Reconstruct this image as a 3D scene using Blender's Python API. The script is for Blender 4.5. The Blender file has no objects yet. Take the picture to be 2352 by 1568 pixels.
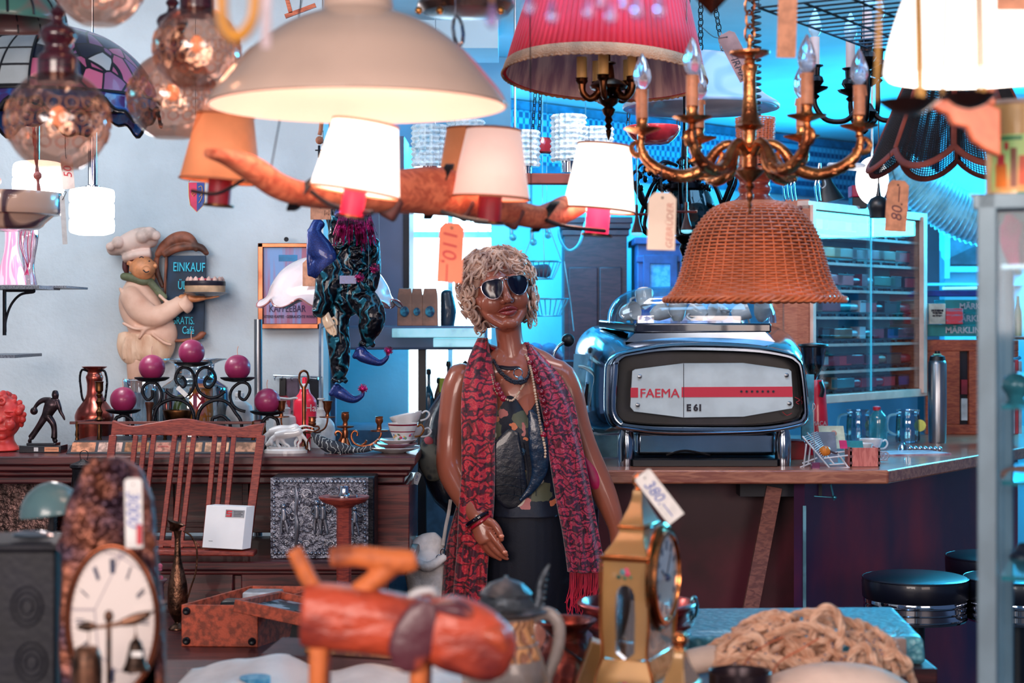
import bpy, math, random
from math import sin, cos, pi, radians, sqrt, tau
from mathutils import Vector, Matrix, Euler, noise as mnoise
F = 4000.0; CH = 1.5; HY = 740.0; CX = 1176.0
scene = bpy.context.scene
col = scene.collection
random.seed(7)
def W(px, py, Y): return Vector(((px-CX)*Y/F, Y, CH-(py-HY)*Y/F))
def U(Y): return Y/F
def lin(c):
    c = c/255.0
    return c/12.92 if c <= 0.04045 else ((c+0.055)/1.055)**2.4
def rgb(c): return (lin(c[0]), lin(c[1]), lin(c[2]), 1.0)
MATS = {}
def mt(name, c=(128,128,128), r=0.5, m=0.0, var=0.12, vs=12.0, bump=0.0, bs=60.0, emit=0.0, ec=None, tr=0.0, ior=1.45,
       alpha=1.0, coat=0.0, kind=None, c2=None, scale=(1,1,1), sheen=0.0, sss=0.0, thr=(0.4,0.6), det=4.0, tex='Object'):
    if name in MATS: return MATS[name]
    M = bpy.data.materials.new(name); M.use_nodes = True
    nt = M.node_tree; N = nt.nodes; Lk = nt.links
    b = N['Principled BSDF']
    b.inputs['Base Color'].default_value = rgb(c)
    b.inputs['Roughness'].default_value = r; b.inputs['Metallic'].default_value = m
    b.inputs['IOR'].default_value = ior
    b.inputs['Transmission Weight'].default_value = tr
    b.inputs['Alpha'].default_value = alpha
    b.inputs['Coat Weight'].default_value = coat
    b.inputs['Sheen Weight'].default_value = sheen
    if sss: b.inputs['Subsurface Weight'].default_value = sss; b.inputs['Subsurface Radius'].default_value = (0.02,0.01,0.006)
    if emit:
        b.inputs['Emission Color'].default_value = rgb(ec or c); b.inputs['Emission Strength'].default_value = emit
    tc = N.new('ShaderNodeTexCoord'); mp = N.new('ShaderNodeMapping'); mp.inputs['Scale'].default_value = scale
    Lk.new(tc.outputs[tex], mp.inputs['Vector'])
    col2 = c2 or tuple(max(0, x*(1-2.2*var)) for x in c)
    fac = None
    if kind in (None, 'noise', 'wood', 'brush'):
        t = N.new('ShaderNodeTexNoise'); t.inputs['Scale'].default_value = vs; t.inputs['Detail'].default_value = det
        if kind == 'wood': t.inputs['Distortion'].default_value = 1.2
        Lk.new(mp.outputs[0], t.inputs['Vector']); fac = t.outputs['Fac']
    elif kind == 'voro':
        t = N.new('ShaderNodeTexVoronoi'); t.inputs['Scale'].default_value = vs
        Lk.new(mp.outputs[0], t.inputs['Vector']); fac = t.outputs['Distance']
    elif kind == 'crack':
        t = N.new('ShaderNodeTexVoronoi'); t.feature = 'DISTANCE_TO_EDGE'; t.inputs['Scale'].default_value = vs
        Lk.new(mp.outputs[0], t.inputs['Vector']); fac = t.outputs['Distance']
    elif kind == 'magic':
        t = N.new('ShaderNodeTexWave'); t.inputs['Scale'].default_value = vs; t.inputs['Distortion'].default_value = 14.0
        t.inputs['Detail'].default_value = 2.0; t.inputs['Detail Scale'].default_value = 1.3
        Lk.new(mp.outputs[0], t.inputs['Vector']); fac = t.outputs['Fac']
    elif kind == 'check':
        t = N.new('ShaderNodeTexChecker'); t.inputs['Scale'].default_value = vs
        Lk.new(mp.outputs[0], t.inputs['Vector']); fac = t.outputs['Fac']
    if fac is not None and (var or c2):
        rp = N.new('ShaderNodeValToRGB')
        rp.color_ramp.elements[0].position = thr[0]; rp.color_ramp.elements[1].position = thr[1]
        rp.color_ramp.elements[0].color = rgb(col2); rp.color_ramp.elements[1].color = rgb(c)
        Lk.new(fac, rp.inputs[0]); Lk.new(rp.outputs[0], b.inputs['Base Color'])
        if emit and ec is None: Lk.new(rp.outputs[0], b.inputs['Emission Color'])
    if bump:
        t2 = N.new('ShaderNodeTexNoise'); t2.inputs['Scale'].default_value = bs; t2.inputs['Detail'].default_value = 3
        Lk.new(mp.outputs[0], t2.inputs['Vector'])
        bp = N.new('ShaderNodeBump'); bp.inputs['Strength'].default_value = bump; bp.inputs['Distance'].default_value = 0.01
        src = fac if kind in ('voro','crack','magic') else t2.outputs['Fac']
        Lk.new(src, bp.inputs['Height']); Lk.new(bp.outputs[0], b.inputs['Normal'])
    MATS[name] = M
    return M
def glass(name, c=(230,240,245), r=0.02, a=0.25, spec=1.0, bump=0.0, bs=60):
    """thin clear glass: transparent mixed with a reflective coat"""
    if name in MATS: return MATS[name]
    M = bpy.data.materials.new(name); M.use_nodes = True
    nt = M.node_tree; N = nt.nodes; Lk = nt.links; N.remove(N['Principled BSDF'])
    out = N['Material Output']
    t = N.new('ShaderNodeBsdfTransparent'); t.inputs[0].default_value = rgb(c)
    g = N.new('ShaderNodeBsdfGlossy'); g.inputs['Roughness'].default_value = r; g.inputs[0].default_value = rgb(tuple(min(255,x*1.0) for x in (235,240,245)))
    lw = N.new('ShaderNodeLayerWeight'); lw.inputs['Blend'].default_value = 0.35
    ma = N.new('ShaderNodeMath'); ma.operation = 'MULTIPLY_ADD'; ma.inputs[1].default_value = spec; ma.inputs[2].default_value = a*0.2; ma.use_clamp = True
    mx = N.new('ShaderNodeMixShader')
    Lk.new(lw.outputs['Fresnel'], ma.inputs[0]); Lk.new(ma.outputs[0], mx.inputs[0])
    Lk.new(t.outputs[0], mx.inputs[1]); Lk.new(g.outputs[0], mx.inputs[2])
    if bump:
        t2 = N.new('ShaderNodeTexNoise'); t2.inputs['Scale'].default_value = bs
        tc = N.new('ShaderNodeTexCoord'); Lk.new(tc.outputs['Object'], t2.inputs['Vector'])
        bp = N.new('ShaderNodeBump'); bp.inputs['Strength'].default_value = bump; bp.inputs['Distance'].default_value = 0.02
        Lk.new(t2.outputs['Fac'], bp.inputs['Height']); Lk.new(bp.outputs[0], g.inputs['Normal']); Lk.new(bp.outputs[0], lw.inputs['Normal'])
    Lk.new(mx.outputs[0], out.inputs['Surface'])
    MATS[name] = M
    return M
def cr(pts, k=6, closed=False):
    """Catmull-Rom through tuples of any length"""
    n = len(pts)
    if n < 3 and not closed: 
        a, b = pts[0], pts[-1]
        return [tuple(a[j]+(b[j]-a[j])*i/k for j in range(len(a))) for i in range(k+1)]
    out = []
    rng = range(n) if closed else range(n-1)
    for i in rng:
        if closed: p0,p1,p2,p3 = pts[(i-1)%n], pts[i], pts[(i+1)%n], pts[(i+2)%n]
        else: p0,p1,p2,p3 = pts[max(i-1,0)], pts[i], pts[i+1], pts[min(i+2,n-1)]
        for s in range(k):
            t = s/k
            out.append(tuple(0.5*((2*p1[j])+(-p0[j]+p2[j])*t+(2*p0[j]-5*p1[j]+4*p2[j]-p3[j])*t*t+(-p0[j]+3*p1[j]-3*p2[j]+p3[j])*t**3) for j in range(len(p1))))
    if not closed: out.append(tuple(pts[-1]))
    return out
class MB:
    def __init__(s, mat=None): s.v=[]; s.f=[]; s.mi=[]; s.mats=[]; s.cur=0; s.m(mat) if mat else None; s.T=None
    def m(s, mat):
        if mat not in s.mats: s.mats.append(mat)
        s.cur = s.mats.index(mat); return s
    def add(s, vs, fs, M=None):
        o = len(s.v)
        for p in vs:
            p = Vector(p)
            if M is not None: p = M @ p
            if s.T is not None: p = s.T @ p
            s.v.append(p)
        for f in fs: s.f.append(tuple(i+o for i in f)); s.mi.append(s.cur)
        return s
    def box(s, c, d, rot=None):
        hx,hy,hz = d[0]/2,d[1]/2,d[2]/2
        vs = [(x*hx,y*hy,z*hz) for x in(-1,1) for y in(-1,1) for z in(-1,1)]
        fs = [(0,1,3,2),(4,6,7,5),(0,4,5,1),(2,3,7,6),(0,2,6,4),(1,5,7,3)]
        M = Matrix.Translation(c)
        if rot: M = M @ Euler(rot).to_matrix().to_4x4()
        return s.add(vs, fs, M)
    def bar(s, a, b, w, d=None, up=(0,1,0)):
        """rectangular bar between two points: w across (perp. to up), d along up"""
        a=Vector(a); b=Vector(b); t=(b-a).normalized(); u=Vector(up); u=(u-t*u.dot(t)).normalized(); x=t.cross(u); d=d or w
        vs=[p+x*(i*w/2)+u*(j*d/2) for p in(a,b) for i,j in((-1,-1),(1,-1),(1,1),(-1,1))]
        return s.add(vs,[(0,1,2,3),(7,6,5,4),(0,4,5,1),(1,5,6,2),(2,6,7,3),(3,7,4,0)])
    def lathe(s, prof, c=(0,0,0), n=32, rot=None, fn=None, smooth=0, sx=1.0, sy=1.0, cap=True):
        if smooth: prof = cr(prof, smooth)
        vs=[]; fs=[]; k=len(prof)
        for i,(r,z) in enumerate(prof):
            for j in range(n):
                a = tau*j/n; rr, zz = (fn(r,z,a,i/(k-1)) if fn else (r,z))
                vs.append((rr*cos(a)*sx, rr*sin(a)*sy, zz))
        for i in range(k-1):
            for j in range(n):
                a=i*n+j; b=i*n+(j+1)%n; fs.append((a,b,b+n,a+n))
        if cap and prof[0][0]>1e-6: fs.append(tuple(range(n-1,-1,-1)))
        if cap and prof[-1][0]>1e-6: fs.append(tuple((k-1)*n+j for j in range(n)))
        M = Matrix.Translation(c)
        if rot: M = M @ Euler(rot).to_matrix().to_4x4()
        return s.add(vs, fs, M)
    def sphere(s, c, r, n=24, k=14, sc=(1,1,1), rot=None, fn=None):
        vs=[]; fs=[]
        for i in range(k+1):
            th=pi*i/k
            for j in range(n):
                a=tau*j/n; d=Vector((sin(th)*cos(a),sin(th)*sin(a),cos(th))); rr=r*(fn(d) if fn else 1)
                vs.append((d.x*rr*sc[0],d.y*rr*sc[1],d.z*rr*sc[2]))
        for i in range(k):
            for j in range(n):
                a=i*n+j; b=i*n+(j+1)%n; fs.append((a,a+n,b+n,b))
        M=Matrix.Translation(c)
        if rot: M=M@Euler(rot).to_matrix().to_4x4()
        return s.add(vs,fs,M)
    def tube(s, pts, r, n=8, closed=False, k=0, flat=1.0, ref=None, caps=True):
        """round tube along points; r number or list; k = smoothing"""
        R = list(r) if isinstance(r,(list,tuple)) else [r]*len(pts)
        P = [tuple(p)+(q,) for p,q in zip(pts,R)]
        if k: P = cr(P, k, closed)
        Q = [Vector(p[:3]) for p in P]; R=[p[3] for p in P]; m=len(Q)
        vs=[]; fs=[]; u=None
        for i in range(m):
            if closed: t=(Q[(i+1)%m]-Q[i-1])
            else: t=Q[min(i+1,m-1)]-Q[max(i-1,0)]
            if t.length<1e-9: t=Vector((0,0,1))
            t.normalize()
            if u is None:
                u=Vector(ref) if ref else (Vector((0,0,1)) if abs(t.z)<0.9 else Vector((0,1,0)))
            u=(u-t*u.dot(t))
            if u.length<1e-6: u=t.orthogonal()
            u.normalize(); w=t.cross(u)
            for j in range(n):
                a=tau*j/n; vs.append(Q[i]+u*(cos(a)*R[i]*flat)+w*(sin(a)*R[i]))
        for i in range(m if closed else m-1):
            for j in range(n):
                a=i*n+j; b=i*n+(j+1)%n; c=((i+1)%m)*n+j; d=((i+1)%m)*n+(j+1)%n; fs.append((a,b,d,c))
        if not closed and caps: fs.append(tuple(range(n-1,-1,-1))); fs.append(tuple((m-1)*n+j for j in range(n)))
        return s.add(vs,fs)
    def loft(s, secs, n=20, k=5, cap=0.9, power=1.0):
        """secs: (x,y,z,a,b): a half width across the picture, b half depth along Y; rounded ends"""
        P = cr([tuple(q) for q in secs], k) if k else [tuple(q) for q in secs]
        def tang(i): 
            t=Vector(P[min(i+1,len(P)-1)][:3])-Vector(P[max(i-1,0)][:3]); return t.normalized() if t.length>1e-9 else Vector((0,0,1))
        rings=[]
        def ring(c,t,a,b):
            y=Vector((0,1,0)); y=(y-t*y.dot(t))
            if y.length<0.15: y=Vector((0,0,1)); y=(y-t*y.dot(t))
            y.normalize(); x=y.cross(t)
            out=[]
            for j in range(n):
                an=tau*j/n; ca,sa=cos(an),sin(an)
                if power!=1.0: ca=math.copysign(abs(ca)**power,ca); sa=math.copysign(abs(sa)**power,sa)
                out.append(c+x*(ca*a)+y*(sa*b))
            rings.append(out)
        t=tang(0); c=Vector(P[0][:3]); a,b=P[0][3:5]; q=min(a,b)*cap
        if cap:
            for h in (0.02,0.3,0.6,0.85): an=h*pi/2; ring(c-t*q*cos(an),t,a*sin(an),b*sin(an))
        for i,p in enumerate(P): ring(Vector(p[:3]),tang(i),max(p[3],1e-4),max(p[4],1e-4))
        t=tang(len(P)-1); c=Vector(P[-1][:3]); a,b=P[-1][3:5]; q=min(a,b)*cap
        if cap:
            for h in (0.85,0.6,0.3,0.02): an=h*pi/2; ring(c+t*q*cos(an),t,a*sin(an),b*sin(an))
        vs=[p for r_ in rings for p in r_]; fs=[]; m=len(rings)
        for i in range(m-1):
            for j in range(n):
                a=i*n+j; b=i*n+(j+1)%n; fs.append((a,b,b+n,a+n))
        fs.append(tuple(range(n-1,-1,-1))); fs.append(tuple((m-1)*n+j for j in range(n)))
        return s.add(vs,fs)
    def L(s, Y, secs, **kw):
        """loft in local pixels of distance Y: (px,py,dy,a,b)"""
        u=U(Y); out=[]
        for q in secs:
            p=W(q[0],q[1],Y); out.append((p.x,p.y+q[2]*u,p.z,q[3]*u,q[4]*u))
        return s.loft(out,**kw)
    def prism(s, outline, y0, y1, flip=False):
        """outline: list of (x,z) extruded from y0 to y1"""
        n=len(outline)
        vs=[(x,y0,z) for x,z in outline]+[(x,y1,z) for x,z in outline]
        fs=[tuple(range(n)),tuple(range(2*n-1,n-1,-1))]+[(i,i+n,(i+1)%n+n,(i+1)%n) for i in range(n)]
        return s.add(vs,fs)
    def PP(s, Y, pts, t, y1=None):
        """prism from picture outline at distance Y with thickness t metres (backwards)"""
        o=[(W(x,y,Y).x,W(x,y,Y).z) for x,y in pts]
        return s.prism(o,Y,Y+t)
    def ringprism(s, outer, inner, y0, y1):
        n=len(outer); vs=[(x,y0,z) for x,z in outer]+[(x,y0,z) for x,z in inner]+[(x,y1,z) for x,z in outer]+[(x,y1,z) for x,z in inner]
        fs=[]
        for i in range(n):
            j=(i+1)%n; fs+= [(i,j,n+j,n+i),(2*n+i,3*n+i,3*n+j,2*n+j),(i,2*n+i,2*n+j,j),(n+i,n+j,3*n+j,3*n+i)]
        return s.add(vs,fs)
    def grid(s, fn, nu, nv, closed_u=False):
        vs=[fn(i/(nu if closed_u else nu-1), j/(nv-1)) for j in range(nv) for i in range(nu)]; fs=[]
        for j in range(nv-1):
            for i in range(nu if closed_u else nu-1):
                a=j*nu+i; b=j*nu+(i+1)%nu; fs.append((a,b,b+nu,a+nu))
        return s.add(vs,fs)
    def text(s, body, size, M, ext=0.0006, align='LEFT', sx=1.0, bold=0.0, shear=0.0):
        cu=bpy.data.curves.new('t','FONT'); cu.body=body; cu.size=size; cu.extrude=ext; cu.align_x=align; cu.offset=bold; cu.shear=shear
        cu.resolution_u=3
        o=bpy.data.objects.new('t',cu); col.objects.link(o); bpy.context.view_layer.update()
        dg=bpy.context.evaluated_depsgraph_get(); me=bpy.data.meshes.new_from_object(o.evaluated_get(dg))
        S=Matrix.Diagonal((sx,1,1,1))
        s.add([v.co.copy() for v in me.vertices],[tuple(p.vertices) for p in me.polygons],M@S)
        bpy.data.objects.remove(o); bpy.data.curves.remove(cu); bpy.data.meshes.remove(me); return s
    def chain(s, a, b, ll, r, w=None):
        a=Vector(a); b=Vector(b); d=(b-a); n=max(1,int(d.length/(ll*0.72))); t=d.normalized(); x=t.orthogonal().normalized(); y=t.cross(x); w=w or ll*0.32
        for i in range(n):
            c=a+d*((i+0.5)/n); p=x if i%2 else y
            pts=[c+t*(cos(q)*ll/2)+p*(sin(q)*w) for q in [tau*k/10 for k in range(10)]]
            s.tube(pts,r,n=5,closed=True)
        return s
def FR(px,py,Y,rz=0.0,ry=0.0,rx=0.0):
    """frame facing the camera: local x right, local y up (for text); rz = roll"""
    return Matrix.Translation(W(px,py,Y)) @ Matrix.Rotation(rz,4,'Z') @ Matrix.Rotation(-ry,4,'Y') @ Matrix.Rotation(pi/2+rx,4,'X')
def FT(px,py,Y,roll=0.0,yaw=0.0):
    return Matrix.Translation(W(px,py,Y)) @ Matrix.Rotation(yaw,4,'Z') @ Matrix.Rotation(pi/2,4,'X') @ Matrix.Rotation(roll,4,'Z')
def wpos(o):
    p=Vector((0,0,0))
    while o is not None: p+=o.location; o=o.parent
    return p
def setp(o, label=None, cat=None, group=None, kind=None):
    if label: o['label']=label
    if cat: o['category']=cat
    if group: o['group']=group
    if kind: o['kind']=kind
    return o
def obj(name, mb, parent=None, label=None, cat=None, group=None, kind=None, bev=0, bseg=2, sharp=38, remesh=0, smooth=0, sub=0, solid=0, wire=0, flat=False, recalc=True, stuffpart=False):
    me=bpy.data.meshes.new(name)
    off=Vector((0,0,0))
    if parent is None and mb.v:
        xs=[p.x for p in mb.v]; ys=[p.y for p in mb.v]; zs=[p.z for p in mb.v]
        off=Vector(((min(xs)+max(xs))/2,(min(ys)+max(ys))/2,min(zs)))
    base = wpos(parent) if parent else off
    me.from_pydata([p-base if parent is None else p-base for p in mb.v],[],mb.f)
    for mm in mb.mats: me.materials.append(mm)
    me.polygons.foreach_set('material_index', mb.mi)
    o=bpy.data.objects.new(name,me); col.objects.link(o)
    if parent: o.parent=parent
    else: o.location=off
    if recalc:
        import bmesh
        bm=bmesh.new(); bm.from_mesh(me); bmesh.ops.recalc_face_normals(bm,faces=bm.faces); bm.to_mesh(me); bm.free()
    if remesh:
        md=o.modifiers.new('r','REMESH'); md.mode='VOXEL'; md.voxel_size=remesh; md.use_smooth_shade=True
        if smooth: ms=o.modifiers.new('s','SMOOTH'); ms.factor=0.5; ms.iterations=smooth
        bpy.context.view_layer.update()
        dg=bpy.context.evaluated_depsgraph_get(); me2=bpy.data.meshes.new_from_object(o.evaluated_get(dg)); o.modifiers.clear()
        me2.name=name; o.data=me2; me=me2
        me.materials.clear()
        for mm in mb.mats[:1]: me.materials.append(mm)
    if not flat and len(me.polygons):
        me.polygons.foreach_set('use_smooth',[True]*len(me.polygons))
        if not remesh: me.set_sharp_from_angle(angle=radians(sharp))
    if solid: md=o.modifiers.new('so','SOLIDIFY'); md.thickness=solid; md.offset=0
    if sub: md=o.modifiers.new('su','SUBSURF'); md.levels=sub; md.render_levels=sub
    if wire: md=o.modifiers.new('w','WIREFRAME'); md.thickness=wire; md.use_even_offset=False
    if bev: md=o.modifiers.new('b','BEVEL'); md.width=bev; md.segments=bseg; md.limit_method='ANGLE'; md.angle_limit=radians(35)
    setp(o,label,cat,group,kind)
    return o
def thing(name, loc, label, cat, group=None, rz=0):
    o=bpy.data.objects.new(name,None); col.objects.link(o); o.location=loc; o.empty_display_size=0.05
    o.rotation_euler=(0,0,rz); setp(o,label,cat,group); return o
def dup(root, loc, rz=None, label=None, group=None, scale=None):
    def cp(o,par):
        c=o.copy(); col.objects.link(c)
        if par: c.parent=par
        for ch in o.children: cp(ch,c)
        return c
    r=cp(root,None); r.location=loc
    if rz is not None: r.rotation_euler=(0,0,rz)
    if scale: r.scale=scale
    if label: r['label']=label
    if group: r['group']=group
    return r
def light(name, kind, loc, energy, color, size=0.1, rot=None, target=None, sy=None, spread=None, radius=None):
    d=bpy.data.lights.new(name,kind); d.energy=energy; d.color=color
    if kind=='AREA':
        d.size=size
        if sy: d.shape='RECTANGLE'; d.size_y=sy
        if spread: d.spread=spread
    elif kind in('POINT','SPOT'): d.shadow_soft_size=size
    o=bpy.data.objects.new(name,d); col.objects.link(o); o.location=loc
    if target is not None:
        o.rotation_euler=(Vector(target)-Vector(loc)).to_track_quat('-Z','Y').to_euler()
    elif rot: o.rotation_euler=rot
    return o
# ---------------- common materials
brass=mt('brass',(205,140,75),0.28,1.0,var=0.15,vs=30)
brassdk=mt('brass_dark',(120,80,50),0.35,1.0,var=0.2,vs=30)
bronze=mt('bronze_dark',(52,42,42),0.38,0.9,var=0.2,vs=30)
copper=mt('copper',(200,105,80),0.25,1.0,var=0.2,vs=14,bump=0.15,bs=60)
chrome=mt('chrome',(190,195,205),0.08,1.0,var=0.0)
steel=mt('steel_brushed',(160,165,172),0.28,1.0,var=0.1,vs=20,scale=(1,1,0.1))
iron=mt('black_iron',(26,27,36),0.45,0.6,var=0.15,vs=40,bump=0.2,bs=160)
blk=mt('black_plastic',(14,15,24),0.4)
navy=mt('navy_dark',(18,20,40),0.5)
white=mt('white_paint',(225,225,228),0.5)
por=mt('porcelain',(225,222,222),0.15,coat=0.6,var=0.05)
wdred=mt('mahogany',(120,48,42),0.38,kind='wood',c2=(74,26,28),vs=3,scale=(2,2,30),coat=0.2)
wdredh=mt('mahogany_horizontal',(92,36,38),0.4,kind='wood',c2=(50,18,26),vs=3,scale=(2,25,25),coat=0.15)
wdmid=mt('red_oak',(158,66,52),0.45,kind='wood',c2=(116,42,38),vs=4,scale=(8,8,60),coat=0.1)
wdor=mt('orange_wood',(205,105,70),0.5,kind='wood',c2=(160,72,46),vs=5,scale=(6,6,30))
beech=mt('beech_counter',(178,112,86),0.3,kind='wood',c2=(140,76,60),vs=3,scale=(3,20,20),coat=0.3)
cream=mt('cream_plastic',(222,160,120),0.5,var=0.05)
tagp=mt('tag_card_buff',(226,158,125),0.75,var=0.06,vs=60)
tagw=mt('tag_card_white',(226,224,222),0.7,var=0.03,vs=60)
inkr=mt('ink_red',(190,50,60),0.6,var=0); inkb=mt('ink_blue',(60,90,170),0.6,var=0); inkk=mt('ink_black',(30,28,40),0.6,var=0)
cord=mt('black_cord',(20,20,28),0.5)
linen=mt('cream_cloth',(238,214,196),0.8,bump=0.2,bs=400)
# ---------------- room
wallm=mt('plaster_wall',(206,214,220),0.85,var=0.03,vs=3,bump=0.25,bs=55)
wallc=mt('plaster_blue_wall',(150,205,225),0.8,var=0.05,vs=2,bump=0.1,bs=40)
ceilm=mt('ceiling_paint',(190,215,228),0.85,var=0.03,vs=2)
flm=mt('floor_boards',(60,36,36),0.5,kind='wood',c2=(38,22,28),vs=3,scale=(2,20,20))
obj('floor',MB(flm).box((0.3,4.5,-0.05),(9,15,0.1)),kind='structure')
obj('ceiling',MB(ceilm).box((0.3,6.4,2.63),(9,11.4,0.1)),kind='structure')
obj('wall_left',MB(wallm).box((-2.25,5.85,1.29),(3.25,0.16,2.58)),kind='structure')
obj('wall_side',MB(wallm).box((-3.9,3.5,1.29),(0.1,5,2.58)),kind='structure')
# recess back wall, around the lit window
YB=7.1
def wx(px,Y): return (px-CX)*Y/F
w=MB(wallc)
x0=-0.75; xa=wx(938,YB); xb=wx(1128,YB)
w.box(((x0+xa)/2-0.3,YB+0.06,1.29),(xa-x0+0.6,0.12,2.58))
w.box(((xa+xb)/2,YB+0.06,2.33),(xb-xa,0.12,0.5))
w.box(((xa+xb)/2,YB+0.06,0.54),(xb-xa,0.12,1.08))
w.box((xb+0.04,YB+0.06,1.29),(0.08,0.12,2.58))
obj('wall_back',w,kind='structure')
winm=mt('window_daylight',(235,248,255),0.5,emit=5.5,ec=(225,245,255),var=0)
frm=mt('window_frame_white',(215,225,232),0.5)
g=MB(winm); g.box(((xa+xb)/2,YB+0.10,1.58),(xb-xa,0.01,1.0))
g.m(frm); g.box(((xa+xb)/2,YB+0.07,1.6),(0.02,0.03,1.0)); g.box(((xa+xb)/2,YB+0.07,1.42),(xb-xa,0.03,0.025)); g.box(((xa+xb)/2,YB+0.07,1.86),(xb-xa,0.03,0.025))
obj('window_1',g,kind='structure')
# long side wall receding to the far right with patterned frieze
A=Vector((-0.05,8.4,0)); B=Vector((3.6,12.0,0)); d=(B-A); nrm=Vector((d.y,-d.x,0)).normalized()
w=MB(wallc)
def slab(mb,a,b,z0,z1,t,off=0):
    n=Vector(((b-a).y,-(b-a).x,0)).normalized(); o=n*off
    vs=[a+o,b+o,b+o-n*t,a+o-n*t]; mb.add([(p.x,p.y,z0) for p in vs]+[(p.x,p.y,z1) for p in vs],[(0,1,2,3),(7,6,5,4),(0,4,5,1),(1,5,6,2),(2,6,7,3),(3,7,4,0)])
slab(w,A,B,0,2.58,0.1)
slab(w,Vector((-0.45,7.2,0)),Vector((-0.05,8.4,0)),0,2.58,0.08)
obj('wall_far',w,kind='structure')
fr=mt('frieze_pattern',(70,160,195),0.6,kind='check',c2=(22,70,110),vs=34)
w=MB(fr); slab(w,A,B,2.27,2.53,0.02,0.022); w.m(mt('frieze_edge',(40,110,150),0.6)); slab(w,A,B,2.53,2.57,0.05,0.05); slab(w,A,B,2.23,2.27,0.05,0.04)
obj('trim_1',w,kind='structure')
w=MB(ceilm); w.box((-0.9,6.4,2.53),(1.7,0.35,0.10)); obj('trim_2',w,kind='structure',label='painted ceiling beam above the recess')
wallr=mt('wall_right_paint',(120,205,225),0.7,var=0.05,vs=2)
w=MB(wallr); w.box((3.0,8.3,1.29),(1.9,0.1,2.58)); obj('wall_right',w,kind='structure')
w=MB(wallr).m(wallr)
for (a,b,c,d_) in ((2178,450,2352,462),(2178,612,2352,625),(2166,440,2178,640),(2100,650,2352,656)):
    p=W(a,b,8.22); q=W(c,d_,8.22); w.box(((p.x+q.x)/2,8.22,(p.z+q.z)/2),(q.x-p.x,0.06,abs(p.z-q.z)))
obj('trim_3',w,kind='structure')
w=MB(mt('chalkboard_grey',(70,72,92),0.6)); p=W(2180,470,8.2); q=W(2300,607,8.2); w.box(((p.x+q.x)/2,8.21,(p.z+q.z)/2),(q.x-p.x,0.03,p.z-q.z))
obj('notice_board',w,label='dark grey flat board on the light blue wall right of the glass cabinet',cat='board')
# wall behind the camera with the big shop windows left open
w=MB(wallm); w.box((0.3,-1.6,2.45),(9,0.1,0.3)); w.box((0.3,-1.6,0.3),(9,0.1,0.6)); w.box((-2.6,-1.6,1.3),(0.5,0.1,2.6)); w.box((0.6,-1.6,1.3),(0.4,0.1,2.6)); w.box((3.9,-1.6,1.3),(0.6,0.1,2.6))
obj('wall_front',w,kind='structure')
# ---------------- camera
cam=bpy.data.cameras.new('cam'); cam.sensor_width=36; cam.lens=F/2352*36; cam.shift_y=-(784-HY)/2352
cam.clip_start=0.05; cam.dof.use_dof=True; cam.dof.focus_distance=4.95; cam.dof.aperture_fstop=4.5
co=bpy.data.objects.new('camera',cam); col.objects.link(co); co.location=(0,0,CH); co.rotation_euler=(pi/2,0,0); scene.camera=co
# ---------------- light
wd=bpy.data.worlds.new('World'); scene.world=wd; wd.use_nodes=True
bg=wd.node_tree.nodes['Background']; bg.inputs[0].default_value=(0.12,0.20,0.38,1); bg.inputs[1].default_value=0.65
light('front_warm_fill','AREA',(-1.4,-1.2,2.1),160,(1.0,0.84,0.76),2.2,target=(0,4.5,1.2),sy=1.3)  # unseen warm fill added behind the camera to brighten the front
light('front_warm_fill','AREA',(2.2,-1.2,2.0),70,(1.0,0.78,0.68),2.0,target=(0.6,4.5,1.2),sy=1.2)  # second unseen warm fill, added for the right half of the foreground
light('back_daylight','AREA',(2.9,7.6,2.3),170,(0.05,0.62,1.0),1.4,target=(0.6,5.4,1.2),sy=0.8)
light('back_ceiling_daylight','AREA',(2.0,8.6,1.9),60,(0.02,0.55,0.95),1.6,target=(1.4,8.2,3.2),sy=1.0)
light('recess_daylight','AREA',(0.0,7.5,2.3),45,(0.05,0.55,1.0),0.9,target=(0.4,8.6,1.4))
light('recess_fill','AREA',(-0.35,6.9,2.2),22,(0.05,0.65,1.0),0.5,target=(-0.6,6.9,0.9))
light('overhead_fill_blue','AREA',(0.6,4.2,2.5),26,(0.25,0.6,1.0),1.6,target=(0.2,5.2,0.9),sy=1.0)  # blue fill added overhead, no fixture hangs here
light('overhead_fill_counter','AREA',(0.5,4.9,2.45),16,(1.0,0.84,0.8),0.6,target=(1.35,6.4,1.2))  # added fill without a fixture, brightens the train cabinet and counter
light('overhead_fill_wall','AREA',(-1.5,4.5,2.5),22,(0.75,0.9,1.0),1.2,target=(-1.2,5.7,1.3),sy=0.8)  # added overhead fill that lifts the left wall, no real lamp
scene.view_settings.view_transform='Standard'; scene.view_settings.look='None'; scene.view_settings.gamma=1; scene.view_settings.exposure=0.0
scene.view_settings.use_curve_mapping=False
def PL(mb,Y,cx,prof,off=(0,0),**kw):
    u=U(Y); b=W(cx,HY,Y)
    return mb.lathe([(r*u,(HY-py)*u) for r,py in prof],c=(b.x+off[0],Y+off[1],CH),**kw)
def LY(mb,secs,**kw):
    out=[]
    for (px,py,Y,a,b) in secs:
        p=W(px,py,Y); out.append((p.x,p.y,p.z,a*U(Y),b*U(Y)))
    return mb.loft(out,**kw)
def TP(mb,Y,pts,r,**kw):
    """tube through picture points at distance Y (optional third value: metres of depth); r in px"""
    P=[]
    for q in pts:
        p=W(q[0],q[1],Y); P.append((p.x,p.y+(q[2] if len(q)>2 else 0),p.z))
    R=[x*U(Y) for x in r] if isinstance(r,(list,tuple)) else r*U(Y)
    return mb.tube(P,R,**kw)
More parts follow.
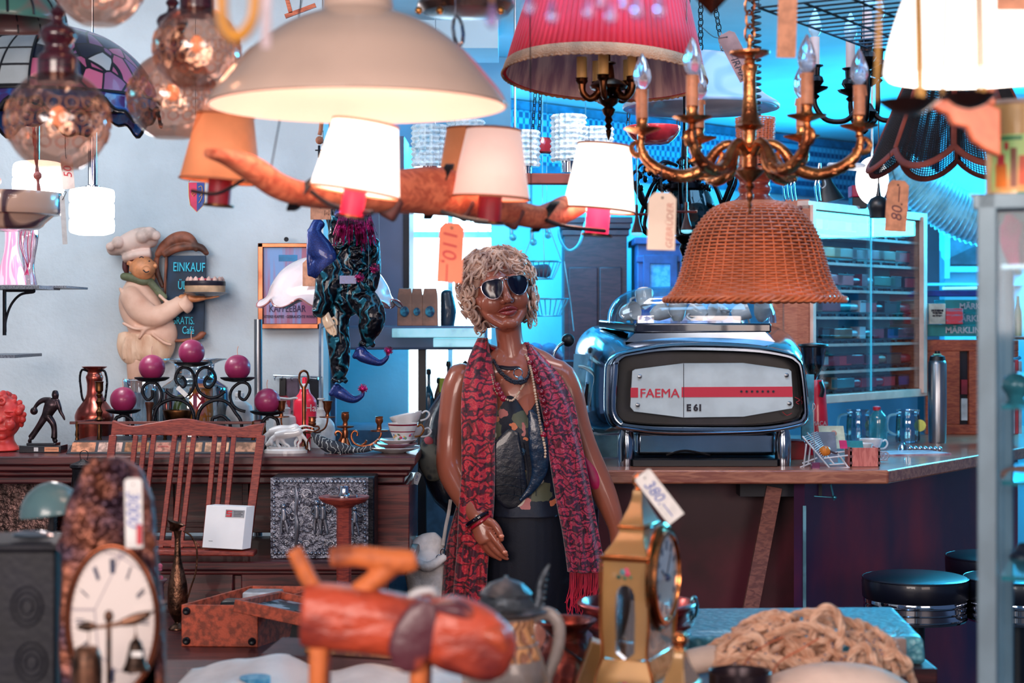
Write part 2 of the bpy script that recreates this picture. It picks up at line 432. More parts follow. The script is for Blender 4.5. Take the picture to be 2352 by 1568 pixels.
def up(mb,px,py,Y,r=0.0015): # cord to the ceiling
    p=W(px,py,Y); mb.tube([tuple(p),(p.x,p.y,2.578)],r,n=6); return mb
ZC=2.58
def tag(px,py,Y,w,h,mat,label,text=None,ink=None,ts=0.4,roll=0.0,troll=pi/2,string=None,lines=0,yaw=0.0,clip=0.22,toff=(0,0),stringm=None):
    u=U(Y); t=thing('price_tag',W(px,py,Y),label,'tag')
    hw,hh=w*u/2,h*u/2; c=min(hw,hh)*clip*2
    M=FT(px,py,Y,roll,yaw)
    mb=MB(mat); out=[(-hw,-hh),(hw,-hh),(hw,hh-c),(hw-c,hh),(-hw+c,hh),(-hw,hh-c)]
    mb.add([(x,y,0) for x,y in out]+[(x,y,-0.0012) for x,y in out],[tuple(range(6)),tuple(range(11,5,-1))]+[(i,i+6,(i+1)%6+6,(i+1)%6) for i in range(6)],M)
    mb.m(inkk); mb.lathe([(0.0001,0.0004),(0.045*w*u,0.0004),(0.045*w*u,-0.001)],n=12,rot=None); 
    # move the hole ring
    k=3*12; 
    for i in range(len(mb.v)-k,len(mb.v)): p=mb.v[i]; mb.v[i]=M@Vector((p.x,p.y+hh*0.82,p.z))
    if lines:
        for i in range(lines): mb.box((0,0,0),(0.0001,0.0001,0.0001)); mb.v[-8:]=[M@Vector((a*hw*0.02+(-0.5+i*0.5)*hw,b*hh*0.5-0.2*hh,0.0003+c2*0.0001)) for a in(-1,1) for b in(-1,1) for c2 in(0,1)]
    obj('card',mb,t,flat=True)
    if text:
        tb=MB(ink or inkr); s=h*u*ts
        tb.text(text,s,M@Matrix.Translation((toff[0]*u,toff[1]*u,0.0006))@Matrix.Rotation(troll,4,'Z')@Matrix.Translation((0,-s*0.35,0)),ext=0.0002,align='CENTER',shear=0.2)
        obj('writing',tb,t,label='handwritten price',flat=True)
    if string:
        sb=MB(stringm or cord); s=[M@Vector((0,hh*0.82,0.001))]+[W(*q) for q in string]
        sb.tube([tuple(q) for q in s],0.0009,n=6,k=5); obj('string',sb,t)
    return t
# --- large opal glass pendant in front
opal=mt('opal_glass_cream',(204,176,160),0.25,var=0.04,vs=3,emit=0.03,ec=(235,190,165),coat=0.5,sss=0.0)
opalin=mt('opal_glass_inside',(250,215,195),0.4,var=0.03,vs=3,emit=0.35,ec=(255,208,192))
Y=2.6; t=thing('pendant_lamp',W(822,240,Y),'large cream opal glass dome lamp shade hanging nearest, top centre-left','lamp')
mb=MB(opal); PL(mb,Y,822,[(78,-60),(80,0),(83,22),(100,32),(138,46),(170,62),(198,80),(232,106),(258,130),(298,176),(328,212),(343,238),(344,244),(339,246)],n=96,smooth=3,cap=False)
mb.m(opalin); PL(mb,Y,822,[(338,246),(322,218),(292,180),(252,134),(192,84),(130,52),(80,30)],n=96,smooth=3,cap=False)
obj('glass_shade',mb,t,recalc=False)
mb=MB(white); PL(mb,Y,822,[(20,60),(24,20),(60,-40),(80,-60),(4,-90)],n=32); up(mb,822,-80,Y,0.003); obj('cord',mb,t)
light('pendant_lamp_bulb','POINT',W(822,180,Y),1.6,(1.0,0.74,0.64),0.04)
# --- big lit white shade, top right
lit=mt('lit_white_shade',(255,250,245),0.5,emit=2.4,ec=(255,247,240),var=0)
Y=2.2; t=thing('pendant_lamp',W(2235,190,Y),'large glowing white glass shade cut off by the top right corner','lamp')
mb=MB(lit); PL(mb,Y,2235,[(60,-160),(110,-100),(150,-20),(176,50),(192,110),(199,150),(200,168),(190,178)],n=72,smooth=3,cap=False); obj('glass_shade',mb,t,recalc=False)
mb=MB(white); PL(mb,Y,2235,[(62,-160),(30,-190),(6,-230)],n=24); up(mb,2235,-220,Y,0.003); obj('cord',mb,t)
light('pendant_lamp_bulb','POINT',W(2235,60,Y)+Vector((0,0,-0.14)),0.9,(1.0,0.7,0.55),0.05)
tag(2325,8,2.02,75,34,tagp,'buff card tag hanging before the glowing white shade in the top right corner',clip=0.05,string=[(2325,-90,2.05)])
# --- beam lamp (wooden yoke with candle shades)
yoke=mt('yoke_wood',(226,128,92),0.5,kind='wood',c2=(186,88,62),vs=3,scale=(5,20,20),bump=0.2,bs=30)
yokedk=mt('yoke_wood_dark',(110,62,60),0.6)
t=thing('yoke_lamp',W(900,440,3.0),'old wooden ox yoke hung as a ceiling lamp with small shades along it','lamp')
mb=MB(yoke)
LY(mb,[(486,352,2.6,12,34),(525,362,2.62,20,38),(580,388,2.66,30,40),(640,428,2.72,30,40),(700,446,2.78,28,40),(770,448,2.84,32,42),(860,446,2.92,42,44),(940,438,3.0,52,44),(1010,440,3.05,56,44),(1080,460,3.12,42,42),(1160,482,3.2,32,38),(1230,498,3.28,26,34),(1270,492,3.34,30,32),(1300,480,3.38,30,30),(1325,478,3.42,18,22)],n=24,k=5,power=0.72,cap=0.7)
obj('yoke_beam',mb,t)
for (px,Yy,py) in ((900,2.95,478),(1065,3.1,480),(1180,3.22,500)): 
    mb=MB(yokedk); p=W(px,py,Yy); mb.box((p.x,p.y-0.006,p.z),(0.03,0.05,0.04),rot=(0,0.5,0)); obj('carved_block',mb,t,bev=.006)
mb=MB(cord)
for (px,Yy,pc,h) in ((690,2.77,446,36),(1000,3.05,440,62),(1245,3.3,497,34)):
    for k in range(4):
        p=W(px+k*5,pc,Yy); u=U(Yy); rr=h*u
        mb.tube([(p.x+(0.02*sin(a)),p.y+cos(a)*0.036,p.z+sin(a)*rr) for a in [tau*j/16 for j in range(16)]],0.0022,n=6,closed=True)
mb.tube([tuple(W(*q)) for q in ((560,412,2.75),(500,444,2.8),(440,438,2.85))],0.003,n=6,k=5)
mb.tube([tuple(W(*q)) for q in ((715,440,2.72),(760,470,2.68),(830,487,2.62),(855,488,2.6))],0.004,n=6,k=5)
mb.tube([tuple(W(*q)) for q in ((1012,485,3.0),(1060,500,3.0),(1120,510,3.0))],0.004,n=6,k=5)
mb.tube([tuple(W(*q)) for q in ((1255,505,3.25),(1300,520,3.3),(1390,530,3.35))],0.004,n=6,k=5)
for px,py,Yy in ((620,400,2.7),(1220,480,3.28)): mb.tube([tuple(W(px,py,Yy)),(W(px,py,Yy).x,3.7,2.578)],0.0012,n=6)
obj('cable',mb,t)
shb=mt('shade_lit_bright',(255,246,238),0.6,emit=1.9,ec=(255,242,228),var=0)
shp=mt('shade_lit_pink',(246,208,196),0.6,emit=0.62,ec=(255,205,190),var=0.03)
sho=mt('shade_dim_orange',(232,148,104),0.7,emit=0.22,ec=(255,150,95),var=0.05)
trimm=mt('shade_trim_brown',(190,118,84),0.8,var=0.05)
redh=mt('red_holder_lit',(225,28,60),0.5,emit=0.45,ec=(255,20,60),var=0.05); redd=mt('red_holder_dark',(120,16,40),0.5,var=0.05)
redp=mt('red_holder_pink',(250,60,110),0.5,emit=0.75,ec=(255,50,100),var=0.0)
def yshade(px,py,Yy,wb,wt,h,sm,hm,roll,name_l,hold=True,tr=trimm):
    u=U(Yy); c=W(px,py,Yy)
    T=Matrix.Translation(c)@Matrix.Rotation(roll,4,'Y')
    mb=MB(sm); mb.T=T
    mb.lathe([(wb*u/2,-h*u/2),(wt*u/2,h*u/2)],n=40,cap=False)
    s=obj('lamp_shade',mb,t,label=name_l,solid=0.001,recalc=False)
    for z,r in ((-h/2,wb/2),(h/2,wt/2)):
        mb=MB(tr); mb.T=T; mb.tube([(r*u*1.01*cos(a),r*u*1.01*sin(a),z*u) for a in [tau*j/40 for j in range(40)]],0.0022,n=6,closed=True); obj('trim',mb,s)
    if hold:
        mb=MB(hm); mb.T=T; mb.lathe([(27*u,-h*u/2-56*u*1.0),(27*u,-h*u/2+30*u)],n=4 if False else 24,rot=None)
        obj('bulb_holder',mb,t)
        mb=MB(brassdk); mb.T=T; mb.lathe([(36*u,-h*u/2-60*u),(36*u,-h*u/2-55*u),(10*u,-h*u/2-55*u)],n=24); obj('drip_pan',mb,t)
yshade(828,362,2.62,206,148,160,shb,redh,0.16,'glowing white shade')
yshade(1130,376,3.05,180,122,158,shp,redd,0.05,'pinkish glowing shade')
yshade(1382,408,3.38,166,120,150,shb,redp,0.09,'glowing white shade at the right end')
yshade(512,340,2.95,184,128,150,sho,redd,0.08,'dim orange shade at the left end')
yshade(1075,360,3.2,140,96,130,sho,redd,0.0,'dim shade behind',hold=False)
for (a,b,Yy,e) in ((828,362,2.62,1.3),(1130,376,3.05,0.9),(1382,408,3.38,1.2),(512,340,2.95,0.6)): light('yoke_lamp_bulb','POINT',W(a,b,Yy),e,(1.0,0.66,0.48),0.02)
# --- red pleated lampshade with brass candle fitting
redsh=mt('red_pleated_silk',(200,24,48),0.65,var=0.05,sheen=0.1,emit=0.04,ec=(255,20,40)); linin=mt('shade_lining',(205,150,135),0.8,kind='noise',vs=40,scale=(1,1,0.05),c2=(150,100,105))
Y=4.0; t=thing('pleated_lamp',W(1388,175,Y),'large red pleated silk lampshade over a brass candle fitting','lamp')
u=U(Y); T=Matrix.Translation(W(1388,178,Y))@Matrix.Rotation(0.05,4,'Y')@Matrix.Rotation(-0.09,4,'X')
mb=MB(redsh); mb.T=T; n=300
mb.lathe([(231*u,0),(208*u,95*u),(186*u,178*u),(150*u,300*u),(120*u,380*u)],n=n,cap=False,fn=lambda r,z,a,q:(r+(0.0022 if int(round(a/tau*n))%3 else -0.0016),z))
obj('pleated_shade',mb,t,recalc=False,sharp=25,solid=0.0006)
mb=MB(linin); mb.T=T; mb.lathe([(226*u,0),(203*u,95*u),(181*u,178*u),(116*u,380*u)],n=80,cap=False); obj('lining',mb,t,recalc=False)
gold=mt('gold_braid',(205,140,100),0.7,bump=0.6,bs=300)
mb=MB(gold); mb.T=T; mb.lathe([(233*u,-3*u),(235*u,4*u),(229*u,24*u),(226*u,24*u)],n=120,cap=False,smooth=2)
mb.tube([(236*u*cos(a),236*u*sin(a),(-3+1.5*sin(a*90))*u) for a in [tau*j/240 for j in range(240)]],0.0022,n=5,closed=True)
obj('braid_trim',mb,t)
T2=Matrix.Translation(W(1398,210,Y)); bb=mt('old_brass',(126,74,46),0.3,1.0,var=0.25,vs=20)
mb=MB(bb); mb.T=T2
mb.lathe([(x*u,(210-y)*u) for x,y in [(1,322),(4,314),(7,300),(4,296),(9,290),(5,284),(10,276),(7,268),(12,262),(16,252),(10,246),(20,238),(24,228),(20,222),(8,218),(12,214),(40,205),(44,198),(34,188),(14,180),(12,160),(10,150),(18,146),(16,143)]],n=40)
mb.tube([(0,0,60*u),(0,0,(ZC-W(0,210,Y).z))],0.004,n=8)
obj('turned_stem',mb,t)
for k in range(5):
    a=tau*k/5+pi*1.02; d=Vector((cos(a),sin(a),0)); 
    mb=MB(bb); mb.T=T2
    mb.tube([tuple(d*(x*u)+Vector((0,0,(210-y)*u))) for x,y in [(18,205),(32,222),(46,226),(60,212),(62,190)]],[8*u,9*u,8*u,8*u,10*u],n=10,k=5)
    mb.lathe([(8*u,14*u),(14*u,22*u),(13*u,30*u),(15*u,30*u)],c=tuple(d*62*u),n=20); ar=obj('arm',mb,t)
    mb=MB(mt('yellow_candle_tube',(226,168,96),0.5,var=0.06)); mb.T=T2; mb.lathe([(12*u,26*u),(12*u,78*u)],c=tuple(d*62*u),n=18); obj('candle_tube',mb,ar)
# --- marbled white glass bowl shade (behind)
marb=mt('marbled_glass',(200,200,214),0.3,kind='magic',c2=(172,182,200),vs=3,thr=(0.05,0.5),coat=0.3)
Y=4.7; t=thing('pendant_lamp',W(1610,255,Y),'wide marbled grey-white glass shade hanging on thin chains behind the brass chandelier','lamp')
mb=MB(marb); PL(mb,Y,1610,[(10,118),(60,124),(98,150),(120,185),(132,205),(150,222),(176,238),(180,246),(172,250),(120,235),(90,200)],n=64,smooth=3,cap=False); obj('glass_shade',mb,t,recalc=False)
mb=MB(iron); c=W(1610,125,Y)
for k in range(3):
    a=tau*k/3+0.4; mb.chain((c.x+0.07*cos(a),c.y+0.07*sin(a),c.z),(c.x,c.y,ZC),0.024,0.0016)
obj('chain',mb,t)
# --- brass chandelier
Y=3.3; u=U(Y); c0=W(1722,330,Y); brs=mt('antique_brass',(236,158,100),0.3,1.0,var=0.35,vs=25,c2=(160,92,60),bump=0.3,bs=90)
bulbg=mt('clear_bulb_glass',(235,235,250),0.06,tr=0.85,ior=1.3,var=0)
t=thing('brass_chandelier',c0,'six-armed ornate brass chandelier with clear twisted flame bulbs, top right of centre','chandelier')
T0=Matrix.Translation(c0)
mb=MB(brs); mb.T=T0
mb.lathe([(x*u,(330-y)*u) for x,y in [(1,492),(5,486),(2,480),(6,472),(3,464),(8,456),(9,446),(5,438),(12,428),(7,420),(30,398),(34,392),(18,384),(17,345),(28,340),(30,335),(14,328),(15,300),(34,290),(28,284),(19,262),(15,220),(15,168),(18,160),(20,152),(12,146),(14,140),(9,134),(12,128),(30,131),(46,124),(47,119),(30,121),(6,118),(5,80)]],n=8 if False else 32)
obj('column',mb,t)
mb=MB(brs); mb.chain(tuple(W(1722,92,Y)),tuple(W(1722,92,Y)+Vector((0,0,ZC-W(0,92,Y).z))),0.035,0.0025); obj('chain',mb,t)
def flame(mb,c,s,clear=True):
    def fn(d): return 1
    mb.lathe([(0.36*s,0),(0.62*s,0.35*s),(0.9*s,0.9*s),(0.98*s,1.5*s),(0.86*s,2.3*s),(0.55*s,3.2*s),(0.22*s,3.9*s),(0.02*s,4.2*s)],c=c,n=40 if clear else 20,smooth=3,
       fn=(lambda r,z,a,q:(r*(1+0.07*sin(7*a+z/s*2.2)),z)) if clear else None)
for k in range(6):
    a=radians(172+60*k); d=Vector((cos(a),sin(a),0)); up_=Vector((0,0,1)); sd=Vector((-sin(a),cos(a),0))
    P=lambda r,y,s=0: tuple(d*(r*u)+sd*(s*u)+up_*((330-y)*u))
    mb=MB(brs); mb.T=T0
    mb.tube([P(14,352),P(45,330),P(75,345),P(105,385),P(150,402),P(200,390),P(238,362),P(250,330),P(247,308)],[11*u,10*u,11*u,15*u,15*u,14*u,12*u,9*u,8*u],n=10,k=6)
    mb.tube([P(60,350),P(75,385),P(100,400),P(118,388),P(108,370)],[6*u,8*u,7*u,6*u,4*u],n=8,k=5)
    # acanthus scroll
    mb.tube([P(232,350),P(262,352),P(272,334),P(258,322),P(248,334),P(256,341)],[8*u,7*u,6*u,5*u,4*u,3*u],n=8,k=5)
    for q in range(7):
        rr=110+q*20; yy=385+sin(q/6*pi)*18; mb.sphere(P(rr,yy,9 if q%2 else -9),8*u,n=10,k=6,sc=(1.2,1,0.8))
    mb.lathe([(4*u,0),(10*u,6*u),(6*u,10*u),(9*u,16*u),(20*u,20*u),(42*u,28*u),(44*u,31*u),(20*u,26*u),(10*u,27*u),(15*u,34*u),(12*u,42*u),(14*u,52*u),(11*u,56*u)],c=P(247,322),n=32)
    ar=obj('arm',mb,t)
    mb=MB(mt('dripping_candle_tube',(228,150,112) ,0.45,var=0.08,vs=30)); mb.T=T0
    mb.lathe([(14*u,54*u),(14*u,118*u),(15*u,121*u),(8*u,122*u)],c=P(247,322),n=20); 
    for j in range(3): mb.tube([P(247+13*cos(j*2),322-120+0,13*sin(j*2)),P(247+15*cos(j*2),322-98-j*6,15*sin(j*2))],[2*u,3*u],n=6)
    cd=obj('candle_tube',mb,ar)
    mb=MB(bulbg); mb.T=T0; flame(mb,P(247,322-122),20*u); obj('flame_bulb',mb,ar)
tag(1520,508,3.1,64,132,mt('tag_card_lit',(250,226,206),0.7,var=0.02),'pale buff card tag hanging below the left arm of the brass chandelier',string=[(1519,420,3.15),(1519,385,3.2)],ink=mt('ink_faint_pink',(235,160,140),0.7),text='GEBRÜDER',ts=0.16,roll=-0.03,toff=(18,-10))
# second, dark bronze chandelier
Y=4.2; u=U(Y); c0=W(1985,230,Y); frost=mt('frosted_bulb',(170,195,205),0.25,coat=0.4,var=0.02)
t=thing('bronze_chandelier',c0,'dark bronze chandelier with frosted candle bulbs behind the brass chandelier, right','chandelier')
T0=Matrix.Translation(c0)
mb=MB(bronze); mb.T=T0
mb.lathe([(x*u,(230-y)*u) for x,y in [(2,308),(10,300),(4,290),(22,275),(30,258),(12,240),(16,200),(30,190),(34,184),(14,178),(10,120),(5,40)]],n=28); mb.tube([(0,0,180*u),(0,0,ZC-c0.z)],0.003,n=6)
obj('column',mb,t)
for k,(a,rr,yt) in enumerate(((175,112,150),(265,60,105),(40,50,110),(110,60,150),(-20,105,140))):
    a=radians(a); d=Vector((cos(a),sin(a),0))
    P=lambda r,y: tuple(d*(r*u)+Vector((0,0,(230-y)*u)))
    mb=MB(bronze); mb.T=T0
    mb.tube([P(10,240),P(rr*0.35,275),P(rr*0.75,275),P(rr*0.98,245),P(rr,yt+68)],[6*u,6*u,6*u,6*u,5*u],n=10,k=6)
    mb.lathe([(4*u,0),(11*u,8*u),(5*u,14*u),(26*u,24*u),(30*u,29*u),(12*u,30*u),(20*u,42*u),(17*u,52*u),(11*u,56*u),(12*u,74*u),(19*u,78*u),(18*u,80*u)],c=P(rr,yt+78),n=24,fn=lambda r,z,an,q:(r*(1+0.05*cos(12*an)),z))
    ar=obj('arm',mb,t)
    mb=MB(mt('plain_candle_tube',(215,165,150),0.5,var=0.03)); mb.T=T0; mb.lathe([(11*u,78*u),(11*u,144*u)],c=P(rr,yt+78),n=18); obj('candle_tube',mb,ar)
    mb=MB(frost); mb.T=T0; flame(mb,P(rr,yt+78-144),16*u,False); obj('flame_bulb',mb,ar)
# --- wicker lamp
wk=mt('wicker_cane',(236,128,82),0.45,var=0.05,vs=14,coat=0.1)
Y=3.9; u=U(Y); t=thing('wicker_lamp',W(1733,690,Y),'bell-shaped orange wicker pendant lamp with turned wooden neck','lamp')
prof=cr([(54,464),(97,480),(137,528),(156,580),(167,622),(182,660),(205,688)],8); rows=40; ns=44
b=W(1733,HY,Y)
def wpt(q,a):
    i=min(int(q*(len(prof)-1)),len(prof)-2); f=q*(len(prof)-1)-i; r=prof[i][0]*(1-f)+prof[i+1][0]*f; y=prof[i][1]*(1-f)+prof[i+1][1]*f
    return r,y
mb=MB(wk)
for i in range(rows):
    q=i/(rows-1)*0.985; r,y=wpt(q,0); ph=pi*(i%2)
    mb.tube([(b.x+(r+2.6*cos(ns/2*a+ph))*u*cos(a),Y+(r+2.6*cos(ns/2*a+ph))*u*sin(a),CH+(HY-y)*u) for a in [tau*j/(ns*3) for j in range(ns*3)]],2.55*u,n=5,closed=True)
sh=obj('wicker_shade',mb,t)
mb=MB(wk)
for k in range(ns):
    a=tau*k/ns; mb.tube([(b.x+r*u*cos(a),Y+r*u*sin(a),CH+(HY-y)*u) for r,y in prof[::4]+[prof[-1]]],2.2*u,n=5)
obj('stakes',mb,sh)
mb=MB(wk)
for s in range(3):
    mb.tube([(b.x+(205+4*cos(22*a+s*tau/3))*u*cos(a),Y+(205+4*cos(22*a+s*tau/3))*u*sin(a),CH+(HY-688+5*sin(22*a+s*tau/3))*u) for a in [tau*j/300 for j in range(300)]],3.2*u,n=6,closed=True)
obj('braided_rim',mb,sh)
mb=MB(mt('wicker_inner_liner',(110,44,34),0.7)); mb.lathe([((r-5)*u,(HY-y)*u) for r,y in prof[::4]+[prof[-1]]],c=(b.x,Y,CH),n=48,cap=False); obj('liner',mb,sh,recalc=False)
mb=MB(mt('turned_cherry_wood',(178,80,58),0.25,kind='wood',c2=(140,56,44),vs=4,scale=(4,4,30),coat=0.5)); PL(mb,Y,1733,[(4,380),(50,384),(58,392),(52,402),(38,412),(34,424),(38,432),(36,440),(34,448),(44,458),(54,466),(4,467)],n=48,smooth=2); obj('wooden_neck',mb,t)
mb=MB(wk); b2=W(1735,HY,Y)
for i in range(22):
    y=272+i*5.0; r=44-((i/21)*5); 
    mb.tube([(b2.x+(r+1.8*cos(14*a+pi*(i%2)))*u*cos(a),Y+(r+1.8*cos(14*a+pi*(i%2)))*u*sin(a),CH+(HY-y)*u) for a in [tau*j/84 for j in range(84)]],1.7*u,n=5,closed=True)
for k in range(28):
    a=tau*k/28; mb.tube([(b2.x+44*u*cos(a),Y+44*u*sin(a),CH+(HY-272)*u),(b2.x+38*u*cos(a),Y+38*u*sin(a),CH+(HY-380)*u)],1.6*u,n=5)
obj('wicker_collar',mb,t)
mb=MB(cord); p=W(1737,390,Y); H=ZC-p.z; nt=int(H/0.0135)
mb.tube([(p.x+0.0095*cos(j*tau/10),p.y+0.0095*sin(j*tau/10),p.z+H*j/(nt*10)) for j in range(nt*10+1)],0.0032,n=5); obj('coiled_cord',mb,t)
# --- cane shade with ribbons
Y=3.8; u=U(Y); cx=2195; b=W(cx,HY,Y); rib=mt('cane_ribbon_red_brown',(150,72,62),0.7); cane=mt('cane_mesh_black',(34,34,44),0.6)
t=thing('cane_lampshade',W(cx,390,Y),'black cane-mesh lampshade with red-brown ribbons and scalloped rim','lampshade')
ph0=math.atan2(-1,0)-0.27
def cs(a,q,dr=0,ext=0):
    s=abs(sin((a-ph0)*4)) ; yb=350+ext+44*s**0.8; yt=150
    y=yt+(yb-yt)*q; r=(92+ (y-150)*0.43+dr+6*s*q)*1.0
    return (b.x+r*u*cos(a),Y+r*u*sin(a),CH+(HY-y)*u)
mb=MB(cane); mb.grid(lambda p,q:cs(tau*p,q),200,46,closed_u=True); obj('cane_mesh',mb,t,wire=0.0034,flat=True,recalc=False)
mb=MB(rib)
for k in range(8):
    a=ph0+k*tau/8; mb.tube([cs(a,q/8,2) for q in range(9)],0.0065,n=8,flat=0.5)
mb.tube([cs(tau*j/240,1.0,2) for j in range(240)],0.0075,n=8,closed=True,flat=0.6); obj('ribbon',mb,t)
mb=MB(cane); p=W(cx,150,Y); mb.lathe([(0.09,0),(0.03,0.02),(0.004,0.03)],c=tuple(p),n=24); mb.tube([tuple(p),(p.x,p.y,ZC)],0.003,n=6); obj('cord',mb,t)
tag(2060,473,3.5,50,118,tagp,'buff card tag reading 80 hanging under the cane lampshade',text='80.—',ink=mt('ink_pencil',(110,70,80),0.7),ts=0.3,roll=-0.06,toff=(0,4),string=[(2052,400,3.52),(2040,330,3.55)])
# --- stained glass lamps, left
def stained(name):
    if name in MATS: return MATS[name]
    M=mt(name,(200,200,205),0.3,var=0,coat=0.4); nt=M.node_tree; N=nt.nodes; Lk=nt.links; bs=N['Principled BSDF']
    tc=N.new('ShaderNodeTexCoord'); v=N.new('ShaderNodeTexVoronoi'); v.inputs['Scale'].default_value=20; Lk.new(tc.outputs['Object'],v.inputs['Vector'])
    v2=N.new('ShaderNodeTexVoronoi'); v2.feature='DISTANCE_TO_EDGE'; v2.inputs['Scale'].default_value=20; Lk.new(tc.outputs['Object'],v2.inputs['Vector'])
    sp=N.new('ShaderNodeSeparateColor'); Lk.new(v.outputs['Color'],sp.inputs[0])
    rp=N.new('ShaderNodeValToRGB'); rp.color_ramp.interpolation='CONSTANT'; e=rp.color_ramp.elements
    e[0].position=0; e[0].color=rgb((182,98,140)); e[1].position=0.3; e[1].color=rgb((150,100,150))
    for p,c in ((0.5,(28,34,60)),(0.62,(205,110,150)),(0.75,(196,206,212)),(0.86,(24,44,88)),(0.94,(190,70,60))): q=e.new(p); q.color=rgb(c)
    Lk.new(sp.outputs[0],rp.inputs[0]); mth=N.new('ShaderNodeMath'); mth.operation='GREATER_THAN'; mth.inputs[1].default_value=0.05; Lk.new(v2.outputs['Distance'],mth.inputs[0])
    mx=N.new('ShaderNodeMix'); mx.data_type='RGBA'; mx.inputs[6].default_value=rgb((18,20,32)); Lk.new(mth.outputs[0],mx.inputs[0]); Lk.new(rp.outputs[0],mx.inputs[7]); Lk.new(mx.outputs[2],bs.inputs['Base Color'])
    return M
st=stained('stained_glass'); lead=mt('lead_came',(18,22,34),0.5); pale=mt('pale_leaded_glass',(192,206,214),0.25,coat=0.4,var=0.05,vs=8); blueg=mt('rippled_blue_glass',(30,90,170),0.15,kind='voro',c2=(60,40,110),vs=30,coat=1,bump=0.5)
Y=4.1; u=U(Y); b=W(120,HY,Y)
t=thing('stained_glass_lamp',W(120,300,Y),'leaded glass dome lampshade with pink flowers and blue border, upper left','lampshade')
PR=[(16,62),(70,70),(130,92),(185,132),(222,180),(240,232)]
def dome(a0,a1,mat,nm,r0=0,r1=5):
    pr=cr(PR,6); mb=MB(mat); mb.grid(lambda p,q:(b.x+pr[min(int(round(q*(len(pr)-1))),len(pr)-1)][0]*u*cos(a0+(a1-a0)*p),Y+pr[min(int(round(q*(len(pr)-1))),len(pr)-1)][0]*u*sin(a0+(a1-a0)*p),CH+(HY-pr[min(int(round(q*(len(pr)-1))),len(pr)-1)][1])*u),40,len(pr)); return obj(nm,mb,t,recalc=False,solid=0.003)
am=-pi/2+0.05
dome(am,am+tau*0.62,st,'flower_panel'); dome(am-tau*0.38,am,pale,'pale_panel')
mb=MB(lead); pr=cr(PR,6)
for k in range(9):
    a=am-tau*0.38*k/8; mb.tube([(b.x+(r+1)*u*cos(a),Y+(r+1)*u*sin(a),CH+(HY-y)*u) for r,y in pr],0.003,n=5)
for r,y in pr[4::5]: mb.tube([(b.x+(r+1)*u*cos(a),Y+(r+1)*u*sin(a),CH+(HY-y)*u) for a in [am-tau*0.38*j/30 for j in range(31)]],0.003,n=5)
obj('leading',mb,t)
mb=MB(blueg); mb.grid(lambda p,q:(b.x+(240+q*6)*u*cos(tau*p),Y+(240+q*6)*u*sin(tau*p),CH+(HY-(232+q*(38+18*sin(tau*p*9)+8*sin(tau*p*23))))*u),160,6,closed_u=True); obj('blue_border',mb,t,recalc=False,solid=0.003)
mb=MB(lead); mb.tube([(b.x+246*u*cos(tau*p),Y+246*u*sin(tau*p),CH+(HY-(270+18*sin(tau*p*9)+8*sin(tau*p*23)))*u) for p in [j/160 for j in range(160)]],0.004,n=6,closed=True)
mb.tube([(b.x+241*u*cos(tau*p),Y+241*u*sin(tau*p),CH+(HY-232)*u) for p in [j/80 for j in range(80)]],0.004,n=6,closed=True); p=W(120,62,Y); mb.tube([tuple(p),(p.x,p.y,ZC)],0.005,n=8); obj('rim_lead',mb,t)
Y=3.6; u=U(Y); t2=thing('stained_glass_lamp',W(10,50,Y),'second leaded glass shade with green and brown panes in the top left corner','lampshade')
mb=MB(mt('stained_glass_brown',(130,92,92),0.3,kind='voro',c2=(70,120,112),vs=9,coat=0.4)); PL(mb,Y,0,[(20,-60),(90,-30),(140,20),(150,52),(144,54)],n=48,smooth=3,cap=False); obj('leaded_dome',mb,t2,recalc=False,solid=0.003)
mb=MB(lead)
for k in range(16):
    a=tau*k/16; bb_=W(0,HY,Y); mb.tube([(bb_.x+(r+1)*u*cos(a),Y+(r+1)*u*sin(a),CH+(HY-y)*u) for r,y in cr([(20,-60),(90,-30),(140,20),(150,52)],4)],0.003,n=5)
p=W(0,-60,Y); mb.tube([tuple(p),(p.x,p.y,ZC)],0.005,n=8); obj('leading',mb,t2)
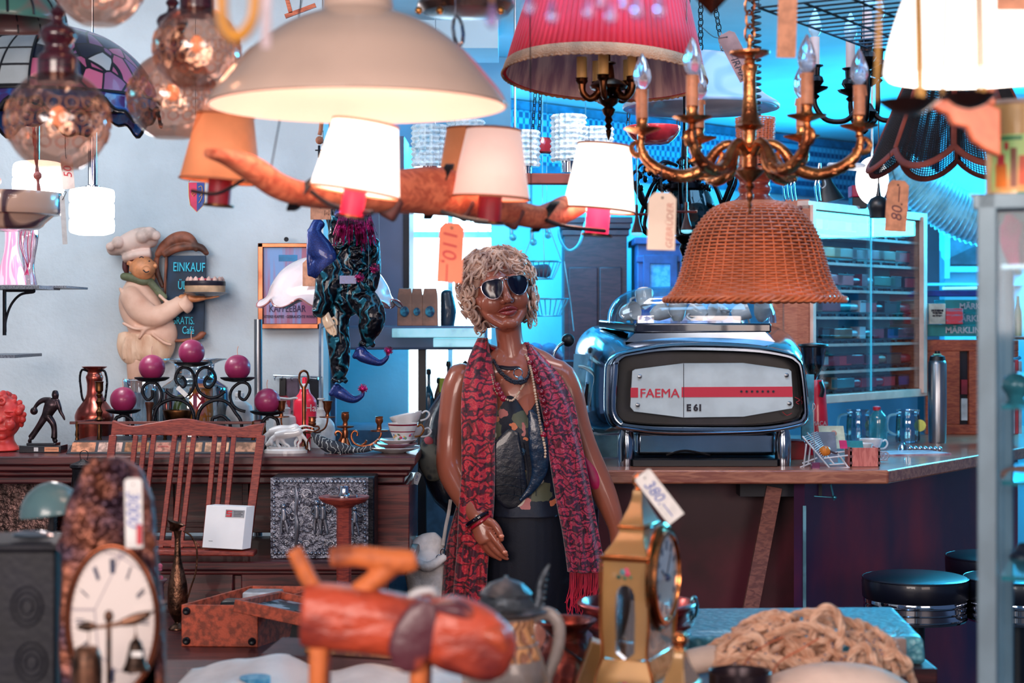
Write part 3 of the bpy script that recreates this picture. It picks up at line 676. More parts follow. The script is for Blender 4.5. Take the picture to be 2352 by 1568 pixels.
# --- amber glass globes on turned necks
amb=glass('smoked_glass_globe',(236,206,192),0.12,0.5,0.42,bump=0.25,bs=24); bulb=mt('warm_bulb_dim',(250,170,120),0.4,emit=0.8,ec=(255,170,120),var=0)
neckm=mt('dark_red_wood',(66,24,38),0.25,kind='wood',c2=(40,16,30),vs=4,scale=(3,3,25),coat=0.6)
etch=mt('etched_pattern_gold',(196,140,110),0.5,0.3,var=0.1)
def globe(cx,cy,R,Y,label,nr=0.36,neck=True,bl=True):
    u=U(Y); t=thing('globe_lamp',W(cx,cy+R,Y),label,'lamp','etched glass globe lamps'); c=W(cx,cy,Y)
    mb=MB(amb); prof=[(R*0.42,R)]+[(R*sin(th),-R*0.0+R*cos(th)) for th in [pi-0.42-(pi-0.84)*j/20 for j in range(21)]]
    pr=[(R*0.40,-R*0.93)]+[(R*sin(th),-R*cos(th)) for th in [0.42+(pi-0.84)*j/22 for j in range(23)]]
    mb.lathe([(x*u,z*u) for x,z in pr],c=tuple(c),n=48,cap=False); g=obj('glass_globe',mb,t,recalc=False)
    mb=MB(etch)
    for ring,zz in ((0,-0.30),(1,-0.02),(2,0.26)):
        n=18
        for j in range(n):
            a=tau*(j+0.5*(ring%2))/n; rr=R*sqrt(1-zz*zz)*1.004; 
            cc=Vector((rr*cos(a),rr*sin(a),zz*R))*u; nn=cc.normalized(); e1=nn.orthogonal().normalized(); e2=nn.cross(e1)
            mb.tube([tuple(c+cc+(e1*cos(q)+e2*sin(q))*R*u*0.12) for q in [tau*s/10 for s in range(10)]],R*u*0.012,n=4,closed=True)
    obj('etched_band',mb,g)
    if bl:
        mb=MB(bulb); mb.sphere(tuple(c+Vector((0,0,0.1*R*u))),R*u*0.16,n=16,k=10,sc=(1,1,1.3)); obj('bulb',mb,t)
    if neck:
        mb=MB(neckm); q=R/118.0
        mb.lathe([(x*q*u,(y)*q*u) for x,y in [(46,88),(46,132),(44,150),(34,158),(30,172),(38,186),(42,200),(34,214),(16,224),(12,238),(18,248),(12,258),(4,264)]],c=tuple(c),n=36,smooth=2)
        mb.tube([(c.x,c.y,c.z+250*q*u),(c.x,c.y,ZC)],0.002,n=6)
        obj('turned_neck',mb,t)
    light('globe_lamp_bulb','POINT',tuple(c+Vector((0,0,0.1*R*u))),0.35,(1,0.6,0.4),0.02)
globe(133,278,118,2.7,'etched amber glass globe lamp on a turned dark neck, lowest at far left')
globe(228,-40,104,2.6,'etched amber glass globe lamp cut off by the top edge near the left corner')
globe(396,222,102,2.95,'etched amber glass globe lamp overlapping the stained glass dome, right below another globe')
globe(452,112,100,2.75,'etched amber glass globe lamp with dark knob, left of the large cream dome')
def cv(pts,s,ox,oy): return [(q[0]/s+ox,q[1]/s+oy)+tuple(v/s for v in q[2:]) for q in pts]
def BX(mb,x0,y0,x1,y1,Ya,Yb):
    """box whose FRONT face (at depth Ya) spans the given picture rectangle, reaching back to Yb"""
    p=W(x0,y0,Ya); q=W(x1,y1,Ya); return mb.box(((p.x+q.x)/2,(Ya+Yb)/2,(p.z+q.z)/2),(abs(q.x-p.x),Yb-Ya,abs(p.z-q.z)))
ZS=1.134; ZL=0.873; ZB=0.737
# ---------------- sideboard
t=thing('sideboard',(-1.1,5.0,0),'long dark mahogany sideboard with moulded top and recessed shelf along the left wall','sideboard')
xr=W(958,0,4.8).x; xl=-2.0
mb=MB(wdredh); cxs=(xl+xr)/2; L_=xr-xl
mb.box((cxs,4.975,ZS-0.012),(L_,0.45,0.024)); obj('top_board',mb,t,bev=0.004)
for i,(dz,h,ins) in enumerate(((0.024,0.018,0.012),(0.042,0.014,0.022),(0.056,0.022,0.034))):
    mb=MB(wdredh); mb.box((cxs-ins/2,4.975+ins/2,ZS-dz-h/2),(L_-ins,0.45-ins,h)); obj('moulding',mb,t,bev=0.005)
mb=MB(wdredh); mb.box((cxs,5.12,(ZS+ZL)/2),(L_-0.08,0.02,ZS-ZL-0.02)); 
for k in range(5):
    x=xl+0.15+k*0.32
    mb.ringprism([(x-0.12,0.90),(x+0.12,0.90),(x+0.12,1.05),(x-0.12,1.05)],[(x-0.10,0.915),(x+0.10,0.915),(x+0.10,1.035),(x-0.10,1.035)],5.095,5.11)
obj('back_panel',mb,t,bev=0.002)
mb=MB(wdred); mb.box((xr-0.085,4.98,(ZS+ZL)/2-0.04),(0.13,0.40,ZS-ZL-0.08)); obj('end_panel',mb,t,bev=0.003)
mb=MB(wdredh); mb.box((cxs,4.84,ZL-0.012),(L_,0.56,0.024)); mb.box((cxs,4.85,ZL-0.03),(L_-0.03,0.54,0.014)); obj('shelf_board',mb,t,bev=0.005)
mb=MB(wdredh); mb.box((cxs-.04,4.86,ZL/2-0.02),(L_-0.12,0.5,ZL-0.04)); obj('lower_cabinet',mb,t,bev=0.004)
for k in range(4):
    x=xl+0.25+k*0.41; mb=MB(wdredh); mb.box((x,4.602,0.80),(0.39,0.02,0.09)); d=obj('drawer',mb,t,bev=0.004)
    mb=MB(brassdk); mb.sphere((x,4.58,0.80),0.011,n=12,k=8); obj('knob',mb,d)
t=thing('low_chest',(-1.1,4.25,0),'low dark mahogany chest standing before the sideboard, brass ewer on top','chest')
mb=MB(wdredh); mb.box((-1.15,4.235,ZB-0.012),(1.7,0.69,0.024)); obj('top_board',mb,t,bev=0.004)
mb=MB(wdredh); mb.box((-1.15,4.25,(ZB-0.024)/2),(1.62,0.62,ZB-0.024)); mb.box((-1.15,3.93,0.60),(1.66,0.02,0.02)); obj('carcass',mb,t,bev=0.004)
# ---------------- slatted rack and white box
t=thing('slatted_rack',W(400,1275,4.68),'red-brown slatted wooden rack with arched top rail leaning on the sideboard','rack')
def Rk(px,py): # leaning plane: nearer at the bottom
    Y=4.60+(1270-py)/300*0.10; p=W(px,py,Y); return p
def slat(x0,x1,w,nm='slat'):
    mb=MB(wdmid); a=Rk(x0,1000); b=Rk(x1,1258); mb.bar(a,b,w*U(4.65),0.014); return obj(nm,mb,t,bev=0.0015)
tp=cr([(258,965),(300,978),(345,972),(420,961),(480,972),(540,982),(575,976),(608,971)],6)
mb=MB(wdmid)
o=tp+[(600,1000),(592,1006),(430,1000),(270,998),(254,1000)]
front=[Rk(*q) for q in o]; n=len(front); mb.add([tuple(p) for p in front]+[(p.x,p.y+0.02,p.z) for p in front],[tuple(range(n)),tuple(range(2*n-1,n-1,-1))]+[(i,i+n,(i+1)%n+n,(i+1)%n) for i in range(n)]); obj('top_rail',mb,t,bev=0.002)
slat(260,232,17,'upright'); slat(600,566,19,'upright')
for a,b in ((312,284),(333,305),(354,324),(402,370),(424,398),(446,415),(494,470),(516,490),(538,512)): slat(a,b,11)
mb=MB(wdmid); a=Rk(230,1245); b=Rk(575,1250); mb.bar(a,b,0.016,0.016,up=(0,0,1)); obj('bottom_rail',mb,t,bev=0.002)
mb=MB(wdmid); a=Rk(232,1262); b=Rk(590,1266); mb.bar(a+Vector((0,-0.02,0)),b+Vector((0,-0.02,0)),0.06,0.014,up=(0,0,1)); obj('ledge',mb,t,bev=0.004)
t=thing('white_box',W(515,1262,4.56),'flat white cardboard box with red square logo sticker standing on the slatted rack','box')
mb=MB(mt('white_card',(250,250,252),0.5,var=0.01)); f=[W(474,1160,4.60),W(566,1164,4.585),W(556,1262,4.545),W(464,1257,4.56)]; mb.add([tuple(p) for p in f]+[(p.x+0.018,p.y+0.03,p.z) for p in f],[(0,1,2,3),(7,6,5,4),(0,4,5,1),(1,5,6,2),(2,6,7,3),(3,7,4,0)]); obj('carton',mb,t,bev=0.001)
def quad_on(f,a,b,c,d,mat,dy=-0.001):
    P=lambda s,v:f[0].lerp(f[1],s).lerp(f[3].lerp(f[2],s),v)+Vector((0,dy,0))
    mb=MB(mat); mb.add([tuple(P(*q)) for q in (a,b,c,d)],[(0,1,2,3)]); return mb
mb=quad_on(f,(0.5,0.08),(0.97,0.08),(0.97,0.26),(0.5,0.26),mt('label_grey',(170,172,178),0.6)); mb.m(mt('logo_red',(222,60,70),0.5,var=0))
for (a,b,c,d) in ((0.52,0.10,0.66,0.135),(0.52,0.10,0.56,0.18),(0.52,0.155,0.66,0.185),(0.62,0.155,0.66,0.245),(0.52,0.21,0.66,0.245)):
    q=quad_on(f,(a,b),(c,b),(c,d),(a,d),MATS['logo_red'],-0.0016); mb.add([tuple(v) for v in q.v],q.f)
mb.m(inkk)
for k in range(4): q=quad_on(f,(0.70,0.11+k*0.035),(0.93-0.04*(k%2),0.11+k*0.035),(0.93-0.04*(k%2),0.122+k*0.035),(0.70,0.122+k*0.035),inkk,-0.0016); mb.add([tuple(v) for v in q.v],q.f)
q=quad_on(f,(0.15,0.83),(0.25,0.83),(0.25,0.84),(0.15,0.84),inkk,-0.0016); mb.add([tuple(v) for v in q.v],q.f)
obj('logo_sticker',mb,t,flat=True,label='red and grey logo sticker')
# ---------------- relief box
pew=mt('pewter_relief',(120,124,138),0.32,0.85,kind='noise',c2=(50,52,66),vs=60,thr=(0.35,0.6),bump=0.5,bs=120)
pewh=mt('pewter_bright',(165,168,180),0.28,0.9,var=0.1)
Y=4.62; u=U(Y); t=thing('relief_box',W(735,1282,Y),'embossed pewter-faced box with cherub figures on the sideboard shelf','box')
mb=MB(iron); p=W(622,1096,Y); q=W(846,1282,Y); q.z=ZL+0.002; mb.box(((p.x+q.x)/2+0.008,Y+0.065,(p.z+q.z)/2),(q.x-p.x+0.016,0.13,p.z-q.z)); obj('body',mb,t,bev=0.004)
mb=MB(pew); mb.box(((p.x+q.x)/2,Y-0.002,(p.z+q.z)/2),(q.x-p.x,0.004,p.z-q.z)); obj('front_plate',mb,t)
mb=MB(pewh)
def on(px,py,dy=-0.006): r=W(px,py,Y); return (r.x,Y+dy,r.z)
for a in range(2):
    for k in range(23): mb.sphere(on(632+k*9.3,1106 if a==0 else 1270),4*u,n=8,k=5)
    for k in range(16): mb.sphere(on(630 if a==0 else 838,1112+k*10),3.5*u,n=8,k=5)
def spir(cx,cy,r,a0,turn,n=14): return [on(cx+r*(1-i/n*0.85)*cos(a0+turn*i/n),cy+r*(1-i/n*0.85)*sin(a0+turn*i/n)) for i in range(n+1)]
random.seed(3)
for i in range(46):
    px=random.uniform(648,828); py=random.uniform(1122,1256); mb.tube(spir(px,py,random.uniform(8,15),random.uniform(0,6),random.choice((-1,1))*7),1.5*u,n=5)
mb.tube([on(680,1118),on(683,1150),on(680,1180),on(683,1210),on(680,1256)],[3*u,6*u,4*u,6*u,3*u],n=8,k=4)
obj('scroll_relief',mb,t)
for (cx,cy,s) in ((652,1190,1),(728,1185,1.12),(742,1187,1.12),(815,1195,0.95)):
    mb=MB(pewh); mb.sphere(on(cx,cy-28*s,-0.008),6.5*s*u,n=12,k=8)
    mb.L(Y,[(cx,cy-20*s,-8,6*s,5),(cx+1,cy-8*s,-8,7*s,5),(cx,cy+3*s,-8,7*s,5)],n=10,k=3)
    mb.L(Y,[(cx-3,cy+4*s,-8,4*s,4),(cx-5,cy+18*s,-8,3.5*s,3),(cx-4,cy+34*s,-8,2.5*s,3)],n=8,k=3); mb.L(Y,[(cx+3,cy+4*s,-8,4*s,4),(cx+7,cy+18*s,-8,3.5*s,3),(cx+10,cy+34*s,-8,2.5*s,3)],n=8,k=3)
    mb.L(Y,[(cx-5,cy-18*s,-8,3*s,3),(cx-12,cy-8*s,-8,2.5*s,3),(cx-4,cy-3*s,-9,2*s,3)],n=8,k=3); mb.L(Y,[(cx+5,cy-18*s,-8,3*s,3),(cx+13,cy-10*s,-8,2.5*s,3),(cx+18,cy-16*s,-8,2*s,3)],n=8,k=3)
    obj('cherub_relief',mb,t)
# ---------------- wooden candle stand
Y=4.42; t=thing('candle_stand',(W(790,0,Y).x,Y,ZB),'octagonal red wooden candle stand with steel cup before the relief box','candle stand')
zb=HY+(CH-ZB)/U(Y)
mb=MB(wdmid); PL(mb,Y,790,[(44,zb),(44,zb-12),(24,zb-24),(17,zb-60),(17,1190),(18,1160)],n=8); obj('column',mb,t,flat=True)
mb=MB(wdmid); PL(mb,Y,790,[(20,1165),(26,1160),(50,1152),(58,1143),(58,1139),(40,1140)],n=40); obj('drip_plate',mb,t)
mb=MB(chrome); PL(mb,Y,790,[(34,1139),(34,1136),(14,1135),(12,1130),(12,1116),(14,1114),(11,1114)],n=28); obj('candle_cup',mb,t)
# ---------------- embossed tray, lantern
Y=4.95; t=thing('embossed_tray',W(60,1250,Y),'dull embossed rectangular metal tray with fluted rim leaning at far left','tray')
trm=mt('tray_metal',(120,92,88),0.38,0.7,var=0.25,vs=40,bump=0.8,bs=70)
o=[(-40,1052),(105,1050),(128,1058),(134,1080),(126,1250),(-40,1250)]
mb=MB(trm); mb.PP(Y,o,0.012); obj('plate',mb,t,bev=0.004)
mb=MB(mt('tray_rim_metal',(150,108,98),0.3,0.9,var=0.2))
for k in range(12): mb.tube([on_ for on_ in (tuple(W(-10+k*12,1053,Y-0.004)),tuple(W(-8+k*12,1064,Y-0.008)),tuple(W(-6+k*12,1075,Y-0.003)))],3*U(Y),n=6,k=3); mb.tube([tuple(W(-10+k*11.5,1232,Y-0.003)),tuple(W(-8+k*11.5,1240,Y-0.008)),tuple(W(-10+k*11.5,1249,Y-0.004))],3*U(Y),n=6,k=3)
for k in range(12): mb.tube([tuple(W(118,1085+k*12.5,Y-0.003)),tuple(W(124,1088+k*12.5,Y-0.008)),tuple(W(130,1085+k*12.5,Y-0.003))],3*U(Y),n=6,k=3)
for k in range(8): mb.tube([tuple(W(-10+k*14+7*(1-cos(a)),1090-6*sin(a),Y-0.003)) for a in [pi*j/8 for j in range(9)]],1.2*U(Y),n=5)
obj('fluted_rim',mb,t)
f=[W(82,1219,Y-0.004),W(102,1219,Y-0.004),W(102,1229,Y-0.004),W(82,1229,Y-0.004)]
mb=MB(white); mb.add([tuple(p) for p in f],[(0,1,2,3)]); obj('price_sticker',mb,t,flat=True)
Y=4.655; t=thing('lantern',(W(190,0,Y).x,Y,ZL),'small black oil lantern with wire handle behind the old clock','lantern'); zb=HY+(CH-ZL)/U(Y)
mb=MB(iron); PL(mb,Y,190,[(30,zb),(30,zb-40),(20,zb-46)],n=24); obj('font',mb,t)
mb=MB(glass('lantern_glass',(180,190,200))); PL(mb,Y,190,[(20,zb-46),(26,zb-80),(20,zb-110)],n=24,cap=False); obj('glass_chimney',mb,t,recalc=False)
mb=MB(iron); PL(mb,Y,190,[(20,zb-108),(22,1100),(24,1076),(30,1072),(28,1066),(8,1058),(3,1054)],n=24); 
for s in(-1,1): mb.tube([tuple(W(190+28*s,zb-30,Y)),tuple(W(190+31*s,zb-90,Y)),tuple(W(190+22*s,1080,Y))],1.6*U(Y),n=6,k=4)
obj('cap',mb,t)
mb=MB(iron); TP(mb,Y,[(186,1058),(184,1040),(194,1034),(202,1040),(200,1056)],0.9,n=6,k=4); obj('handle',mb,t)
# ---------------- brass ewer, flower cup
Y=4.33; t=thing('brass_ewer',(W(408,0,Y).x,Y,ZB),'tall slender engraved brass ewer with thin curved handle','ewer')
ew=mt('dull_brass',(120,84,66),0.35,0.9,var=0.25,vs=40,bump=0.2,bs=160); zb=HY+(CH-ZB)/U(Y)
mb=MB(ew); PL(mb,Y,408,[(20,zb),(21,zb-4),(8,zb-14),(9,zb-20),(16,zb-32),(22,1395),(23,1370),(22,1345),(16,1315),(9,1285),(7,1255),(7,1235),(10,1218)],n=36,smooth=2); obj('body',mb,t)
mb=MB(ew); u=U(Y); c=W(402,1208,Y); mb.lathe([(9*u,-12*u),(12*u,0),(21*u,8*u),(22*u,9*u),(19*u,8*u),(10*u,1*u)],c=tuple(c),n=32,sy=0.7,rot=(0,0.32,0),cap=False); obj('spout_lip',mb,t,recalc=False,solid=0.001)
mb=MB(ew); TP(mb,Y,[(421,1219),(440,1232),(452,1262),(450,1310),(438,1350),(429,1380)],[2,2.2,2.2,2,2,1.6],n=8,k=5); TP(mb,Y,[(440,1232),(455,1250),(470,1262)],[1.4,1.4,0.8],n=6,k=4); obj('handle',mb,t)
Y=4.45; t=thing('flower_cup',(W(358,0,Y).x,Y,ZB),'small white cup holding pink flowers, behind the oval clock','cup'); zb=HY+(CH-ZB)/U(Y)
mb=MB(mt('cup_mauve',(150,120,130),0.3,coat=0.4)); PL(mb,Y,358,[(16,zb),(17,zb-4),(14,zb-30),(20,1380),(17,1345),(25,1334),(26,1330),(22,1334),(14,1345)],n=28,smooth=2); obj('cup',mb,t)
mb=MB(mt('pink_petals',(235,110,140),0.7)); random.seed(5)
for i in range(16): mb.sphere(tuple(W(358+random.uniform(-14,12),1316+random.uniform(-18,14),Y+random.uniform(-.01,.01))),6*U(Y),n=8,k=6,sc=(1,1,0.6),rot=(random.random(),random.random(),0))
obj('flowers',mb,t)
# ---------------- orange storage boxes
Y=4.1; t=thing('fitted_box',(W(505,0,Y).x,Y+0.15,ZB),'orange wooden box with black corner caps, open and full of small items','box')
M=Matrix.Translation((W(505,0,Y).x,Y,ZB))@Matrix.Rotation(-0.06,4,'Z')
orw=mt('orange_box_wood',(196,86,58),0.5,var=0.15,vs=60,bump=0.1,bs=300)
wd=0.182; hh=0.098; dp=0.30
for nm,c,d in (('side_panel',(0,0,hh/2),(wd,0.008,hh)),('side_panel',(0.10,dp,hh/2),(wd,0.008,hh)),):
    mb=MB(orw); mb.T=M; mb.box(c,d); obj(nm,mb,t,bev=0.002)
def shear_side(x): 
    mb=MB(orw); mb.T=M; vs=[(x,0,0),(x+0.008,0,0),(x+0.108,dp,0),(x+0.10,dp,0)]; mb.add([v for v in vs]+[(a,b,hh) for a,b,c in vs],[(0,1,2,3),(7,6,5,4),(0,4,5,1),(1,5,6,2),(2,6,7,3),(3,7,4,0)]); return obj('side_panel',mb,t)
shear_side(-wd/2); shear_side(wd/2-0.008)
mb=MB(white); mb.T=M; mb.add([(-wd/2+.01,.01,.07),(wd/2-.01,.01,.07),(wd/2+.09,dp-.01,.07),(-wd/2+.11,dp-.01,.07)],[(0,1,2,3)]); obj('tray_insert',mb,t,flat=True)
for sx in (-1,1):
    for z in (0.014,hh-0.014):
        mb=MB(blk); mb.T=M; mb.lathe([(0.009,0),(0.009,0.006),(0.006,0.009),(0.003,0.007)],c=(sx*(wd/2-0.013),-0.004,z),n=20,rot=(pi/2,0,0)); obj('corner_cap',mb,t)
mb=MB(blk); mb.T=M; mb.box((0.02,0.10,0.082),(0.075,0.06,0.026)); t2=obj('eyeglass_case',mb,None,'black hard case lying in the open orange box','case',bev=0.008)
mb=MB(mt('clear_plastic_box',(215,220,228),0.25,coat=0.4)); mb.T=M; mb.box((0.06,0.21,0.085),(0.09,0.07,0.03)); obj('plastic_box',mb,None,'pale plastic box at the back of the open orange box','box',bev=0.004)
mb=MB(chrome); mb.T=M; mb.lathe([(0.012,0),(0.014,0.01),(0.012,0.022),(0.005,0.024)],c=(0.085,0.12,0.071),n=20); obj('chrome_knob',mb,None,'small round chrome knob beside the black case in the orange box','knob')
# lid of that box, leaning tilted beside it
t=thing('fitted_box_lid',(W(690,0,4.0).x,4.05,ZB),'shallow orange wooden lid of the open box with black and grey picture inside, tilted','frame')
M2=Matrix.Translation((W(712,0,4.05).x,4.02,0.832))@Matrix.Rotation(0.16,4,'Y')@Matrix.Rotation(-0.25,4,'Z')@Matrix.Rotation(-0.04,4,'X')
for c,d in (((0,-.13,0),(.26,.012,.028)),((0,.13,0),(.26,.012,.028)),((-.124,0,0),(.012,.25,.028)),((.124,0,0),(.012,.25,.028))):
    mb=MB(orw); mb.T=M2; mb.box(c,d); obj('rail',mb,t,bev=0.0015)
mb=MB(mt('picture_black_grey',(150,152,160),0.5,kind='noise',vs=14,c2=(20,22,32),thr=(0.48,0.52))); mb.T=M2; mb.box((0,0,-0.004),(.236,.25,.004)); obj('picture',mb,t,flat=True)
mb=MB(blk); mb.T=M2; mb.box((0,0,-0.05),(0.05,0.05,0.10)); obj('prop_block',mb,t)
def zpx(Y,z=ZS): return HY+(CH-z)/U(Y)
# ---------------- red bust
Y=4.95; b=zpx(Y); redc=mt('red_ceramic',(222,66,62),0.4,coat=0.2,var=0.08,vs=20)
t=thing('child_bust',(W(6,0,Y).x,Y,ZS),'red ceramic bust of a small child with curly hair at the far left','bust')
mb=MB(redc); u=U(Y); c=W(4,958,Y)
mb.sphere(tuple(c),46*u,n=40,k=28,sc=(0.98,1.0,1.12)); mb.sphere(tuple(W(4,975,Y-0.012)),36*u,n=30,k=20,sc=(1,1,0.95))
mb.L(Y,[(6,990,0,28,28),(8,1010,0,24,26),(8,b-8,0,36,34),(8,b-3,0,38,36)],n=28,cap=0.1)
mb.sphere(tuple(W(0,966,Y-45*u)),7*u,n=12,k=8,sc=(1,1,.9)); mb.L(Y,[(0,950,-42,3,4),(0,966,-47,5,5)],n=10,k=3)
mb.sphere(tuple(W(4,986,Y-38*u)),9*u,n=12,k=8,sc=(1.3,1,.5)); mb.sphere(tuple(W(4,1001,Y-28*u)),12*u,n=12,k=8,sc=(1.1,1,.7))
for s in(-1,1): mb.sphere(tuple(W(2+s*20,975,Y-30*u)),14*u,n=14,k=10); mb.sphere(tuple(W(2+s*18,956,Y-38*u)),7*u,n=12,k=8,sc=(1.3,.7,.45)); mb.sphere(tuple(W(2+s*19,945,Y-39*u)),9*u,n=12,k=8,sc=(1.3,.6,.3))
mb.sphere(tuple(W(50,970,Y)),9*u,n=12,k=8,sc=(.6,1,1.3))
random.seed(11)
for i in range(46):
    th=random.uniform(-0.5,pi+0.5); rr=random.uniform(38,50); px=4+rr*cos(th)*1.02; py=948-rr*sin(th)*0.92
    mb.sphere(tuple(W(px,py,Y+random.uniform(-0.03,0.04))),random.uniform(6,9.5)*u,n=10,k=8)
TP(mb,Y,[(5,918,-.045),(16,912,-.045),(22,920,-.045),(16,926,-.05),(10,922,-.05)],4,n=8,k=4)
obj('bust_body',mb,t,remesh=0.0021,smooth=3)
# ---------------- bowler statuette
Y=4.92; b=zpx(Y); S=lambda q: cv(q,3.734,0,760)
bz=mt('statuette_bronze',(66,52,58),0.32,0.7,var=0.2,vs=40)
t=thing('bowler_statuette',(W(100,0,Y).x,Y,ZS),'dark bronze statuette of a bowling man on a plinth, left end of the sideboard','statuette')
mb=MB(bz)
mb.L(Y,S([(474,520,0,24,26),(474,548,0,31,32),(478,575,0,24,26)]),n=16,cap=0.6); mb.L(Y,S([(470,570,0,14,16),(466,605,0,18,18)]),n=12)
mb.L(Y,S([(455,595,0,52,28),(445,630,0,62,38),(425,670,0,56,36),(405,715,0,46,34),(395,740,0,44,32)]),n=20,cap=0.6)
mb.L(Y,S([(430,592,0,24,24),(375,592,5,24,22),(335,612,5,20,20),(300,652,5,15,14),(290,680,0,14,12)]),n=14)
mb.sphere(tuple(W(292/3.734,760+686/3.734,Y)),33/3.734*U(Y),n=20,k=14)
mb.L(Y,S([(492,600,-5,22,22),(510,650,-8,20,20),(522,690,-10,16,16),(545,730,-12,12,12),(556,758,-12,8,8)]),n=14)
mb.L(Y,S([(385,735,0,34,30),(345,800,0,28,28),(305,860,0,26,24),(265,915,0,27,24)]),n=16,cap=0.3)
mb.L(Y,S([(415,735,-5,34,30),(455,790,-8,28,28),(468,850,-8,24,24),(466,915,-8,27,26)]),n=16,cap=0.3)
mb.L(Y,S([(262,925,-5,14,14),(262,945,-25,16,30)]),n=12); mb.L(Y,S([(462,930,-5,14,14),(478,943,-12,22,20)]),n=12)
obj('figure',mb,t,remesh=0.0014,smooth=2)
mb=MB(mt('plinth_black_marble',(28,28,36),0.25,coat=0.4)); 
p=W(195/3.734,0,Y); q=W(552/3.734,0,Y)
mb.box(((p.x+q.x)/2,Y,ZS+0.010),(q.x-p.x,0.075,0.020)); mb.box(((p.x+q.x)/2,Y,ZS+0.0235),((q.x-p.x)*.7,0.055,0.007)); obj('plinth',mb,t,bev=0.0015)
mb=MB(mt('brass_plaque',(190,130,100),0.4,0.5)); mb.box((q.x-0.026,Y-0.038,ZS+0.010),(0.040,0.002,0.013)); 
mb.m(inkk).text('GUTER KAMERAD',0.0042,Matrix.Translation((q.x-0.026,Y-0.0395,ZS+0.009))@Matrix.Rotation(pi/2,4,'X'),align='CENTER',ext=0.0001); obj('plaque',mb,t,flat=True)
mb=MB(white); mb.box((p.x+0.048,Y-0.038,ZS+0.010),(0.012,0.002,0.011)); obj('price_sticker',mb,t)
# ---------------- copper jug
Y=5.10; b=zpx(Y); t=thing('copper_jug',(W(215,0,Y).x,Y,ZS),'tall hammered copper jug with two twisted black handles','jug')
mb=MB(mt('hammered_copper',(186,98,84),0.28,0.95,var=0.2,vs=14,kind='voro',c2=(150,72,66),bump=0.35)); PL(mb,Y,217,[(36,b),(38,b-4),(40,b-34),(44,963),(44,952),(38,938),(26,922),(18,905),(17,880),(20,866),(16,858),(18,850),(28,843),(27,842),(16,849)],n=48,smooth=2); obj('body',mb,t)
for s in(-1,1):
    mb=MB(iron); pts=[(217+s*12,852),(217+s*26,849),(217+s*31,866),(217+s*29,890),(217+s*26,912),(217+s*20,926),(217+s*17,946)] if s<0 else [(217+s*16,850),(217+s*26,853),(217+s*31,875),(217+s*29,900),(217+s*26,920)]
    TP(mb,Y,[(x,y,-0.012) for x,y in pts],2.6,n=8,k=6); TP(mb,Y,[(x+1.5*sin(i*2.5),y,-0.014+0.003*cos(i*2.5)) for i,(x,y) in enumerate(cr(pts,5))],1.6,n=6); obj('twisted_handle',mb,t)
# ---------------- candlesticks
def stick(px,Yv,prof,mat,label,name='candlestick',n=32,foot=None):
    t=thing(name,(W(px,0,Yv).x,Yv,ZS),label,'candlestick'); mb=MB(mat); PL(mb,Yv,px,prof,n=n,smooth=2); obj('stem',mb,t); return t
Y=4.9; b=zpx(Y)-12
tt=stick(228,Y,[(25,b+12),(25,b+8),(18,b-2),(8,b-14),(4,b-30),(4,968),(12,963),(5,956),(8,945),(4,938),(5,930),(8,922),(4,914),(8,906),(4,902),(9,897),(9,880),(11,876),(8,876)],brassdk,'old brass candlestick with square socket before the copper jug')
Y=5.0; b=zpx(Y)
tt=stick(343,Y,[(20,b),(18,b-8),(6,b-16),(6,965),(7,940),(10,925),(9,923),(5,924)],mt('wood_brass_stick',(110,66,52),0.35,0.3),'slender wooden candlestick with brass cup behind the slatted rack')
Y=5.02; b=zpx(Y)
t=thing('brass_bowl',(W(408,0,Y).x,Y,ZS),'shallow footed brass bowl under the iron scrolls','bowl'); mb=MB(brassdk); PL(mb,Y,408,[(18,b),(18,b-4),(6,b-12),(6,975),(26,966),(32,952),(34,943),(33,942),(28,950),(10,962)],n=36,smooth=2); obj('bowl_body',mb,t)
# ---------------- label box with gallery rail
Y0=4.84; t=thing('spice_rack',(W(375,0,Y0).x,Y0+0.08,ZS),'long dark tray with paper labels and turned gallery rail along the sideboard','rack')
p=W(150,0,Y0); q=W(592,0,Y0); w_=q.x-p.x; xm=(p.x+q.x)/2
mb=MB(navy); pr=[(Y0,ZS),(Y0+0.22,ZS),(Y0+0.22,ZS+0.036),(Y0+0.03,ZS+0.036)]
mb.add([(p.x+(0.018 if i>1 else 0),y,z) for i,(y,z) in enumerate(pr)]+[(q.x-(0.0),y,z) for y,z in pr],[(0,1,2,3),(7,6,5,4),(0,4,5,1),(1,5,6,2),(2,6,7,3),(3,7,4,0)]); obj('tray',mb,t,bev=0.002)
random.seed(4)
cols=[(220,150,115),(225,185,170),(190,130,90),(222,150,128),(228,168,130),(230,175,140),(205,150,120)]
for k in range(7):
    a=p.x+0.014+k*w_/7.2; bb_=a+w_/7.2-0.008
    mb=MB(mt('paper_label_%d'%k,cols[k],0.8,var=0.15,vs=60)); f=[(a,Y0+0.0245,ZS+0.031),(bb_,Y0+0.0245,ZS+0.031),(bb_,Y0+0.0045,ZS+0.006),(a,Y0+0.0045,ZS+0.006)]
    mb.add(f,[(0,1,2,3)])
    if k in (2,3,4): mb.m(inkr); mb.text(['','','GEWÜRZ','KÜMMEL','SALBEI'][k],0.008,Matrix.Translation(((a+bb_)/2,Y0+0.013,ZS+0.018))@Matrix.Rotation(pi/2-0.85+0.2,4,'X'),align='CENTER',ext=0.0001)
    obj('paper_label',mb,t,flat=True,label='worn paper label')
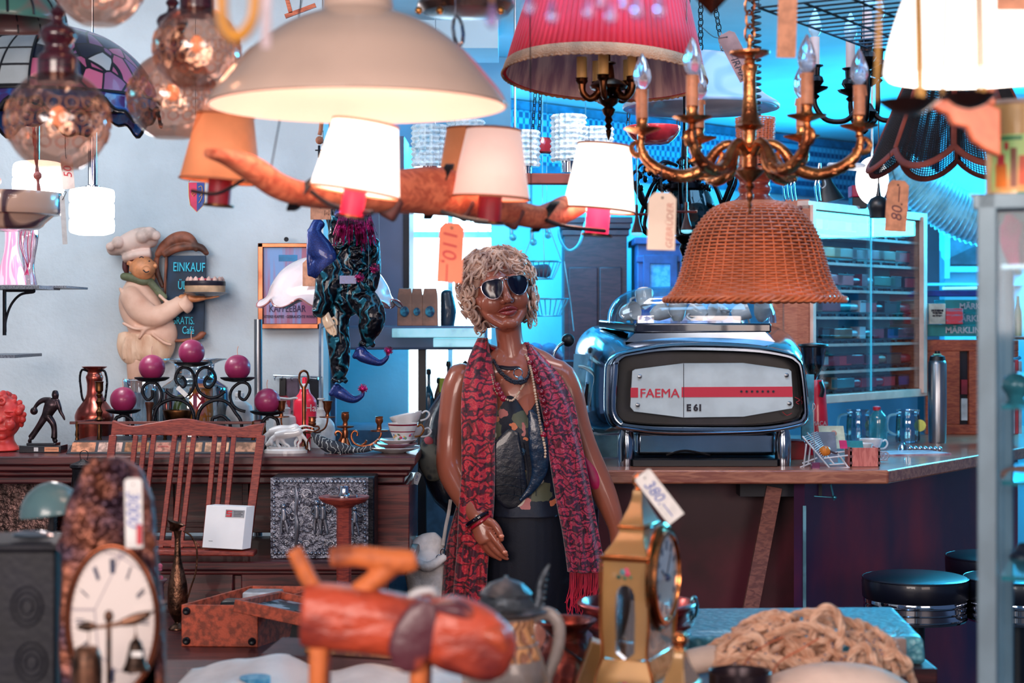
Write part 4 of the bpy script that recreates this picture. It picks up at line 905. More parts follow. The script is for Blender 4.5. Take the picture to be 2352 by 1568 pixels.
for (x,y) in ((p.x+0.02,Y0+0.05),(xm,Y0+0.05),(q.x-0.02,Y0+0.05),(p.x+0.05,Y0+0.20),(q.x-0.01,Y0+0.2)):
    mb=MB(brassdk); mb.lathe([(0.006,0),(0.004,0.008),(0.006,0.014),(0.0035,0.03),(0.005,0.04),(0.005,0.052)],c=(x,y,ZS+0.036),n=14); obj('post',mb,t)
mb=MB(wdred); mb.bar((p.x,Y0+0.05,ZS+0.084),(q.x,Y0+0.05,ZS+0.084),0.008); mb.tube([(p.x+0.02,Y0+0.05,ZS+0.086),(p.x+0.06,Y0+0.2,ZS+0.086)],0.004,n=8); mb.tube([(q.x-0.02,Y0+0.05,ZS+0.086),(q.x+0.0,Y0+0.2,ZS+0.086)],0.004,n=8); obj('rail',mb,t,bev=0.001)
# ---------------- iron candle holder with five ball candles
Y=4.98; b=zpx(Y); u=U(Y); t=thing('iron_candelabra',(W(449,0,Y).x,Y,ZS),'black wrought-iron scroll holder carrying five ball candles','candle holder')
def iron_scroll(pts,r=3.6): mb=MB(iron); TP(mb,Y,S(pts),r,n=9,k=5); obj('scroll',mb,t)
iron_scroll([(1560,390),(1592,430),(1580,475),(1540,470),(1505,410),(1530,335),(1590,312),(1650,350),(1668,430),(1640,520),(1560,570),(1480,560),(1420,515)])
iron_scroll([(1785,385),(1755,430),(1765,475),(1810,478),(1848,410),(1820,335),(1755,312),(1700,350),(1680,430),(1710,520),(1790,570),(1870,560),(1932,515)])
iron_scroll([(1305,505),(1305,565),(1262,588),(1225,530),(1235,470),(1290,440),(1350,460),(1385,530),(1370,610),(1310,670)])
iron_scroll([(2055,510),(2055,565),(2100,588),(2142,520),(2130,460),(2070,440),(2005,480),(1975,540),(1990,620),(2040,670),(2105,690)])
zb_=(b-760)*3.734-6
iron_scroll([(1300,zb_),(1310,800),(1340,670),(1400,610),(1490,585),(1590,610),(1650,680),(1665,780),(1660,zb_)],4.2)
iron_scroll([(1685,zb_),(1690,780),(1720,670),(1790,610),(1880,590),(1960,620),(2020,700),(2070,790),(2090,zb_)],4.2)
iron_scroll([(960,zb_),(990,770),(1020,735),(1060,722),(1100,740),(1135,790),(1150,zb_)],4.2)
iron_scroll([(1800,zb_),(1820,770),(1850,740),(1900,725),(1945,755),(1975,810),(1980,zb_)],4.2)
iron_scroll([(2230,zb_),(2250,800),(2290,740),(2340,738),(2385,790),(2400,zb_)],4.2)
mb=MB(iron); mb.bar(tuple(W(250,b-4,Y)),tuple(W(645,b-4,Y)),0.012,0.03); obj('base_bar',mb,t)
wax=mt('magenta_wax',(150,40,88),0.38,var=0.06,sss=0.15,coat=0.15)
ct=None
cand=[(283,920,945,'magenta ball candle, lowest on the left of the iron holder'),(349,847,871,'magenta ball candle, second from the left on the iron holder'),(440,809,836,'magenta ball candle on the top centre of the iron holder'),(546,844,871,'magenta ball candle with long wick, right of the topmost one'),(614,923,948,'magenta ball candle at the right end of the iron holder, next to the brass candelabra')]
for i,(px,py,pc,lb) in enumerate(cand):
    mb=MB(iron); PL(mb,Y,px,[(12,pc+6),(30,pc+3),(39,pc-2),(40,pc-5),(36,pc-3),(10,pc+1)],n=36); obj('cup',mb,t)
    r=30; cy=pc-r+3
    if ct is None:
        ct=thing('ball_candle',tuple(W(px,pc,Y)),lb,'candle','magenta ball candles')
        mb=MB(wax); mb.sphere(tuple(W(px,cy,Y)),r*u,n=40,k=24,sc=(1,1,0.985)); obj('wax_ball',mb,ct)
        mb=MB(mt('wick',(225,170,150),0.8)); TP(mb,Y,[(px,cy-r+1),(px-1,cy-r-10),(px+1,cy-r-19)],0.9,n=6,k=4); obj('wick',mb,ct)
        base=(px,pc)
    else: dup(ct,tuple(W(px,pc,Y)),label=lb,group='magenta ball candles')
f=Matrix.Translation(W(418,899,Y-0.01))@Matrix.Rotation(pi/2,4,'X')@Matrix.Rotation(-0.75,4,'Z')
mb=MB(tagw); mb.T=f; mb.box((0,0,0),(0.036,0.013,0.001)); mb.tube([(-0.018,0,0),(-0.024,0.006,0.004)],0.0006,n=5); obj('price_tag',mb,None,'small white paper tag tied to the iron candle holder','tag')
# ---------------- glass jars with bottles
clr=glass('clear_jar_glass',(215,228,236),0.03,0.9,0.8)
def jar(px,Yv,prof,label,mat=clr,name='glass_jar',n=48):
    t=thing(name,(W(px,0,Yv).x,Yv,ZS),label,'jar'); mb=MB(mat); PL(mb,Yv,px,prof,n=n,smooth=2,cap=False); obj('glass',mb,t,recalc=False); return t
Y=5.13; b=zpx(Y)
jar(447,Y,[(2,b-1),(74,b-1),(78,b-20),(78,905),(70,885),(50,872),(46,860),(46,835),(72,826),(74,824)],'big clear glass jar behind the iron candle holder')
jar(325,5.16,[(2,zpx(5.16)-1),(40,zpx(5.16)-2),(41,960),(40,880),(44,872)],'straight clear glass vase behind the leftmost candles',name='glass_vase')
def bottle(px,Yv,prof,mat,label,cap=None,capm=None,z=ZS,name='bottle',cat='bottle',lab=None,off=0):
    t=thing(name,(W(px,0,Yv).x,Yv,z),label,cat); mb=MB(mat); PL(mb,Yv,px,prof,n=32,smooth=2); obj('bottle_body',mb,t)
    if cap: mb=MB(capm); PL(mb,Yv,px,cap,n=24); obj('cap',mb,t)
    return t
bottle(462,5.125,[(26,b-1),(27,b-8),(27,900),(24,892),(12,886),(12,880)],mt('orange_detergent',(250,140,40),0.35,kind='noise',vs=5,c2=(220,40,60),thr=(0.42,0.46)),'orange and red detergent bottle seen inside the big glass jar',cap=[(10,884),(10,872),(4,870)],capm=mt('cap_blue',(40,90,170),0.4))
bottle(415,5.12,[(20,b-1),(20,b-10),(18,935),(8,912),(7,905)],mt('olive_bottle',(120,132,40),0.3,coat=0.3),'olive green bottle inside the big glass jar',cap=[(7,906),(7,898),(3,897)],capm=MATS['cap_blue'])
bottle(550,5.1,[(30,zpx(5.1)),(32,zpx(5.1)-6),(31,945),(24,928),(10,918),(10,908)],mt('milky_plastic',(205,212,220),0.4),'milky white plastic bottle behind the right iron scroll',cap=[(11,910),(11,902),(4,900)],capm=white)
# steel pole
Y=5.35; mb=MB(steel); p=W(593,733,Y); mb.lathe([(0.0125,0),(0.0125,p.z-0.0),(0.0105,p.z),(0.0105,p.z-0.02)],c=(p.x,Y,0),n=28); obj('steel_pole',mb,None,'upright brushed steel tube standing behind the ball candles','pole')
# ---------------- brass candelabra with ring handle (left)
bc=mt('candelabra_brass',(168,98,66),0.28,0.95,var=0.15,vs=30)
K=lambda q: cv(q,6.534,580,820)
Y=4.98; b=zpx(Y); t=thing('brass_candelabra',(W(698,0,Y).x,Y,ZS),'tall brass three-arm candelabra with loop handle before the red bottle','candelabra')
mb=MB(bc); TP(mb,Y,K([(770,480),(735,430),(702,330),(715,240),(770,205),(825,240),(838,330),(805,420),(775,480)]),2.6,n=8,k=5)
TP(mb,Y,K([(755,490),(757,700),(760,940)]),2.2,n=8); TP(mb,Y,K([(793,490),(792,700),(790,940)]),2.2,n=8)
PL(mb,Y,698,[(17,b),(17,b-5),(14,b-7),(4,b-18),(6,b-30),(4,b-44),(3,b-60),(5,980),(4,960),(5,893),(4,890)],n=28,smooth=2); obj('stem',mb,t)
def arm(pts,cupx,cupy,h=1.0,wide=True,Yv=Y,tt=t,KK=K):
    mb=MB(bc); TP(mb,Yv,KK(pts),2.1,n=8,k=5); a=obj('arm',mb,tt)
    mb=MB(bc); cx,cy=KK([(cupx,cupy)])[0][:2]
    PL(mb,Yv,cx,[(3,cy+4),(19 if wide else 20,cy+2),(19,cy),(5,cy-1),(4,cy-8),(9,cy-18),(10,cy-30),(13,cy-36),(11,cy-36)] if wide else [(3,cy+6),(20,cy+3),(20,cy),(6,cy-2),(5,cy-10),(9,cy-16),(9,cy-20),(8,cy-21),(9,cy-26),(8,cy-28),(9,cy-34),(7,cy-34)],n=28); obj('candle_cup',mb,a)
arm([(790,930),(740,1060),(660,1110),(560,1120),(470,1080),(435,990),(430,890)],430,885)
arm([(760,930),(800,1030),(880,1110),(980,1120),(1080,1070),(1120,980),(1125,890)],1125,890)
arm([(770,1000),(830,1070),(860,1110),(890,1120)],895,1115,wide=False)
Y2=4.93; t=thing('brass_candelabra',(W(795,0,Y2).x,Y2,ZS),'low brass candelabra with scrolled arms right of the carved bird','candelabra')
b2=zpx(Y2)
mb=MB(bc); PL(mb,Y2,793,[(24,b2),(24,b2-4),(14,b2-16),(8,b2-30),(6,1005),(7,990),(5,984),(19,981),(20,978),(6,976),(5,968),(9,960),(9,950),(8,949),(9,946),(7,947)],n=28,smooth=1); obj('stem',mb,t)
def arm2(pts): mb=MB(bc); TP(mb,Y2,K(pts),2.8,n=9,k=5); return obj('arm',mb,t)
arm2([(1260,1180),(1245,1140),(1290,1110),(1335,1150),(1330,1210),(1300,1260)]); arm2([(1350,1100),(1390,1110),(1410,1120)])
arm2([(1570,1180),(1575,1130),(1530,1105),(1490,1150),(1490,1220),(1540,1300),(1640,1330),(1760,1320),(1860,1260),(1920,1180),(1930,1130)]); arm2([(1640,1320),(1690,1290),(1712,1245)])
mb=MB(bc); PL(mb,Y2,871,[(3,992),(20,990),(20,987),(6,985),(5,975),(9,968),(9,962),(8,961),(9,956),(7,957)],n=28); obj('candle_cup',mb,t)
# ---------------- bottles behind
Y=5.12; b=zpx(Y)
t=thing('pump_bottle',(W(655,0,Y).x,Y,ZS),'white pump bottle with long spout left of the red bottle','bottle')
mb=MB(white); PL(mb,Y,655,[(26,b),(27,b-6),(27,965),(22,955),(10,950)],n=28,smooth=2); obj('bottle_body',mb,t)
mb=MB(white); PL(mb,Y,655,[(13,951),(13,938),(7,934),(6,930),(4,928),(4,920)],n=20); TP(mb,Y,[(640,914),(665,916),(680,914),(689,920)],3,n=8,k=4); obj('pump',mb,t)
redb=mt('red_bottle_plastic',(240,40,70),0.35,var=0.02,coat=0.2)
t=thing('hair_bottle',(W(700,0,5.14).x,5.14,ZS),'big bright red bottle with white lettering and cap','bottle')
b=zpx(5.14); mb=MB(redb); PL(mb,5.14,700,[(26,b),(27,b-4),(27,960),(27,925),(24,915),(14,903),(11,893)],n=32,smooth=2); obj('bottle_body',mb,t)
mb=MB(white); PL(mb,5.14,700,[(11,894),(11,882),(4,880)],n=20); mb.m(redb); PL(mb,5.14,700,[(6,880),(6,868),(4,866)],n=16); obj('cap',mb,t)
c=W(714,938,5.14-0.036); mb=MB(white).text('Hair',0.030,Matrix.Translation((c.x-0.018,c.y,c.z-0.008))@Matrix.Rotation(pi/2,4,'X'),ext=0.0004); obj('lettering',mb,t,flat=True)
t=thing('pump_bottle',(W(738,0,5.1).x,5.1,ZS),'white pump bottle right of the red bottle, behind the candelabra','bottle')
b=zpx(5.1); mb=MB(mt('translucent_white',(215,222,228),0.35,coat=0.2)); PL(mb,5.1,742,[(28,b),(29,b-5),(28,985),(24,970),(12,957)],n=28,smooth=2); obj('bottle_body',mb,t)
mb=MB(white); PL(mb,5.1,738,[(11,958),(11,940),(6,935),(5,918),(9,917),(9,914)],n=20); obj('pump',mb,t)
# ---------------- wooden carved bird
Y=4.86; b=zpx(Y); bird=mt('bird_carved_grey',(170,176,176),0.6,kind='magic',c2=(36,42,54),vs=26,thr=(0.88,0.97))
t=thing('carved_bird',(W(800,0,Y).x,Y,ZS),'dark carved bird figurine with pale incised lines and curled beak','figurine')
mb=MB(bird); mb.L(Y,K([(905,1150,0,30,34),(940,1200,0,60,50),(1010,1250,0,80,70),(1120,1320,0,100,80),(1230,1350,0,95,80),(1370,1370,0,80,70),(1500,1390,0,48,50),(1640,1390,0,42,40),(1750,1370,0,45,26),(1830,1350,0,22,14)]),n=24,k=4); obj('body',mb,t)
mb=MB(bc); TP(mb,Y,K([(900,1190),(850,1220),(825,1280),(820,1360),(800,1385)]),1.9,n=8,k=4); TP(mb,Y,K([(900,1130),(960,1100),(1000,1075),(985,1040),(930,1040)]),2.0,n=8,k=4); obj('beak',mb,t,label='curled pale brown beak')
mb=MB(bird); 
for x in (1180,1400): TP(mb,Y,K([(x,1420),(x-10,1480)]),3,n=8); TP(mb,Y,K([(x-70,1505),(x-10,1495),(x+30,1500)]),[2,4,2],n=8,k=4)
for x in (1140,1360): mb.tube([tuple(W(*K([(x,1480)])[0],Y-0.01)),(W(*K([(x-30,1500)])[0],Y).x,Y-0.035,ZS+0.002)],0.003,n=6)
obj('feet',mb,t)
# ---------------- porcelain dogs
def pdog(px,py,Yv,s,label):
    D=lambda q:[(px+a*s,py+b_*s,c*s,d*s,e*s) for a,b_,c,d,e in q]
    mb=MB(por)
    mb.L(Yv,D([(-32,8,0,11,9),(-10,4,0,14,12),(15,2,0,12,11),(30,-2,0,12,11)]),n=18)
    mb.L(Yv,D([(-30,8,0,8,8),(-44,18,0,8,7),(-52,28,0,8,7),(-60,34,0,5,5)]),n=14)
    mb.sphere(tuple(W(px-46*s,py+30*s,Yv-0.006)),7*s*U(Yv),n=10,k=8,sc=(0.6,0.5,1.2))
    for a,b1 in (((28,0),[(34,22),(28,34),(32,50)]),((30,0),[(46,16),(56,30),(60,48)]),((-24,10),[(-10,30),(0,36),(8,48)]),((-28,12),[(-30,32),(-22,42),(-24,50)])):
        mb.L(Yv,D([(a[0],a[1],0,8,7)]+[(x,y,0,5-i*1.2,4) for i,(x,y) in enumerate(b1)]),n=12,k=4)
    mb.L(Yv,D([(38,-4,0,4,4),(50,-8,0,3,3),(66,-6,0,2,2),(76,-3,0,1.2,1.2)]),n=10,k=4)
    obj('dog',mb,tdog,remesh=0.0016,smooth=2,label=label)
Y=4.88
tdog=thing('dog_figurine',tuple(W(655,1045,Y)),'white porcelain figurine of two walking pointer dogs on an oval plinth','figurine')
pdog(652,985,Y+0.03,0.92,'rear dog')
pdog(662,993,Y-0.01,0.82,'front dog')
mb=MB(por); u=U(Y); c=W(655,0,Y); mb.lathe([(50*u,0),(50*u,6*u),(44*u,10*u),(44*u,14*u),(20*u,15*u)],c=(c.x,Y+0.01,ZS),n=48,sy=0.62); obj('plinth',mb,tdog)
# ---------------- cups and saucers
def cup(px,py,Yv,r,h,label,tilt=0,mat=por,flor=False,hs=1):
    u=U(Yv); t=thing('teacup',tuple(W(px,py,Yv)),label,'cup'); T=Matrix.Translation(W(px,py,Yv))@Matrix.Rotation(tilt,4,'Y')
    mb=MB(mat); mb.T=T; mb.lathe([(r*.45*u,0),(r*.5*u,2*u),(r*.62*u,h*.25*u),(r*.9*u,h*.7*u),(r*u,h*u),(r*.97*u,h*u),(r*.85*u,h*.68*u),(r*.5*u,h*.2*u),(0.001,h*.15*u)],n=40,smooth=2); c=obj('cup_bowl',mb,t)
    if flor:
        mb=MB(mt('cup_band_red',(150,30,60),0.2,coat=0.5)); mb.T=T; mb.lathe([(r*.84*u+0.0004,h*.6*u),(r*u+0.0005,h*u)],n=40,cap=False); obj('red_band',mb,c,recalc=False)
        mb=MB(mt('flower_paint_red',(190,50,80),0.3)); mb.T=T; random.seed(2)
        for i in range(16):
            a=-pi/2+random.uniform(-0.9,0.9); z=random.uniform(.22,.52)*h; rr=(r*(0.60+0.5*(z/h)*.62))*u
            mb.m(mt(['flower_paint_red','flower_paint_blue','flower_paint_green','flower_paint_yellow'][i%4],[(190,50,80),(110,130,190),(90,130,90),(220,170,90)][i%4],0.3)); mb.sphere((rr*cos(a),rr*sin(a),z*u),random.uniform(2,4)*u,n=8,k=5,sc=(1,.3,1))
        obj('flower_painting',mb,c)
    mb=MB(mt('gold_rim',(200,130,70),0.25,0.8) if flor else mat); mb.T=T; mb.tube([(hs*x*u,0,z*u) for x,z in [(r*.8,h*.35),(r*1.2,h*.42),(r*1.42,h*.7),(r*1.25,h*.95),(r*.98,h*.85)]],2.2*u,n=8,k=5); obj('handle',mb,t); return t
def saucer(px,py,Yv,r,label,mat=por,wav=0):
    u=U(Yv); mb=MB(mat); mb.m(mat); PL(mb,Yv,px,[(r*.45,py),(r*.5,py-2),(r*.8,py-6),(r,py-12),(r*.99,py-13),(r*.6,py-5),(r*.3,py-4)],n=60,fn=(lambda R,z,a,q:(R*(1+wav*cos(10*a)),z))); return obj('saucer',mb,None,label,'saucer')
Y=4.9; b=zpx(Y)
saucer(905,b,Y,60,'lowest wavy-edged white saucer with dark red rim under the flowered teacup',wav=0.02)
mrim=mt('saucer_maroon',(150,90,100),0.2,coat=0.5)
saucer(908,b-9,Y,52,'maroon-rimmed saucer, second in the stack under the flowered teacup',mat=mrim)
saucer(912,b-18,Y,46,'white saucer on top of the stack below the flowered teacup')
cup(925,b-20,Y-0.015,34,46,'flowered teacup with dark red band and gold handle',flor=True)
cup(936,b-24,Y+0.05,38,34,'plain white teacup, lower of the two stacked behind the flowered cup')
cup(938,b-56,Y+0.05,38,32,'plain white teacup tilted on top of the stack',tilt=-0.2)
H=lambda q: cv(q,3.919,220,500)
YW=5.765
# ---------------- chef figure
Y=5.715; u=U(Y); t=thing('chef_figure',tuple(W(345,890,Y)),'painted wall figure of a plump chef holding out a cake on a plate','wall figure')
jk=mt('chef_jacket',(232,186,162),0.55,kind='noise',vs=9,c2=(206,150,124),thr=(0.3,0.55),bump=0.35,bs=16); skin=mt('chef_skin',(232,150,100),0.45,var=0.1,vs=20); hr=mt('chef_hair',(96,44,44),0.6); grn=mt('chef_scarf_green',(112,116,84),0.6,bump=0.4,bs=60); hat=mt('chef_hat_white',(236,200,184),0.6,bump=0.15,bs=20)
mb=MB(jk)
mb.L(Y,H([(380,590,0,110,100),(380,700,0,170,120),(400,800,0,190,130),(450,900,5,190,130),(500,1000,5,215,130),(510,1060,5,225,130),(500,1120,0,190,110)]),n=32,cap=0.5)
mb.L(Y,H([(330,700,-90,100,90),(420,820,-110,112,90),(540,890,-120,100,80),(660,850,-125,85,70),(760,790,-125,72,60),(820,770,-125,66,56)]),n=24)
for pts in ([(250,640),(300,760),(380,880)],[(280,950),(400,1000),(560,980)],[(540,1050),(640,1120),(700,1140)],[(600,700),(680,760),(760,720)],[(420,1080),(480,1000),(560,960)]):
    mb.L(Y,H([(x,y,-130,16,18) for x,y in pts]),n=8)
obj('jacket',mb,t,remesh=0.0035,smooth=2)
mb=MB(jk); mb.L(Y,H([(850,700,-125,10,60),(830,770,-125,78,66),(800,800,-125,80,68)]),n=20,cap=0.2); obj('cuff',mb,t)
mb=MB(mt('chef_apron',(236,196,166),0.55,kind='noise',vs=7,c2=(205,150,118),scale=(3,3,1),thr=(0.3,0.6),bump=0.5,bs=14))
mb.L(Y,H([(490,1060,5,225,136),(480,1140,5,230,130),(430,1220,5,190,120),(400,1280,5,120,90)]),n=30,cap=0.3); mb.L(Y,H([(260,1040,-40,50,50),(280,1140,-40,85,60),(320,1230,-40,90,60),(370,1290,-40,60,50)]),n=20,cap=0.3)
for k in range(7): mb.L(Y,H([(300+k*28,1080,-100,12,14),(270+k*40,1180,-100,14,16),(270+k*46,1270,-90,10,12)]),n=8)
obj('apron',mb,t,remesh=0.0035,smooth=1)
mb=MB(jk); mb.L(Y,H([(380,1280,0,105,90),(370,1380,0,90,80),(360,1460,0,75,70),(350,1560,0,70,60)]),n=20,cap=0.2); obj('trouser_leg',mb,t)
mb=MB(skin)
mb.sphere(tuple(W(*H([(425,455)])[0],Y-0.03)),112/3.919*u,n=32,k=24,sc=(1.0,.8,1.0)); mb.L(Y,H([(470,520,-20,70,60),(500,540,-20,45,50)]),n=20)
mb.L(Y,H([(490,400,-60,30,26),(535,425,-62,26,24),(556,445,-62,16,16)]),n=14); mb.sphere(tuple(W(*H([(535,432)])[0],Y-0.085)),20/3.919*u,n=12,k=8)
mb.L(Y,H([(505,490,-60,24,20),(540,488,-62,12,14)]),n=10,k=3); mb.sphere(tuple(W(*H([(452,470)])[0],Y-0.1)),40/3.919*u,n=16,k=10,sc=(1,.6,1))
mb.L(Y,H([(305,420,-80,12,12),(322,400,-88,22,14),(340,440,-88,20,14),(330,480,-84,14,12)]),n=12)
obj('head',mb,t,remesh=0.0026,smooth=2)
mb=MB(inkk); 
for x,y,w in ((482,390,12),(540,388,8)): mb.sphere(tuple(W(*H([(x,y)])[0],Y-0.118)),w/3.919*u,n=10,k=6,sc=(.8,.5,.5))
TP(mb,Y,[(q[0],q[1],-0.12) for q in H([(496,478),(520,500),(548,490)])],1.3,n=6,k=4); TP(mb,Y,[(q[0],q[1],-0.12) for q in H([(462,372),(482,362),(500,372)])],1.2,n=6,k=4)
obj('face_paint',mb,t)
mb=MB(hr); mb.L(Y,H([(275,400,-30,28,50),(275,450,-30,30,50),(285,490,-30,20,40)]),n=14); mb.L(Y,H([(330,385,-88,12,20),(390,372,-92,26,22),(380,410,-95,18,20)]),n=12); obj('hair',mb,t,remesh=0.003,smooth=1)
mb=MB(hat)
mb.L(Y,H([(150,280,-40,62,60),(240,260,-50,82,80),(340,215,-60,95,90),(430,185,-60,98,90),(520,180,-50,90,80)]),n=28,cap=0.7)
for x,y,r in ((480,140,60),(540,160,46),(420,170,60),(200,220,55),(130,260,40)): mb.sphere(tuple(W(*H([(x,y)])[0],Y-0.05)),r/3.919*u,n=16,k=12)
mb.L(Y,H([(270,365,-40,50,80),(390,335,-50,50,92),(500,320,-40,46,70)]),n=24,cap=0.2)
obj('chef_hat',mb,t,remesh=0.003,smooth=3)
mb=MB(grn); mb.L(Y,H([(270,530,-50,36,50),(360,545,-90,40,40),(450,575,-95,36,30),(520,570,-70,24,24)]),n=16); mb.L(Y,H([(520,590,-95,34,18),(580,660,-105,34,18),(640,730,-105,36,16)]),n=14); obj('neckerchief',mb,t,remesh=0.0026,smooth=1)
mb=MB(skin); mb.L(Y,H([(800,730,-125,40,40),(860,725,-125,40,44),(930,735,-125,26,44),(1000,725,-125,18,36)]),n=16)
for k in range(4): mb.L(Y,H([(980,735-k*2,-150+k*16,11,9),(1060,722,-150+k*16,9,8),(1130,708,-150+k*16,7,7)]),n=10)
mb.L(Y,H([(830,700,-150,14,14),(880,690,-165,12,12),(930,690,-165,9,9)]),n=10)
obj('hand',mb,t,remesh=0.0018,smooth=1)
Yp=Y-0.04
mb=MB(mt('plate_dark',(96,92,100),0.25,coat=0.5)); PL(mb,Yp,471,[(20,681),(40,679),(51,672),(50,671),(38,674),(10,675)],n=40); obj('plate',mb,t)
mb=MB(mt('cake_sponge',(236,190,150),0.7)); PL(mb,Yp,471,[(45,674),(46,672),(46,656),(45,655)],n=48); ck=obj('cake',mb,t)
mb=MB(mt('cake_chocolate',(40,34,48),0.35)); PL(mb,Yp,471,[(46.5,656),(47,655),(47,647),(45,645),(2,645)],n=48); obj('chocolate_layer',mb,ck)
mb=MB(mt('cake_cream',(238,190,176),0.5)); uu=U(Yp); c=W(471,645,Yp)
for k in range(16):
    a=tau*k/16; mb.lathe([(6*uu,0),(6*uu,3*uu),(3.5*uu,7*uu),(0.4*uu,10*uu)],c=(c.x+39*uu*cos(a),Yp+39*uu*sin(a),c.z),n=12)
obj('cream_dollops',mb,ck)
mb=MB(mt('cake_berries',(220,70,90),0.4)); random.seed(8)
for k in range(26): a=random.uniform(0,tau); r=random.uniform(0,30)*uu; mb.sphere((c.x+r*cos(a),Yp+r*sin(a),c.z+3*uu),3.4*uu,n=8,k=6)
obj('berries',mb,ck)
# ---------------- blackboard
Y=5.72; t=thing('chalkboard_sign',tuple(W(430,775,Y)),'tall dark chalkboard with carved brown frame behind the chef figure','sign')
brn=mt('carved_brown',(150,84,60),0.55,var=0.25,vs=14,bump=0.3,bs=30)
mb=MB(mt('chalkboard_blue',(18,54,84),0.6,var=0.15,vs=8)); mb.PP(Y,H([(640,340),(985,340),(985,400),(965,1090),(640,1090)]),0.02); obj('board',mb,t)
mb=MB(brn); mb.L(Y,H([(640,360,-20,14,20),(625,700,-20,12,18),(620,1080,-20,12,18)]),n=10); obj('frame_edge',mb,t)
mb=MB(brn); mb.L(Y,H([(630,330,-20,34,30),(730,280,-30,36,34),(850,260,-30,36,34),(950,270,-25,34,32),(1000,320,-20,24,24)]),n=18); mb.L(Y,H([(560,330,-10,30,30),(620,260,-10,50,40),(720,190,-10,58,44),(820,180,-20,54,42),(890,230,-30,36,30),(910,290,-35,20,20)]),n=18); mb.L(Y,H([(560,330,0,20,20),(540,450,10,30,20),(600,620,10,20,14)]),n=12); obj('carved_top',mb,t,remesh=0.003,smooth=2)
mb=MB(brn); mb.L(Y,H([(640,1100,-20,14,20),(780,1105,-20,16,20),(900,1090,-25,22,24),(960,1050,-25,30,24),(985,1040,-20,14,16)]),n=14); obj('carved_bottom',mb,t)
mb=MB(mt('chalk_cyan',(70,200,225),0.8,var=0))
for s,x,y,h in (('EINKAUF',434,623,22),('ÜBER',428,664,20),('GRATIS.',420,744,18),('Café',432,766,18)):
    c=W(x,y,Y-0.012); mb.text(s,h*U(Y)*1.35,Matrix.Translation(c)@Matrix.Rotation(0.02,4,'Y')@Matrix.Rotation(pi/2,4,'X'),align='CENTER',sx=0.62,ext=0.0005)
obj('chalk_writing',mb,t,flat=True)
# ---------------- pennant
Y=5.3; t=thing('pennant',tuple(W(451,487,Y)),'small red and blue pennant with gold trim hanging by a string','pennant')
mb=MB(mt('pennant_red',(190,40,80),0.7)); o=[(434,419),(452,419),(452,486),(437,470),(434,450)]; mb.PP(Y,o,0.002); mb.m(mt('pennant_blue',(30,60,130),0.7)); mb.PP(Y,[(452,419),(470,418),(470,462),(466,472),(452,486)],0.002); obj('cloth',mb,t,flat=True)
mb=MB(mt('gold_thread',(210,150,60),0.5)); TP(mb,Y,[(433,419,-.001),(434,450,-.001),(437,471,-.001),(452,487,-.001),(467,472,-.001),(471,462,-.001),(471,418,-.001)],0.8,n=5)
TP(mb,Y,[(440,445,-.002),(445,440,-.002),(449,446,-.002),(445,451,-.002),(440,445,-.002)],0.8,n=5)
TP(mb,Y,[(456,430,-.002),(464,428,-.002),(464,452,-.002),(457,466,-.002)],0.7,n=5,k=3); TP(mb,Y,[(459,440,-.002),(463,446,-.002),(458,452,-.002)],0.7,n=5); obj('trim_and_crest',mb,t)
mb=MB(cord); TP(mb,Y,[(434,418),(443,398),(449,382),(456,398),(470,417)],0.6,n=5); p=W(449,382,Y); mb.tube([tuple(p),(p.x,p.y,ZC)],0.0008,n=5); obj('string',mb,t)
# ---------------- framed poster
Y=5.74; t=thing('framed_poster',tuple(W(662,755,Y)),'framed violet coffee bar poster on the wall behind the frilled glass lamp','poster')
bz2=mt('bronze_frame',(150,90,62),0.3,0.8); x0,y0,x1,y1=592,558,738,755
for (a,b_,c,d) in ((x0,y0,x0+12,y1),(x1-10,y0,x1,y1),(x0,y0,x1,y0+10),(x0,y1-12,x1,y1)):
    mb=MB(bz2); BX(mb,a,b_,c,d,Y-0.02,Y); obj('frame_rail',mb,t,bev=0.002)
mb=MB(mt('poster_violet',(150,66,104),0.35,kind='noise',vs=3,c2=(90,140,200),scale=(5,1,0.3),thr=(0.42,0.5))); BX(mb,x0+8,y0+6,x1-8,y1-8,Y-0.008,Y-0.001); ps=obj('print',mb,t)
mb=MB(mt('poster_blue_block',(30,140,200),0.5)); BX(mb,640,585,683,600,Y-0.0095,Y-0.007); mb.m(mt('poster_ink',(60,34,80),0.6))
for s,x,y,h in (('KAFFEEBAR',660,716,17),('RÖSTEREI KAFFEE · GEBRAUCHTE WAREN',663,730,7)): c=W(x,y,Y-0.0098); mb.text(s,h*U(Y)*1.3,Matrix.Translation(c)@Matrix.Rotation(pi/2,4,'X'),align='CENTER',sx=0.75,ext=0.0003,bold=0.0003)
obj('lettering',mb,ps,flat=True)
mb=MB(iron); p=W(659,550,Y); mb.lathe([(0.006,0),(0.003,0.012),(0.008,0.014)],c=(p.x,Y-0.002,p.z),n=12,rot=(pi/2,0,0)); obj('picture_hook',mb,None,'small dark wall hook above the framed poster','hook')
